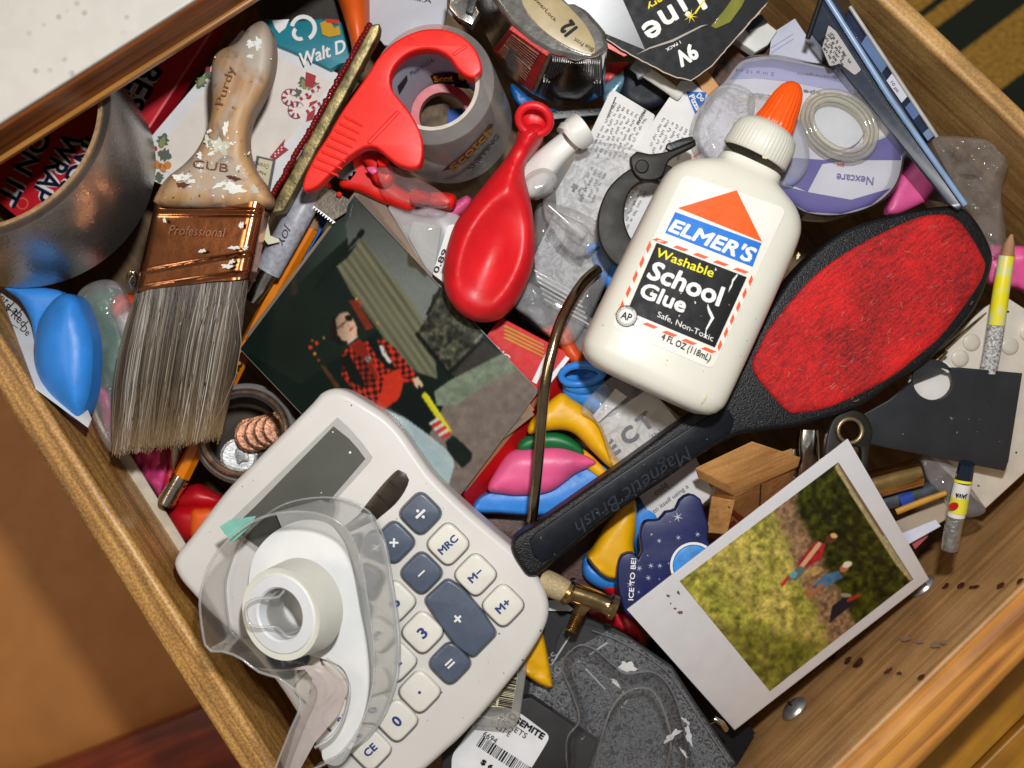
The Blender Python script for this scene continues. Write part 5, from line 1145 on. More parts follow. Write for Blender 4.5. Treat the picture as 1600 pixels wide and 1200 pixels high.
# ================================================================ top centre: red tape gun and roll
tg = thing('tape_gun', 'bright red plastic tape gun handle hooked over the clear packing tape roll', 'tape gun', 600, 160, .10)
go = [(474, 297), (476, 276), (495, 238), (512, 212), (535, 172), (575, 115), (592, 88), (620, 63), (655, 47), (690, 45), (720, 55), (742, 75), (752, 98), (752, 112), (742, 121), (728, 118), (714, 106), (703, 90), (686, 79), (664, 76), (640, 82), (620, 98), (610, 118), (612, 138), (622, 152), (642, 178), (657, 208), (661, 235), (656, 258), (642, 263), (620, 256), (598, 238), (586, 230), (570, 230), (548, 243), (520, 268), (495, 292)]
gz = planez((475, 290, .111), (700, 45, .118), (650, 260, .114))
plate('gun_body', go, gz, .007, red_pl, tg, 4, True, seg=4)
for k in range(8):
    a = np.array((488 + k * 7, 256 - k * 11.0)); b = a + np.array((40 - k * 1.5, 16))
    plate('grip_rib', roundq([tuple(a), tuple(b), tuple(b + (2, 5)), tuple(a + (0, 5))], 2), gz, .0006, red_pl, tg, 1.6, dz=.0006)
plate('raised_line', roundq([(573, 222), (620, 172), (625, 176), (578, 226)], 2), gz, .0005, red_pl, tg, 1.5, dz=.0005); plate('raised_line', roundq([(706, 84), (728, 70), (730, 74), (709, 88)], 2), gz, .0005, red_pl, tg, 1.5, dz=.0005)
inflate('inner_cheek', [(598, 82), (640, 55), (690, 52), (700, 80), (664, 78), (625, 98), (612, 130), (590, 130)], .093, .002, 10, red_pl, tg, skirt=.014)
cr_ = thing('packing_tape_roll', 'large roll of clear packing tape standing under the red tape gun', 'tape roll', 690, 170, .06)
T1, B1_ = W(676, 132, .108), W(704, 192, .062); L1 = (B1_ - T1).length; ra = 98 * (H - .108) / F
ptape = clear('packing_tape', tint=(.86, .86, .85), haze=.22, rough=.16, gloss=1, hazecol=(.62, .60, .57))
lathe('tape_layers', T1, B1_, [(ra * .76, 0), (ra * .985, -.0003), (ra, .001), (ra * 1.09, L1), (ra * .78, L1)], ptape, cr_, n=110)
lathe('core', T1, B1_, [(ra * .69, 0), (ra * .755, -.0004), (ra * .775, L1), (ra * .70, L1)], pm('core_card', C(206, 198, 186), .7, var=.08), cr_, n=100)
inner = lathe('inner_paper', T1, B1_, [(ra * .685, .0004), (ra * .69, .0004), (ra * .70, L1), (ra * .695, L1)], pm('inner_paper', C(196, 200, 212), .5, var=.03), cr_, n=100)
iz = cylz(T1, B1_, ra * .679)
patch('label_block', [[(672, 118), (704, 113), (722, 118), (730, 124), (728, 132), (700, 124), (678, 130)]], iz, K, cr_, .0)
iz2 = cylz(T1, B1_, ra * .668)
letters(cr_, iz2, ink(232, 190, 30), [('Scotch', [(676, 119), (724, 116), (724, 126), (679, 129)], .04)], lift=.0001)
patch('label_block', [[(679, 134 + 0), (706, 128), (706, 136), (682, 143)], [(709, 128), (733, 132), (732, 139), (709, 136)], [(621, 135), (636, 117), (637, 126), (624, 148)]], iz, ink(50, 50, 56), cr_, .0)
letters(cr_, iz2, K, [('Made in U.S.A.', tq(660, 104, -30, 42, 6.5))], lift=.0003)
oz = cylz(T1, B1_, ra * 1.055, True)
patch('print_band', [[(690, 268), (712, 262), (738, 240), (760, 212), (772, 193), (764, 194), (748, 214), (725, 238), (700, 258)]], oz, ink(112, 88, 92), cr_, .0006)
letters(cr_, oz, ink(190, 150, 70), [('Scotch', [(700, 262), (764, 198), (771, 206), (710, 268)], .04)], lift=.001)
letters(cr_, oz, ink(110, 100, 112), [('SHIPPING', [(730, 262), (776, 208), (781, 214), (738, 268)], .02)], lift=.001)
r2 = thing('tape_roll', 'small roll with red core seen through the packing tape ring', 'tape roll', 690, 170, .05)
T2, B2 = W(692, 182, .066), W(694, 186, .055); rb = 50 * (H - .066) / F
lathe('red_core', T2, B2, [(rb * .74, 0), (rb, 0), (rb, .010), (rb * .74, .010)], pm('red_core', C(196, 20, 44), .35), r2, n=70)
tag(plate('blue_slip', [(700, 172), (722, 168), (740, 200), (700, 210)], .045, .001, ink(60, 96, 180)), 'blue slip seen through the small red core', 'paper slip')
tag(plate('brown_slip', [(650, 170), (702, 160), (705, 205), (650, 215)], .044, .001, pm('brown_slip', C(110, 92, 70), .7, var=.3, scale=300)), 'brown paper seen through the small red core', 'paper slip')
# red plastic, saw edge and pink bits under the gun
rd_ = thing('red_bracket', 'red plastic bracket pieces under the grip of the tape gun', 'bracket', 590, 280, .07)
inflate('arm', [(545, 252), (560, 240), (600, 270), (640, 300), (690, 300), (712, 305), (712, 320), (700, 328), (660, 318), (640, 330), (600, 318), (560, 300), (530, 290)], .078, .005, 10, red_pl, rd_)
inflate('arm', [(560, 238), (590, 236), (605, 255), (618, 270), (606, 290), (585, 285), (575, 262)], .088, .004, 8, red_pl, rd_)
tube('peg', [(598, 252, .098), (602, 262, .094), (606, 270, .088)], .0022, red_pl, rd_); tube('peg', [(648, 306, .09), (656, 308, .088), (664, 309, .084)], .0028, red_pl, rd_)
plate('dark_slot', [(523, 270), (548, 250), (560, 268), (548, 284), (526, 280)], .083, .003, black_pl, rd_, 2)
tag(inflate('pink_scrap_balloon', [(572, 262), (586, 260), (592, 268), (582, 273)], .0925, .001, 4, pinkl, None), 'tiny pink balloon scrap on the red bracket', 'balloon')
tag(inflate('pink_crumpled_balloon', [(610, 320), (650, 312), (700, 318), (730, 305), (735, 320), (700, 345), (640, 340), (612, 335)], .068, .004, 12, pinkl, None, wr=.008), 'crumpled pink balloon below the tape gun', 'balloon')
sb_ = thing('saw_blade', 'grey metal cutter strip with fine teeth and red pins below the grip', 'cutter blade', 515, 320, .08)
plate('blade', [(490, 298), (500, 285), (545, 312), (540, 332), (528, 340), (520, 344), (480, 312)], .0855, .001, pm('dull_metal', C(96, 88, 78), .4, .6, var=.2, scale=400, bump=.2), sb_)
for k in range(10): plate('tooth', [(486 + k * 3.8, 318 + k * 2.9), (489.8 + k * 3.8, 320.9 + k * 2.9), (484.5 + k * 3.8, 323.5 + k * 2.9)], .0853, .0008, steel, sb_)
for x, y in ((513, 290), (530, 304)): lathe('red_pin', W(x, y, .0885), W(x, y, .085), [(.00005, 0), (.0009, .0003), (.0012, .001), (.0011, .003)], red_pl, sb_, n=16, closed=False)
tag(inflate('clear_tube_bag', [(590, 262), (620, 262), (690, 300), (700, 320), (660, 322), (610, 305), (594, 285)], .096, .002, 10, clear('bag2', haze=.14, crinkle=.5, bscale=120, hazecol=(.8, .5, .5)), None), 'clear wrapper piece over the red bracket below the tape gun', 'wrapper')
# clear case and 0.89 price label
cc = thing('clear_case', 'clear plastic hinged case with grey label between photograph and red balloon', 'case', 660, 380, .06)
casez = planez((610, 325, .079), (720, 330, .077), (690, 440, .075))
plate('lid', roundq([(604, 322), (640, 316), (716, 335), (735, 350), (700, 455), (680, 450)], 6), casez, .004, hazy, cc, 2)
plate('tray', roundq([(645, 345), (690, 352), (678, 430), (666, 420), (638, 370)], 4), lambda x, y: casez(x, y) + .0014, .0012, clear('case2', haze=.5, hazecol=(.66, .66, .64)), cc, 1)
plate('pink_lining', [(606, 326), (716, 340), (705, 362), (628, 352)], lambda x, y: casez(x, y) - .005, .001, ink(146, 84, 108), cc)
plate('grey_lining', [(628, 352), (705, 362), (690, 452), (660, 420)], lambda x, y: casez(x, y) - .005, .001, ink(140, 138, 134), cc)
pl_ = thing('price_label', 'white barcode price label reading 0.89 at the left edge of the red balloon', 'label', 690, 410, .078)
plate('label', roundq([(700, 352), (710, 350), (720, 400), (706, 440), (694, 442), (676, 428)], 3), .0845, .0006, paper, pl_)
letters(pl_, .0845, K, [('0.89', tq(688, 408, -66, 40, 9), .03)]); bars(pl_, .0845, K, 700, 424, 24, 20, 14, 5)
tag(inflate('black_bar', [(800, 470), (850, 465), (870, 500), (850, 530), (810, 500)], .055, .01, 14, black_pl, None), 'black plastic handle end below the red balloon', 'handle')
# red balloon
rb_ = thing('red_balloon', 'large limp red balloon with rolled mouth and sunken middle', 'balloon', 770, 380, .08)
ro_ = [(811, 200), (805, 222), (790, 247), (762, 282), (732, 320), (712, 348), (700, 380), (693, 420), (696, 455), (712, 482), (735, 498), (757, 502), (782, 496), (804, 476), (822, 445), (834, 408), (836, 370), (832, 330), (826, 300), (820, 275), (822, 252), (836, 232), (850, 212), (852, 196), (832, 190)]
def dent(x, y, d):
    r = ((x - 775) * .93 + (y - 380) * .36) / 40; s = (-(x - 775) * .36 + (y - 400) * .93) / 88; q_ = r * r + s * s
    e = -.0075 * math.exp(-q_ * 1.3) if q_ < 6 else 0
    return e + .0016 * math.exp(-((math.sqrt(q_) - 1.15) / .22) ** 2)
inflate('balloon_body', ro_, planez((835, 190, .104), (700, 420, .096), (830, 420, .096)), .0125, 42, latex('bigred', 218, 22, 32), rb_, skirt=.008, grid=5, extra=dent)
mt = [(835 + 25.5 * math.cos(a) * .95 - 4 * math.sin(a), 187 + 22 * math.sin(a) + 12 * math.cos(a) * .5, .1125 - .003 * math.sin(a)) for a in [2 * math.pi * i / 24 for i in range(24)]]
tube('rolled_mouth', mt, .0016, latex('bigred', 218, 22, 32), rb_, closed=True, n=12)
inflate('mouth_inside', [(m_[0], m_[1]) for m_ in mt], .110, .002, 20, latex('bigred', 218, 22, 32), rb_, extra=lambda x, y, d: -.004 * min(1, d / 12))
# ================================================================ tape measure
tm_ = thing('tape_measure', 'chrome and red steel tape measure with yellowed round label at the top', 'tape measure', 860, 60, .07)
tmz, tml = .113, .066
to = [(765, -60), (772, 0), (800, 40), (832, 66), (860, 82), (900, 92), (935, 88), (952, 76), (945, 48), (920, 18), (890, -10), (870, -60)]
bo = [(730, -20), (742, 22), (770, 78), (792, 118), (830, 148), (868, 166), (900, 168), (940, 152), (956, 110), (952, 70), (900, 10), (880, -50)]
tsp, bsp = spline(to, True, 400), None
prism('chrome_case', [(x, y, tmz) for x, y in to], [(x, y, tml) for x, y in bo], chrome, tm_, .002)
def onside(A_, B__, A2, B2, u, v, off):
    """point on the sloping side between two top and two bottom corners"""
    P = [W(*p) for p in (A_, B__, A2, B2)]; p = (P[0] * (1 - u) + P[1] * u) * (1 - v) + (P[2] * (1 - u) + P[3] * u) * v
    n_ = (P[1] - P[0]).cross(P[2] - P[0]).normalized()
    if n_.dot(Vector((0, 0, H)) - p) < 0: n_ = -n_
    return p + n_ * off
def sidebox(q, u0, u1, v0, v1, lo_, hi, m_, name):
    t_ = [onside(*q, u, v, hi) for u, v in ((u0, v0), (u1, v0), (u1, v1), (u0, v1))]; b_ = [onside(*q, u, v, lo_) for u, v in ((u0, v0), (u1, v0), (u1, v1), (u0, v1))]
    return hexa(name, t_ + b_, m_, tm_)
redr = pm('red_grip', C(198, 34, 26), .5, var=.2, scale=600, bump=.3); groove = pm('worn_groove', C(132, 62, 36), .5, var=.4, scale=900); dkm = pm('dark_grip', C(46, 42, 40), .38, .3, var=.2); dks = pm('grip_steel', (.42, .41, .39, 1), .3, 1.0, var=.2)
sideq = ((800, 40, tmz), (860, 82, tmz), (770, 78, tml), (830, 148, tml))
sidebox(sideq, .0, .98, .02, .88, -.001, .0014, redr, 'red_panel')
for k in range(13):
    if k == 6: continue
    v = .10 + k * .055; sidebox(sideq, .10, .80, v, v + .018, .0006, .0017, groove, 'worn_groove')
grq = ((864, 83, tmz), (940, 88, tmz), (834, 148, tml), (944, 148, tml))
sidebox(grq, 0, 1, .04, .94, -.002, .0008, dkm, 'grip_panel')
for v0, v1 in ((.08, .46), (.56, .90)):
    for k in range(22): u = .03 + k * .0435; sidebox(grq, u, u + .022, v0, v1, .0004, .0019, dks, 'grip_rib')
plate('label_disc', [(x, y) for x, y in spline([(822, -40), (815, 0), (838, 38), (876, 68), (912, 84), (930, 84), (930, 70), (915, 40), (890, 12), (868, -10), (860, -50)], True, 8)], tmz, .0012, pm('aged_label', C(176, 158, 118), .35, var=.12, scale=90), tm_, 1, dz=.0008)
letters(tm_, tmz + .0008, K, [('12', tq(888, 44, -128, 18, 26), .04), ('PowerLock', tq(850, 12, 47, 56, 6)), ('Blue Print', tq(912, 70, 210, 34, 7))])
plate('chrome_hook', [(703, -20), (730, -20), (750, 20), (738, 40), (716, 30), (700, 12)], .098, .006, chrome, tm_, 3); plate('dark_slot', [(735, -20), (752, -20), (738, 22), (728, 18)], .101, .002, black_pl, tm_, 1)
tag(inflate('blue_wrapper', [(800, 130), (850, 165), (920, 178), (960, 150), (990, 112), (1000, 140), (960, 176), (900, 186), (840, 178), (806, 160)], .058, .004, 12, latex('blue3', 16, 96, 166), None, wr=.006), 'shiny blue wrapper under the tape measure', 'wrapper')
tag(inflate('red_corner', [(950, 100), (985, 98), (984, 110), (952, 130), (945, 118)], .066, .002, 6, red_pl, None), 'red plastic corner beside the tape measure', 'scrap')
tag(inflate('foil_scrap', [(945, 132), (975, 110), (990, 112), (966, 148), (945, 160)], .068, .002, 8, pm('blue_foil', C(120, 156, 176), .3, .3, var=.3, bump=.6, bscale=300), None, wr=.006), 'crinkled pale blue foil below the red corner', 'foil')
# dark pen area, white tubes
tag(plate('black_strip', [(840, 180), (870, 172), (935, 168), (968, 170), (968, 178), (900, 184), (862, 188)], .07, .003, black_pl, None, 2), 'thin black plastic strip under the blue wrapper', 'strip')
tag(inflate('navy_pouch', [(975, 105), (1000, 100), (1050, 140), (1035, 165), (1000, 172), (970, 150)], .066, .006, 14, pm('navy_cloth', C(20, 26, 40), .6, var=.3), None), 'dark navy cloth pouch below the battery package', 'pouch')
wt = thing('white_tube', 'white plastic tube with grey cap below the battery package', 'tube', 1020, 125, .075)
loft('tube_body', [(1008, 112, .086, 9, .0022), (1035, 130, .086, 9, .0022), (1062, 150, .084, 8, .0022)], white_pl, wt); loft('tube_cap', [(992, 98, .086, 12, .003), (1003, 108, .086, 12, .003), (1008, 118, .086, 13, .003)], pm('grey_cap', C(170, 172, 176), .35), wt)
# syringe-like white plastic nozzle
nz_ = thing('white_nozzle', 'white plastic nozzle with round flange beside the red balloon neck', 'nozzle', 870, 240, .08)
loft('shaft', [(902, 210, .094, 17, .004), (870, 238, .092, 20, .005), (840, 268, .088, 24, .006), (812, 292, .084, 26, .006)], white_pl, nz_, ex=3)
loft('flange', [(912, 200, .098, 26, .009), (904, 206, .098, 28, .0095), (896, 213, .097, 26, .009)], white_pl, nz_, smooth=False, n=36); loft('hub', [(894, 205, .098, 22, .008), (888, 214, .098, 22, .008)], white_pl, nz_, smooth=False)
inflate('clear_tip', [(822, 275), (850, 262), (870, 275), (865, 295), (838, 310), (820, 300)], .098, .003, 12, hazy, nz_)
# leaflets
lf = thing('leaflet', 'white instruction slip with fine print and bold web address beside the tape measure', 'leaflet', 960, 210, .07)
fz1 = planez((960, 140, .080), (1023, 178, .080), (905, 250, .076))
plate('paper', roundq([(958, 140), (1024, 180), (975, 290), (940, 330), (905, 245), (952, 146)], 4), fz1, .0006, paper, lf)
finetext(lf, fz1, ink(110, 108, 110), 1010, 186, 118, 90, 8, 7.5, 4.0, 3); letters(lf, fz1, K, [('www.denni.com', tq(956, 168, 112, 36, 4), .02), ('PRECAU', tq(1002, 183, 118, 26, 5), .03), ('980702B', tq(928, 226, 118, 20, 4))])
lf2 = thing('coupon', 'white coupon with blue logo and small print running under the bottle', 'coupon', 1040, 220, .07)
fz2 = planez((1085, 128, .083), (1140, 200, .083), (940, 360, .076))
plate('paper', [(1064, 126), (1080, 126), (1150, 190), (1100, 260), (990, 460), (915, 352), (985, 240)], fz2, .0006, paper, lf2)
patch('blue_logo', [[(1072, 143), (1104, 144), (1100, 160), (1086, 178)]], fz2, ink(20, 100, 184), lf2, .0004)
letters(lf2, fz2, WH, [('Do', tq(1095, 152, 40, 13, 9), .03), ('Pizza', tq(1086, 160, 62, 26, 9), .03)], lift=.0007)
finetext(lf2, fz2, ink(120, 118, 122), 1082, 206, 116, 62, 7, 8, 4.2, 9); finetext(lf2, fz2, ink(130, 128, 132), 1010, 300, 116, 90, 7, 8, 4.2, 19); patch('red_line', [[(1082, 245), (1104, 228), (1105, 230), (1083, 248)]], fz2, red_pl, lf2)
# clear blister packs with needles
bl = thing('blister_pack', 'crinkled clear blister packet with fine print and arrow mark', 'packet', 880, 340, .07)
fz3 = planez((905, 235, .079), (1000, 280, .079), (880, 420, .072))
plate('backing', [(900, 245), (950, 250), (985, 290), (935, 365), (915, 352), (870, 330), (868, 300)], fz3, .0006, pm('backing_grey', C(206, 206, 206), .5, var=.06), bl)
patch('arrow_print', [[(896, 286), (904, 290), (902, 296), (899, 295), (897, 301), (893, 299), (895, 294), (892, 293)]], fz3, grey, bl, .0004); finetext(bl, fz3, grey, 948, 272, 116, 50, 4, 8, 4.5, 5)
letters(bl, fz3, ink(60, 60, 66), [('SAFARI', tq(912, 300, 116, 30, 6))])
inflate('clear_cover', [(880, 232), (935, 222), (1015, 245), (1000, 300), (940, 380), (900, 400), (856, 350), (850, 300)], .088, .003, 20, crk, bl, wr=.010)
b2_ = thing('blister_pack', 'clear needle packet with barcode slip dated 09/87 right of the red balloon', 'packet', 880, 430, .066)
fz4 = planez((860, 320, .073), (960, 400, .073), (860, 480, .066))
plate('backing', roundq([(872, 322), (930, 352), (952, 398), (905, 480), (838, 440), (835, 400)], 4), fz4, .0006, pm('backing_grey2', C(190, 190, 190), .5, var=.06), b2_)
bars(b2_, fz4, ink(70, 70, 76), 895, 392, 31, 46, 30, 3); letters(b2_, fz4, ink(70, 70, 76), [('09/87 09BS', tq(868, 352, -60, 58, 8), .01)])
inflate('clear_tray', [(836, 330), (866, 318), (940, 350), (960, 400), (925, 490), (885, 540), (830, 500), (800, 470), (832, 420)], .0765, .004, 12, crk, b2_, wr=.006)
tube('needle', [(857, 321, .087), (890, 350, .087)], .0005, steel, b2_); loft('needle_hub', [(888, 348, .087, 5, .0014), (900, 358, .087, 7, .002), (912, 368, .086, 7, .002)], clear('hub_clear', haze=.4), b2_)
for k in range(6): tube('ridge', [(835 + k * 3, 452 + k * 9 - 30, .0805), (905 + k * 3, 492 + k * 9 - 30, .0805)], .0004, clear('ridge_clear', haze=.5), b2_)
cb_ = thing('clear_box', 'long clear plastic box edge behind the brass tube', 'box', 900, 500, .055)
plate('box_wall', [(800, 440), (812, 432), (965, 520), (915, 570), (900, 545), (800, 475)], .0725, .012, clear('box_clear', haze=.16, tint=(.8, .82, .84)), cb_, 2)
# black carabiner / magnifier ring
kr = thing('black_ring_tool', 'black curved plastic ring tool with pivot and lever behind the glue bottle', 'tool', 990, 320, .085)
kz = .1035
outer = [(1030, 255), (1000, 258), (975, 270), (950, 295), (936, 330), (934, 360), (940, 385), (958, 410), (985, 425), (1010, 430), (1010, 395), (988, 375), (977, 350), (976, 325), (984, 300), (1000, 286), (1020, 282), (1040, 285), (1052, 262)]
bronze = pm('black_bronze', C(32, 27, 16), .5, var=.25, scale=60, spec=.3)
plate('ring', outer, kz, .005, bronze, kr, 3, True)
plate('lever', [(985, 245), (995, 236), (1015, 240), (1045, 235), (1050, 222), (1078, 213), (1087, 218), (1088, 226), (1070, 236), (1046, 250), (1036, 275), (1020, 282), (1000, 280), (988, 265)], kz + .003, .004, bronze, kr, 3, True)
plate('lever_tip', roundq([(1040, 232), (1042, 224), (1082, 212), (1086, 220), (1048, 236)], 3), kz + .0052, .002, black_pl, kr, 2)
lathe('pivot', W(1003, 260, kz + .0045), W(1003, 260, kz), [(.00005, 0), (.0022, 0), (.0026, .0005), (.0026, .003)], bronze, kr, n=28, closed=False)
# ================================================================ nine volt battery package
bp_ = thing('battery_package', 'creased black battery card with white and yellow lettering at the top edge', 'package', 1030, 40, .10)
bz_ = planez((860, 0, .113), (1078, 123, .107), (1200, 0, .113))
plate('card', roundq([(852, -40), (862, 6), (925, 46), (985, 84), (1050, 118), (1080, 126), (1112, 102), (1150, 58), (1200, 2), (1225, -40)], 5), bz_, .0009, ink(8, 8, 9), bp_)
grad = Pic([(852, -30), (960, -30), (1008, 78), (925, 44)], 60, 40, (150, 150, 150)); grad.c = grad.c * (1.0 - .55 * np.clip((grad.v * .8 + grad.u * .35), 0, 1))[..., None] * (.92 + .16 * noise2(grad.x, grad.y * 3, 20, 3))[..., None]; grad.build('silver_fade', bz_, vcol('package_print', .3), bp_, .0003)
letters(bp_, bz_, WH, [('l', tq(1092, -4, 150, 9, 42), .03), ('i', tq(1068, 10, 150, 9, 36), .03), ('n', tq(1044, 24, 150, 26, 27), .03), ('e', tq(1019, 45, 150, 28, 28), .03)], lift=.0005)
letters(bp_, bz_, ink(240, 220, 30), [('Battery', tq(1038, -4, 150, 62, 12), .02)], lift=.0005)
letters(bp_, bz_, WH, [('9V', tq(1073, 86, 150, 34, 27), .035), ('1 PACK', tq(1052, 72, 150, 26, 5), .02)], lift=.0005)
patch('spark', [star(1079, 25, 12, .18, 8)], bz_, ink(244, 214, 30), bp_, .0006); patch('yellow_line', [[(1085, 20), (1103, -6), (1105, -5), (1087, 22)]], bz_, ink(244, 214, 30), bp_, .0006)
patch('worn_crease', [[(993, 86), (1015, 74), (1050, 62), (1095, 40), (1106, 38), (1096, 42), (1052, 65), (1016, 76)]], bz_, ink(170, 160, 150), bp_, .0004)
eg = [(925, 47), (985, 85), (1050, 119), (1079, 126), (1112, 103), (1150, 59), (1200, 3)]
tube('torn_edge', [(x + random.uniform(-.8, .8), y + random.uniform(-.8, .8), bz_(x, y) - .0002) for x, y in dense(eg[::-1] + eg[1:-1], 7)[:60]], .0003, ink(190, 176, 160), bp_, smooth=False, n=5)
plate('blister_remnant', [(1110, 42), (1130, 18), (1150, -10), (1168, -10), (1158, 12), (1140, 36), (1118, 46)], bz_, .0008, clear('yellow_blister', tint=(.6, .6, .2), haze=.3, hazecol=(.5, .5, .12)), bp_, 1, dz=.0012)
plate('gold_trim', [(905, 40), (922, 45), (985, 84), (975, 88), (925, 62)], lambda x, y: bz_(x, y) - .003, .001, pm('glitter_red', C(120, 30, 20), .3, .5, var=.6, scale=2200), bp_)
# things behind and right of it
tag(plate('brown_photo', [(1130, 78), (1180, 40), (1215, 60), (1180, 120), (1140, 145), (1110, 122)], .068, .001, pm('brown_print', C(112, 72, 52), .4, var=.5, scale=220), None), 'dark reddish brown print below the battery package corner', 'photograph')
tag(plate('wooden_stick', [(1083, 118), (1102, 106), (1128, 140), (1104, 152)], .082, .003, pm('tan_wood', C(222, 164, 104), .6, var=.1), None, 1), 'tan wooden stick end below the battery package corner', 'stick')
wc = thing('white_cartridge', 'white plastic cartridge with small mark near the top right corner', 'cartridge', 1180, 55, .07)
plate('case', [(1142, 50), (1190, 28), (1215, 48), (1200, 70), (1180, 82), (1150, 62)], .082, .006, white_pl, wc, 2); plate('dark_insert', [(1160, 34), (1190, 22), (1200, 34), (1172, 48)], .085, .003, black_pl, wc, 1)
ps = thing('paper_slip', 'bluish white paper slip with faint ruled lines above the clear tape package', 'paper slip', 1240, 70, .07)
plate('slip', [(1202, 88), (1206, 52), (1242, 29), (1290, 100), (1250, 96)], .0795, .0006, ink(196, 198, 212), ps); patch('rule_line', [[(1205, 74 + k * 8), (1240, 52 + k * 8), (1240, 53.5 + k * 8), (1205, 75.5 + k * 8)] for k in range(2)], .0795, ink(150, 150, 180), ps)
# ================================================================ clear package of paper tape
nx = thing('tape_package', 'round clear package of purple and white labelled paper tape behind the glue cap', 'tape package', 1270, 210, .075)
no = [(1132, 128), (1160, 95), (1205, 88), (1260, 98), (1320, 112), (1365, 130), (1395, 165), (1410, 205), (1410, 250), (1398, 290), (1365, 320), (1315, 335), (1262, 332), (1225, 310), (1160, 290), (1105, 250), (1086, 205), (1100, 160)]
nz0 = .090
plate('label_card', no, nz0, .001, pm('lavender_white', C(204, 202, 214), .5, var=.05, scale=60), nx, 1, True)
def clipq(pts): return pts
patch('lilac_band', [[(1140, 124), (1163, 98), (1205, 91), (1260, 101), (1318, 115), (1362, 133), (1385, 160), (1330, 148), (1240, 128), (1180, 122)]], nz0, ink(164, 164, 204), nx, .0003)
patch('purple_band', [[(1230, 246), (1290, 250), (1360, 224), (1404, 206), (1408, 250), (1330, 250), (1285, 256), (1262, 300), (1240, 290), (1212, 280)], [(1205, 285), (1262, 300), (1330, 312), (1392, 294), (1362, 320), (1315, 334), (1262, 331), (1225, 310)]], nz0, ink(84, 74, 150), nx, .0004)
patch('cream_area', [[(1150, 150), (1240, 142), (1330, 156), (1370, 168), (1388, 190), (1400, 204), (1350, 226), (1300, 200), (1250, 190), (1180, 190)]], nz0, ink(222, 212, 208), nx, .0005)
patch('blue_corner', [[(1232, 272), (1248, 282), (1240, 292), (1226, 288)]], nz0, ink(40, 60, 190), nx, .0006)
letters(nx, nz0, ink(120, 112, 140), [('Paper Tape', tq(1300, 148, 188, 90, 8), .02), ('First Aid', tq(1200, 152, 186, 60, 9), .02), ('2 in x 10 yd', tq(1180, 112, 186, 60, 7)), ('hypoallergenic', tq(1280, 118, 186, 70, 6))], lift=.0008)
letters(nx, nz0, ink(96, 90, 150), [('Nexcare', tq(1336, 280, 186, 58, 13), .01)], lift=.0008); letters(nx, nz0, ink(220, 60, 60), [('3M', tq(1314, 257, 186, 11, 6), .03)], lift=.0008)
finetext(nx, nz0, ink(170, 164, 180), 1360, 165, 40, 40, 4, 6, 3.5, 4, .0008)
plate('white_hub', circ(1312, 192, 42), .0935, .002, ink(206, 208, 212), nx, 2)
for k, (r_, zz) in enumerate(((56, .0985), (49, .1005), (43, .102))):
    tube('clear_hub_ring', [(1312 + r_ * math.cos(a) * 1.02 + 4 * math.sin(a), 195 + r_ * .92 * math.sin(a) + 10 * math.cos(a), zz) for a in [2 * math.pi * i / 30 for i in range(30)]], .0011, clear('ring_clear', tint=(.88, .84, .72), haze=.22, rough=.06, gloss=1), nx, closed=True)
inflate('clear_shell', inset(no, -3), nz0 + .001, .010, 26, clear('shell_clear', tint=(.96, .96, .96), haze=.08, rough=.05, gloss=1, crinkle=.05, bscale=30), nx, skirt=.014)
inflate('clear_flap', [(1086, 205), (1110, 150), (1135, 130), (1170, 140), (1180, 170), (1150, 240), (1118, 256)], .097, .004, 14, crk, nx, wr=.006)
inflate('clear_side_window', [(1170, 160), (1200, 148), (1240, 176), (1262, 220), (1262, 262), (1235, 290), (1205, 270)], .0955, .003, 12, clear('window_clear', haze=.28, gloss=1), nx)
# ================================================================ right side
pk = latex('pink3', 236, 92, 156)
tag(inflate('pink_balloon', [(1385, 325), (1412, 268), (1430, 272), (1462, 305), (1440, 318), (1400, 335)], .068, .004, 12, pk, None), 'pink balloon between tape package and lint brush', 'balloon')
tag(inflate('pink_balloon', [(1545, 388), (1570, 384), (1612, 392), (1612, 455), (1590, 450), (1545, 440)], .06, .004, 12, pk, None, wr=.005), 'pink balloon at the right edge behind the yellow crayon', 'balloon')
s1 = thing('slide_case', 'dark blue case standing against the right wall with pale edge and small printed label', 'case', 1400, 150, .05)
prism('case_body', [(1262, 46, .104), (1288, -10, .104), (1300, -10, .104), (1508, 318, .100), (1498, 330, .100), (1480, 318, .098)], [(1255, 70, .07), (1275, 30, .07), (1330, -10, .07), (1470, 290, .07), (1462, 310, .07), (1440, 310, .07)], pm('navy_case', C(38, 46, 60), .3, var=.15, coat=.3), s1, .0006)
tube('pale_edge', [(1286, -12, .1065), (1390, 152, .1055), (1508, 320, .102)], .0011, pm('edge_blue', C(132, 160, 196), .3, var=.1), s1, smooth=False); tube('dark_edge', [(1262, 60, .1045), (1284, -4, .1045)], .001, black_pl, s1, smooth=False)
cz1 = planez((1262, 46, .1045), (1300, -10, .1045), (1480, 318, .0985))
plate('sticker', roundq([(1284, 76), (1294, 40), (1306, 50), (1345, 110), (1335, 118), (1312, 100), (1296, 104)], 3), cz1, .0004, ink(176, 172, 170), s1, dz=.0006); finetext(s1, cz1, K, 1300, 50, 58, 62, 5, 5.5, 4, 6, .0012)
s3 = thing('small_case', 'smaller dark blue case leaning behind the standing case by the right wall', 'case', 1390, 120, .05)
prism('case_body', [(1318, 30, .104), (1330, 10, .104), (1464, 213, .101), (1450, 224, .101)], [(1322, 40, .075), (1334, 20, .075), (1458, 215, .075), (1444, 226, .075)], pm('navy_case2', C(30, 40, 66), .3, var=.3, coat=.3), s3, .0005)
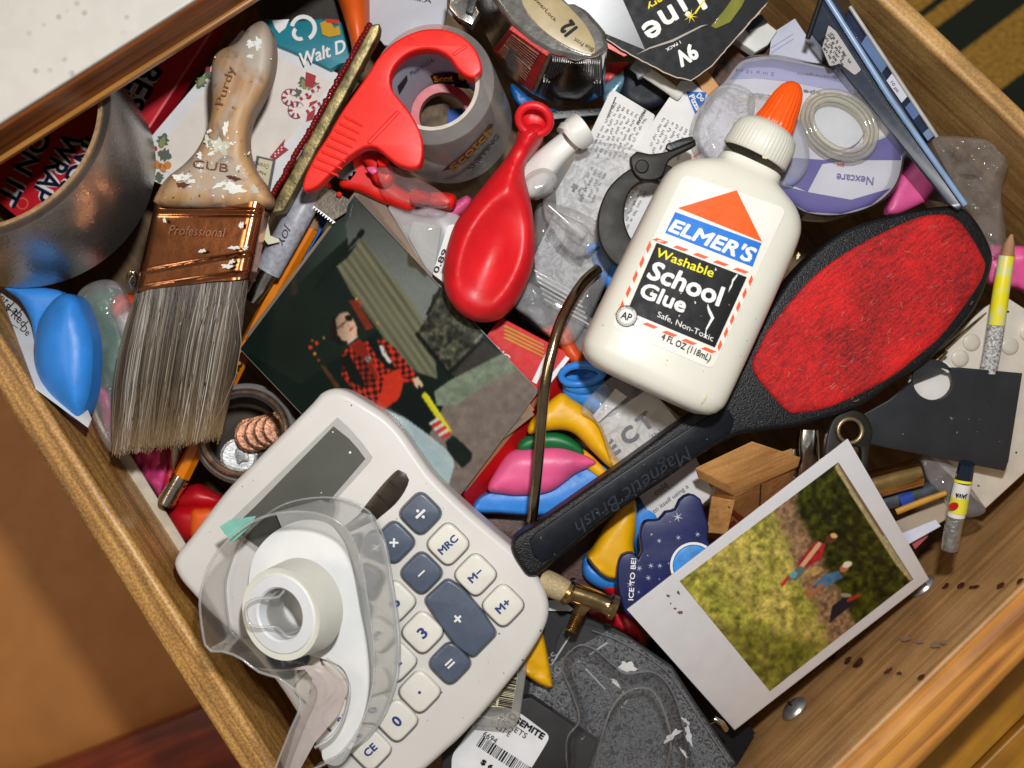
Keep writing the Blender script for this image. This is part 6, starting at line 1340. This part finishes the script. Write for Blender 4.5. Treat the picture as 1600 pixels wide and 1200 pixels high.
tube('pale_edge', [(1328, 10, .1055), (1464, 214, .1025)], .0008, pm('edge_grey', C(170, 166, 160), .35), s3, smooth=False)
cz3 = planez((1318, 30, .1045), (1330, 10, .1045), (1450, 224, .1015))
for a, b, cc3 in ((.20, .44, (90, 112, 150)), (.50, .68, (196, 196, 208)), (.72, .82, (84, 104, 150)), (.93, .99, (110, 130, 160))):
    P0, P1, P2_, P3 = np.array((1319, 30)), np.array((1329, 12)), np.array((1463, 212)), np.array((1451, 222)); f = lambda t: (tuple(P0 * (1 - t) + P3 * t), tuple(P1 * (1 - t) + P2_ * t))
    (a0, a1), (b0, b1) = f(a), f(b); patch('case_stripe', [[a0, a1, b1, b0]], cz3, ink(*cc3), s3, .0006)
letters(s3, cz3, K, [('10 pk', tq(1398, 136, 58, 20, 6))], lift=.0009)
tag(plate('printed_slip', [(1412, 215), (1470, 310), (1452, 312), (1412, 268)], .062, .0008, ink(150, 146, 152), None), 'grey printed slip behind the standing dark blue case', 'paper slip')
tag(inflate('clear_pouch', [(1450, 220), (1480, 212), (1530, 215), (1578, 210), (1584, 240), (1565, 300), (1572, 380), (1545, 400), (1520, 345), (1490, 300)], .072, .004, 22, clear('pouch_clear', haze=.12, crinkle=1, bscale=60, rough=.08, hazecol=(.9, .86, .82)), None, wr=.014), 'crumpled clear plastic pouch against the right wall above the lint brush', 'pouch')
cy_ = thing('crayon_tube', 'yellow labelled pencil stub with wooden tip standing right of the lint brush', 'pencil', 1560, 480, .07)
loft('wooden_tip', [(1581, 366, .092, 2, .0006), (1577, 382, .091, 8, .002), (1574, 400, .09, 10, .0028)], pm('tip_wood', C(160, 118, 84), .7), cy_)
def yl():
    m, nt, b = base('yellow_label'); N = nt.nodes; L = nt.links; tc = N.new('ShaderNodeTexCoord'); n = N.new('ShaderNodeTexNoise'); n.inputs['Scale'].default_value = 130; n.inputs['Detail'].default_value = 4; L.new(tc.outputs['Object'], n.inputs['Vector'])
    r = N.new('ShaderNodeValToRGB'); r.color_ramp.elements[0].position = .45; r.color_ramp.elements[1].position = .55; r.color_ramp.elements[0].color = C(230, 214, 30); r.color_ramp.elements[1].color = C(206, 210, 150); L.new(n.outputs[0], r.inputs[0]); L.new(r.outputs[0], b.inputs['Base Color']); b.inputs['Roughness'].default_value = .35; return m
loft('label_body', [(1573, 400, .09, 12, .0032), (1565, 450, .088, 12.5, .0032), (1557, 507, .085, 13, .0032)], yl(), cy_)
loft('speckled_body', [(1557, 507, .085, 13, .0032), (1550, 550, .082, 13, .0032), (1544, 582, .08, 13, .0032)], pm('speckled', C(226, 222, 214), .4, var=0, scale=1100, col2=C(60, 66, 80)), cy_)
bs = thing('blister_sheet', 'white plastic sheet with round bumps under the black square', 'blister sheet', 1520, 640, .045)
bsz = planez((1460, 600, .068), (1640, 560, .062), (1560, 900, .045))
plate('sheet', [(1452, 560), (1540, 480), (1570, 462), (1660, 520), (1660, 660), (1600, 740), (1540, 795), (1430, 690), (1400, 640)], bsz, .0015, pm('cream_sheet', C(222, 214, 200), .35, var=.05, coat=.2), bs, 2)
for x, y in ((1518, 535), (1578, 541), (1607, 520), (1500, 560), (1450, 590)):
    r_ = 14; inflate('bump', circ(x, y, r_), lambda a, b: bsz(a, b), .0016, 6, pm('cream_sheet', C(222, 214, 200), .35), bs, skirt=.001, grid=5)
patch('speck', [circ(1588, 707, 1.6, 8), circ(1529, 759, 1.6, 8), circ(1575, 487, 1.8, 8)], bsz, K, bs, .0004); tube('gold_sheet_edge', [(1448, 566, .071), (1478, 545, .071), (1540, 488, .070)], .0008, brass, bs, smooth=False)
bk = tag(plate('black_square', [(1390, 625), (1432, 590), (1472, 574), (1500, 574), (1598, 583), (1576, 722), (1570, 736), (1470, 716), (1340, 690), (1345, 650)], planez((1350, 690, .078), (1598, 583, .082), (1570, 736, .070)), .002, pm('matt_rubber', C(42, 44, 48), .5, var=.12, scale=60), None, 1.5, holes=[circ(1458, 594, 31)[::-1]]), 'thin black square with round hole at the right drawer side', 'plate')
specks(bk, planez((1350, 690, .078), (1598, 583, .082), (1570, 736, .070)), ink(130, 130, 132), [(1370, 680), (1480, 640), (1590, 600), (1560, 720)], 12, 1.3, 33, 'dust_speck', .0003, 3)
tag(plate('white_disc', circ(1458, 596, 38), .0735, .001, ink(220, 216, 212), None, 1), 'white disc showing through the hole of the black square', 'disc')
tag(inflate('brass_hook', [(1420, 585), (1446, 572), (1478, 545), (1482, 550), (1462, 572), (1440, 588)], .079, .002, 4, brass, None), 'small brass hook under the lower edge of the lint brush', 'hook')
# binder clip, wooden block, cylinders
bc_ = thing('binder_clip', 'chrome and black binder clip with round wire loop above the instant photo', 'binder clip', 1300, 690, .06)
loft('chrome_body', [(1262, 672, .078, 16, .004), (1262, 700, .078, 18, .004), (1264, 742, .076, 18, .004)], chrome, bc_, ex=3)
plate('black_loop', [(1290, 720), (1293, 680), (1305, 652), (1330, 640), (1352, 648), (1364, 672), (1360, 700), (1354, 740), (1345, 740), (1345, 700), (1330, 700), (1318, 700), (1312, 720)], .090, .003, bronze, bc_, 3, True, holes=[circ(1328, 673, 15)[::-1]])
tube('loop_rim', [(1328 + 19 * math.cos(a), 673 + 19 * math.sin(a), .0915) for a in [2 * math.pi * i / 20 for i in range(20)]], .0009, pm('worn_bronze', (.35, .25, .14, 1), .35, .7, var=.3), bc_, closed=True)
tag(plate('white_corner', [(1235, 705), (1253, 696), (1256, 745), (1215, 750)], .062, .001, ink(210, 210, 222), None), 'white paper corner between wooden block and binder clip', 'paper slip')
wb = thing('wooden_block', 'tan wooden block with flat square lid beside the lint brush handle', 'block', 1160, 760, .055)
tanw = wood('tan_block', C(204, 150, 88), C(180, 126, 70), 25, 40, 500, .55, .15)
prism('lid', [(1085, 731, .090), (1175, 689, .092), (1252, 714, .086), (1142, 760, .086)], [(1090, 747, .084), (1177, 700, .084), (1248, 730, .081), (1146, 775, .081)], tanw, wb, .0005)
prism('box_side', [(1148, 775, .0805), (1244, 728, .0805), (1238, 700, .0805), (1120, 740, .0805)], [(1140, 850, .055), (1232, 790, .055), (1230, 720, .055), (1110, 800, .055)], wood('tan_block2', C(190, 132, 76), C(160, 104, 60), 65, 40, 500, .6, .15), wb, .0004)
prism('front_plank', [(1112, 775, .072), (1148, 782, .079), (1136, 835, .070), (1104, 832, .066)], [(1112, 782, .055), (1148, 790, .055), (1136, 845, .055), (1100, 840, .055)], tanw, wb, .0003)
patch('plank_seam', [[(1188, 757), (1190, 756), (1188, 800), (1186, 800)]], planez((1148, 775, .081), (1244, 728, .081), (1140, 850, .0555)), ink(70, 40, 24), wb, .0005)
patch('red_paint_mark', [[(1138, 790), (1150, 800), (1168, 812), (1155, 814), (1140, 800)], [(1146, 812), (1158, 822), (1150, 828), (1138, 820)]], planez((1148, 775, .081), (1244, 728, .081), (1140, 850, .0555)), ink(130, 44, 30), wb, .0006)
gc_ = thing('gold_cylinder', 'short shiny gold cylinder beside the instant photo corner', 'cylinder', 1390, 745, .05)
loft('barrel', [(1345, 762, .066, 22, .0062), (1390, 750, .066, 22, .0062), (1434, 738, .066, 22, .0062)], pm('gold', (.75, .48, .18, 1), .22, 1.0, var=.1, scale=100), gc_, n=40); loft('end_cap', [(1433, 738, .066, 20, .0058), (1438, 737, .066, 18, .005)], black_pl, gc_)
for i, (x, y, m_, lbl) in enumerate(((1398, 778, 'b', 'grey and blue battery below the gold cylinder'), (1440, 768, 's', 'grey battery lying beyond the blue one'))):
    t = thing('battery', lbl, 'battery', x, y, .045); loft('barrel', [(x - 22, y + 8, .060, 13, .0035), (x + 22, y - 6, .060, 13, .0035)], pm('battery_grey', C(96, 100, 108), .3, .5, var=.2), t, smooth=False); loft('blue_band', [(x + 6, y + 6, .0615, 13, .003), (x + 26, y - 1, .0615, 13, .003)], ink(40, 66, 150), t, smooth=False) if m_ == 'b' else None
tag(loft('match_stick', [(1400, 800, .064, 5, .001), (1440, 784, .065, 5, .001), (1478, 770, .066, 4, .001)], pm('ochre', C(206, 150, 50), .5)), 'ochre stick lying across the batteries', 'stick')
tag(plate('white_envelope', [(1400, 815), (1480, 778), (1500, 800), (1415, 845)], .052, .001, ink(176, 160, 140), None), 'beige envelope edge beneath the ochre stick', 'envelope'); tag(plate('blue_white_card', [(1405, 835), (1462, 812), (1470, 822), (1420, 850)], .055, .0008, ink(214, 216, 232), None), 'white card corner with blue edge right of the instant photo', 'card')
tag(plate('red_chip', [(1420, 842), (1445, 828), (1450, 838), (1430, 858)], .050, .001, ink(176, 84, 84), None), 'dull red chip right of the instant photo', 'chip')
tag(inflate('zip_bag', [(1440, 710), (1470, 712), (1500, 740), (1530, 780), (1540, 800), (1510, 808), (1480, 780), (1450, 750)], .063, .002, 10, clear('zip', haze=.35, crinkle=.5, hazecol=(.4, .38, .38)), None, wr=.004), 'grey zip bag strip under the lip balm tube', 'bag')
vi = thing('lip_balm_tube', 'narrow tube with black cap, yellow label and silver end leaning on the front panel', 'tube', 1495, 790, .06)
loft('black_cap', [(1511, 724, .092, 12, .003), (1507, 742, .090, 13, .0032), (1505, 754, .089, 13, .0032)], pm('cap_navy', C(20, 34, 50), .2, coat=.5), vi, n=30)
loft('label', [(1505, 754, .089, 13.5, .0033), (1499, 780, .087, 13.5, .0033), (1494, 806, .085, 13.5, .0033)], ink(222, 218, 210), vi, n=30)
loft('silver_end', [(1494, 806, .085, 13, .0032), (1488, 832, .083, 13, .0032), (1484, 858, .081, 13, .0032)], pm('crinkled_silver', (.62, .60, .58, 1), .3, .9, var=.2, scale=300, bump=.6, bscale=900), vi, n=30); loft('dark_end', [(1484, 857, .081, 13, .0032), (1483, 862, .081, 12, .003)], ink(90, 40, 50), vi, n=30)
loft('yellow_ring', [(1505, 750, .0892, 13.9, .0034), (1504.4, 754, .0891, 13.9, .0034)], ink(230, 220, 40), vi, n=30, smooth=False); loft('yellow_print', [(1500, 776, .0873, 13.8, .0034), (1496, 800, .0858, 13.8, .0034)], ink(224, 214, 60), vi, n=30, smooth=False)
vz = planez((1505, 754, .0925), (1518, 756, .0925), (1494, 806, .0885)); letters(vi, vz, K, [('JAVA', tq(1502, 774, 192, 19, 9), .03)], lift=.0006); patch('red_oval', [circ(1490, 791, 8, 14, 6, -20)], vz, ink(180, 30, 36), vi, .0007)
# instant photo
pz = thing('instant_photo', 'white bordered instant photo of children on a lawn leaning on the front panel', 'photograph', 1215, 910, .045)
pq = [(1325, 686), (1452, 905), (1148, 1141), (980, 953)]; pzf = planez((980, 953, .101), (1325, 686, .101), (1452, 905, .050))
plate('photo_card', pq, pzf, .0016, pm('photo_white', C(232, 230, 232), .35, var=.02), pz, .8)
pi = [(1310, 722), (1427, 905), (1203, 1080), (1062, 908)]; P = Pic(pi, 190, 230, (140, 126, 60))
X, Y = P.x, P.y; n1, n2_, n3 = noise2(X, Y, 9, 4, 1), noise2(X, Y, 34, 3, 2), noise2(X, Y, 3.2, 2, 4)
grass = np.array((220, 190, 106))[None, None] * (1 - n2_[..., None]) + np.array((136, 142, 44))[None, None] * n2_[..., None]; grass = grass * (.30 + .85 * n1 + .42 * n3)[..., None]
s_ = ((X - 1130) * .60 + (940 - Y) * .52)     # towards the dark shrubs
dirt = np.array((150, 116, 84))[None, None] * (.45 + .9 * noise2(X, Y, 5, 3, 5))[..., None]; bush = np.array((70, 74, 16))[None, None] * (.15 + 1.35 * noise2(X, Y, 8, 4, 6) ** 1.4)[..., None]
d_s = (X - (1212 + (Y - 820) * .42)) * .9
m_dirt = np.clip((d_s + 30 * (n1 - .5)) / 12, 0, 1)[..., None]; m_bush = np.clip((X - (1240 + np.clip(Y - 800, 0, 200) * .52 + 12 * (n1 - .5))) / 12, 0, 1)[..., None]
m_grass2 = np.clip((Y - 985 + (1230 - X) * .2 + 20 * (n1 - .5)) / 20, 0, 1)[..., None]
img = grass * (1 - m_dirt) + dirt * m_dirt; img = img * (1 - m_bush) + bush * m_bush
img = img * (1 - m_grass2 * .55) + np.array((84, 82, 22))[None, None] * (.4 + n1[..., None]) * m_grass2 * .55
P.c = img
P.poly([(1304, 730), (1310, 722), (1427, 905), (1422, 908), (1398, 880), (1340, 790)], lambda x, y: np.array((196, 176, 128))[None] * (.75 + .3 * noise2(x, y, 5, 2))[:, None]); P.line((1312, 728), (1380, 835), 2.4, (120, 96, 70))
P.poly([(1245, 882), (1262, 860), (1276, 845), (1290, 850), (1284, 872), (1262, 886), (1252, 890)], (166, 34, 44), .25); P.line((1280, 850), (1252, 886), 3.6, (214, 168, 120)); P.poly(circ(1298, 842, 9, 14, 7, -30), (96, 50, 36)); P.poly(circ(1303, 837, 6, 12, 4, 10), (222, 176, 110)); P.poly([(1228, 905), (1248, 884), (1262, 888), (1244, 908)], (96, 108, 104)); P.poly(circ(1240, 898, 7, 12, 5, -40), (104, 160, 172)); P.line((1222, 914), (1232, 902), 2.4, (188, 50, 44))
P.poly(circ(1270, 893, 16, 16, 7, -20), (176, 140, 84), .3); P.poly([(1268, 918), (1288, 898), (1310, 892), (1318, 902), (1296, 914), (1278, 922)], (66, 104, 136), .25); P.poly(circ(1319, 888, 8, 14, 6, -30), (178, 104, 76)); P.poly(circ(1324, 882, 8, 14, 5, -20), (226, 214, 176)); P.line((1264, 932), (1284, 914), 3, (176, 104, 64)); P.line((1256, 928), (1270, 914), 2, (170, 96, 60))
P.poly([(1300, 948), (1318, 934), (1336, 930), (1332, 944), (1310, 962), (1296, 974)], (28, 26, 38)); P.poly(circ(1322, 930, 9, 12, 3.5, 5), (150, 140, 120)); P.line((1326, 938), (1342, 930), 3, (156, 52, 30))
P.c *= 1.06
P.soften(1, .10)
P.build('photo_image', pzf, vcol('matte_print', .4, spec=.3), pz, .0003)
patch('dirt_speck', [splat(1044, 931, 3, seed=1), splat(1060, 926, 4, e=.6, rot=30, seed=2), splat(1063, 957, 4, seed=3), splat(1055, 951, 2.4, seed=4), splat(1048, 943, 1.5, seed=5)], pzf, ink(120, 92, 88), pz, .0003)
# magnet with stars (the cartoon figure is left out)
sm = thing('starry_magnet', 'dark blue rubber magnet with silver stars and white lettering beside the instant photo', 'magnet', 1040, 860, .07)
so = [(972, 868), (990, 864), (998, 874), (1003, 862), (1000, 835), (1008, 815), (1030, 812), (1040, 800), (1055, 797), (1062, 782), (1078, 772), (1095, 780), (1100, 798), (1108, 825), (1106, 842), (1114, 856), (1130, 870), (1080, 930), (1030, 960), (985, 965), (968, 930), (965, 890)]
plate('rubber', so, .0855, .005, pm('navy_rubber', C(14, 26, 84), .42, var=.08), sm, 3, True)
slv = ink(180, 190, 206)
patch('star', [star(x, y, r, .2, 6, 15) for x, y, r in ((1059, 808, 9), (999, 888, 6), (1017, 884, 5.5), (1031, 884, 5), (1013, 903, 5.5), (985, 913, 7), (1090, 835, 5), (1047, 815, 2), (1065, 880, 2), (1012, 868, 2), (998, 925, 3), (1045, 880, 2.4), (1030, 905, 2), (1022, 925, 3), (1030, 845, 5), (1060, 840, 5), (1018, 835, 3))], .0855, slv, sm, .0004)
plate('blue_orb', circ(1084, 884, 33, 36), .0868, .001, pm('bright_blue', C(46, 140, 220), .4, var=.2, scale=200), sm, 3, dz=.0004); patch('orb_outline', [arcband(1084, 884, 35, 2, 130, 330, 20)], .0868, WH, sm, .0006)
letters(sm, .0855, WH, [('ICE TO BE!', tq(988, 905, -86, 66, 8), .02)], lift=.0005)
# brass fitting
bf = thing('brass_fitting', 'brass tee fitting with threaded screw below the lint brush handle end', 'fitting', 910, 930, .07)
loft('sanded_cap', [(842, 905, .090, 19, .005), (858, 912, .090, 20, .005), (884, 924, .090, 18, .005)], pm('sandy', C(190, 170, 128), .6, .2, var=.15, scale=1600, bump=.5, bscale=2200), bf)
loft('collar', [(884, 912 + 9, .091, 21, .0055), (889, 924, .091, 23, .006), (894, 926, .091, 19, .005)], brass, bf, smooth=False)
loft('barrel', [(893, 925, .090, 16, .0042), (925, 935, .090, 15, .004), (950, 946, .090, 15, .004), (954, 947, .090, 20, .0052), (962, 950, .090, 19, .005), (964, 951, .090, 12, .003)], brass, bf)
loft('branch', [(918, 936, .088, 15, .004), (908, 950, .087, 11, .003), (904, 958, .086, 10, .0026)], brass, bf)
rp = [(909 - 16 * t, 950 + 36 * t, .086, 10 + (1.6 if k % 2 else -1.0), .0026 + (.0004 if k % 2 else 0)) for k, t in enumerate([i / 20 for i in range(21)])]
loft('threaded_screw', rp, brass, bf, smooth=False, n=18, sharp=15)
tag(plate('white_sliver', [(848, 948), (858, 938), (880, 938), (896, 952), (892, 955), (848, 954)], .074, .0006, ink(222, 232, 232), None), 'white plastic sliver beside the calculator corner and brass fitting', 'scrap')
# floral card with clear blister
fc = thing('floral_card', 'dark grey floral patterned card with clear bulging blister at the bottom', 'card', 1000, 1100, .05)
fzc = planez((850, 960, .071), (1200, 1205, .071), (850, 1210, .066))
fq = [(848, 954), (925, 965), (975, 990), (1050, 1040), (1085, 1095), (1151, 1193), (1130, 1225), (800, 1225), (795, 1100)]
plate('card', fq, fzc, .0012, ink(50, 50, 52), fc, .8)
def damask():
    m, nt, b = base('damask'); N = nt.nodes; L = nt.links; tc = N.new('ShaderNodeTexCoord'); mp = N.new('ShaderNodeMapping'); L.new(tc.outputs['Object'], mp.inputs[0])
    nn_ = N.new('ShaderNodeTexNoise'); nn_.inputs['Scale'].default_value = 330; nn_.inputs['Detail'].default_value = 1; nn_.inputs['Distortion'].default_value = 3.0; L.new(mp.outputs[0], nn_.inputs['Vector'])
    r = N.new('ShaderNodeValToRGB'); r.color_ramp.interpolation = 'LINEAR'; e = r.color_ramp.elements; e[0].position = .44; e[0].color = C(54, 54, 56); e[1].position = .50; e[1].color = C(138, 140, 146); x = e.new(.56); x.color = C(50, 50, 52); x = e.new(.62); x.color = C(118, 120, 124); L.new(nn_.outputs[0], r.inputs[0])
    L.new(r.outputs[0], b.inputs['Base Color']); b.inputs['Roughness'].default_value = .5; return m
patch('floral_print', [[(905, 1010), (950, 985), (985, 1000), (1048, 1044), (1082, 1097), (1147, 1192), (1128, 1222), (802, 1222), (830, 1060)]], fzc, damask(), fc, .0004)
letters(fc, fzc, ink(150, 150, 152), [('PICKERING', tq(848, 1075, -50, 84, 12), 0), ('GS', tq(862, 1030, -55, 22, 12), .02)], lift=.0007)
patch('white_tear', [splat(980, 1042, 15, n=18, e=.8, rot=30, seed=61), splat(962, 1067, 14, n=12, e=.25, rot=38, seed=62)], fzc, WH, fc, .0008); patch('crease', [[(862, 1036), (875, 1015), (889, 994), (891, 995), (877, 1017), (864, 1038)], [(920, 1022), (948, 1003), (950, 1005), (922, 1024)], [(916, 1044), (946, 1076), (945, 1078), (914, 1045)]], fzc, ink(190, 190, 190), fc, .0008)
blc = clear('blister_clear', tint=(.95, .95, .95), haze=.02, gloss=1, rough=.03, crinkle=.05, bscale=35)
inflate('blister_dome', [(884, 1025), (905, 1008), (930, 1015), (975, 1050), (1020, 1050), (1050, 1080), (1068, 1140), (1075, 1225), (900, 1225), (885, 1180), (888, 1150), (905, 1125), (895, 1085), (880, 1050)], .0725, .012, 24, blc, fc, skirt=.001)
inflate('blister_dome', [(975, 1082), (1010, 1075), (1030, 1095), (1050, 1150), (1040, 1225), (930, 1225), (925, 1180), (950, 1120)], .082, .005, 16, blc, fc, skirt=.002)
inflate('blister_skirt', [(870, 1000), (900, 975), (960, 990), (1040, 1040), (1090, 1110), (1140, 1195), (1110, 1222), (860, 1222), (862, 1100)], .0725, .0012, 10, blc, fc, skirt=.001)
glint_m = clear('glint_haze', haze=.55, crinkle=1, bscale=300, hazecol=(.95, .95, 1))
patch('painted_glint', [splat(1050, 1150, 17, e=.4, rot=-38, seed=71), splat(1076, 1148, 17, e=.35, rot=70, seed=72), splat(1072, 1127, 8, e=.5, rot=40, seed=73), splat(1068, 1176, 14, e=.15, rot=50, seed=74)], .0895, glint_m, fc)  # flash glints on the blister, painted as bright hazy patches
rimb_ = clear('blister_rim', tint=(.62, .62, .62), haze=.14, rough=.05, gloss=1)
for pth, zz in (([(884, 1025), (905, 1008), (930, 1015), (975, 1050), (1020, 1050), (1050, 1080), (1068, 1140), (1072, 1205)], .0745), ([(888, 1215), (885, 1180), (888, 1150), (905, 1125), (895, 1085), (880, 1050), (884, 1025)], .0745), ([(928, 1200), (950, 1120), (975, 1084), (1010, 1075), (1030, 1095), (1048, 1150), (1042, 1200)], .0850)): tube('blister_fold', [(x, y, zz) for x, y in pth], .00045, rimb_, fc)
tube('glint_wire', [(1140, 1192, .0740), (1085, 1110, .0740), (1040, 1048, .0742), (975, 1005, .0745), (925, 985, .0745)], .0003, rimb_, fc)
# yosemite sticker box, clear box with barcode
yb = thing('black_package', 'black package with white YOSEMITE price sticker and barcode at the bottom edge', 'package', 790, 1150, .055)
plate('box', [(690, 1180), (760, 1100), (830, 1090), (935, 1160), (905, 1240), (690, 1240)], .0745, .012, pm('soft_black', C(38, 34, 36), .6, var=.1), yb, 2)
plate('sticker', roundq([(745, 1126), (805, 1110), (818, 1118), (860, 1150), (850, 1168), (815, 1225), (705, 1225), (706, 1180)], 10), .0748, .0003, ink(232, 232, 234), yb)
letters(yb, .0750, K, [('YOSEMITE', tq(818, 1131, 33, 76, 11), .04), ('TICKETS', tq(800, 1136, 33, 54, 9)), ('6694', tq(766, 1152, 33, 24, 9)), ('WEST E', tq(782, 1138, 33, 36, 9)), ('$ 6.', tq(762, 1196, 33, 24, 10), .04)])
bars(yb, .0750, K, 790, 1184, 33, 98, 18, 8)
cbx = thing('barcode_case', 'small clear lidded case with cream barcode label under the calculator edge', 'case', 780, 1080, .06)
plate('case_tray', roundq([(790, 1030), (820, 1020), (824, 1040), (812, 1126), (800, 1140), (735, 1134), (700, 1120)], 8), .083, .008, clear('case_clear', tint=(.84, .84, .82), haze=.34, gloss=1, rough=.1, hazecol=(.6, .58, .54)), cbx, 3)
plate('cream_label', [(780, 1030), (812, 1040), (800, 1106), (752, 1104), (700, 1110)], .0812 + .0026, .0004, ink(224, 212, 176), cbx); bars(cbx, .0840, K, 795, 1070, -80, 70, 22, 12); letters(cbx, .0840, K, [('2', tq(773, 1099, 10, 6, 6))])
hk = thing('chrome_hook', 'tiny chrome hook in the gap between floral card and instant photo', 'hook', 1125, 1130, .05); tube('hook_wire', [(1108, 1128, .06), (1118, 1124, .062), (1128, 1130, .062), (1134, 1140, .058)], .0012, chrome, hk); tag(plate('gap_shade', [(1040, 960), (1120, 1080), (1180, 1145), (1150, 1200), (1090, 1110), (1010, 1010)], .03, .004, ink(22, 20, 24), None), 'dark sheet added as the shade between floral card and instant photo', 'shade sheet')  # dark sheet carries the shade in the gap beside the instant photo
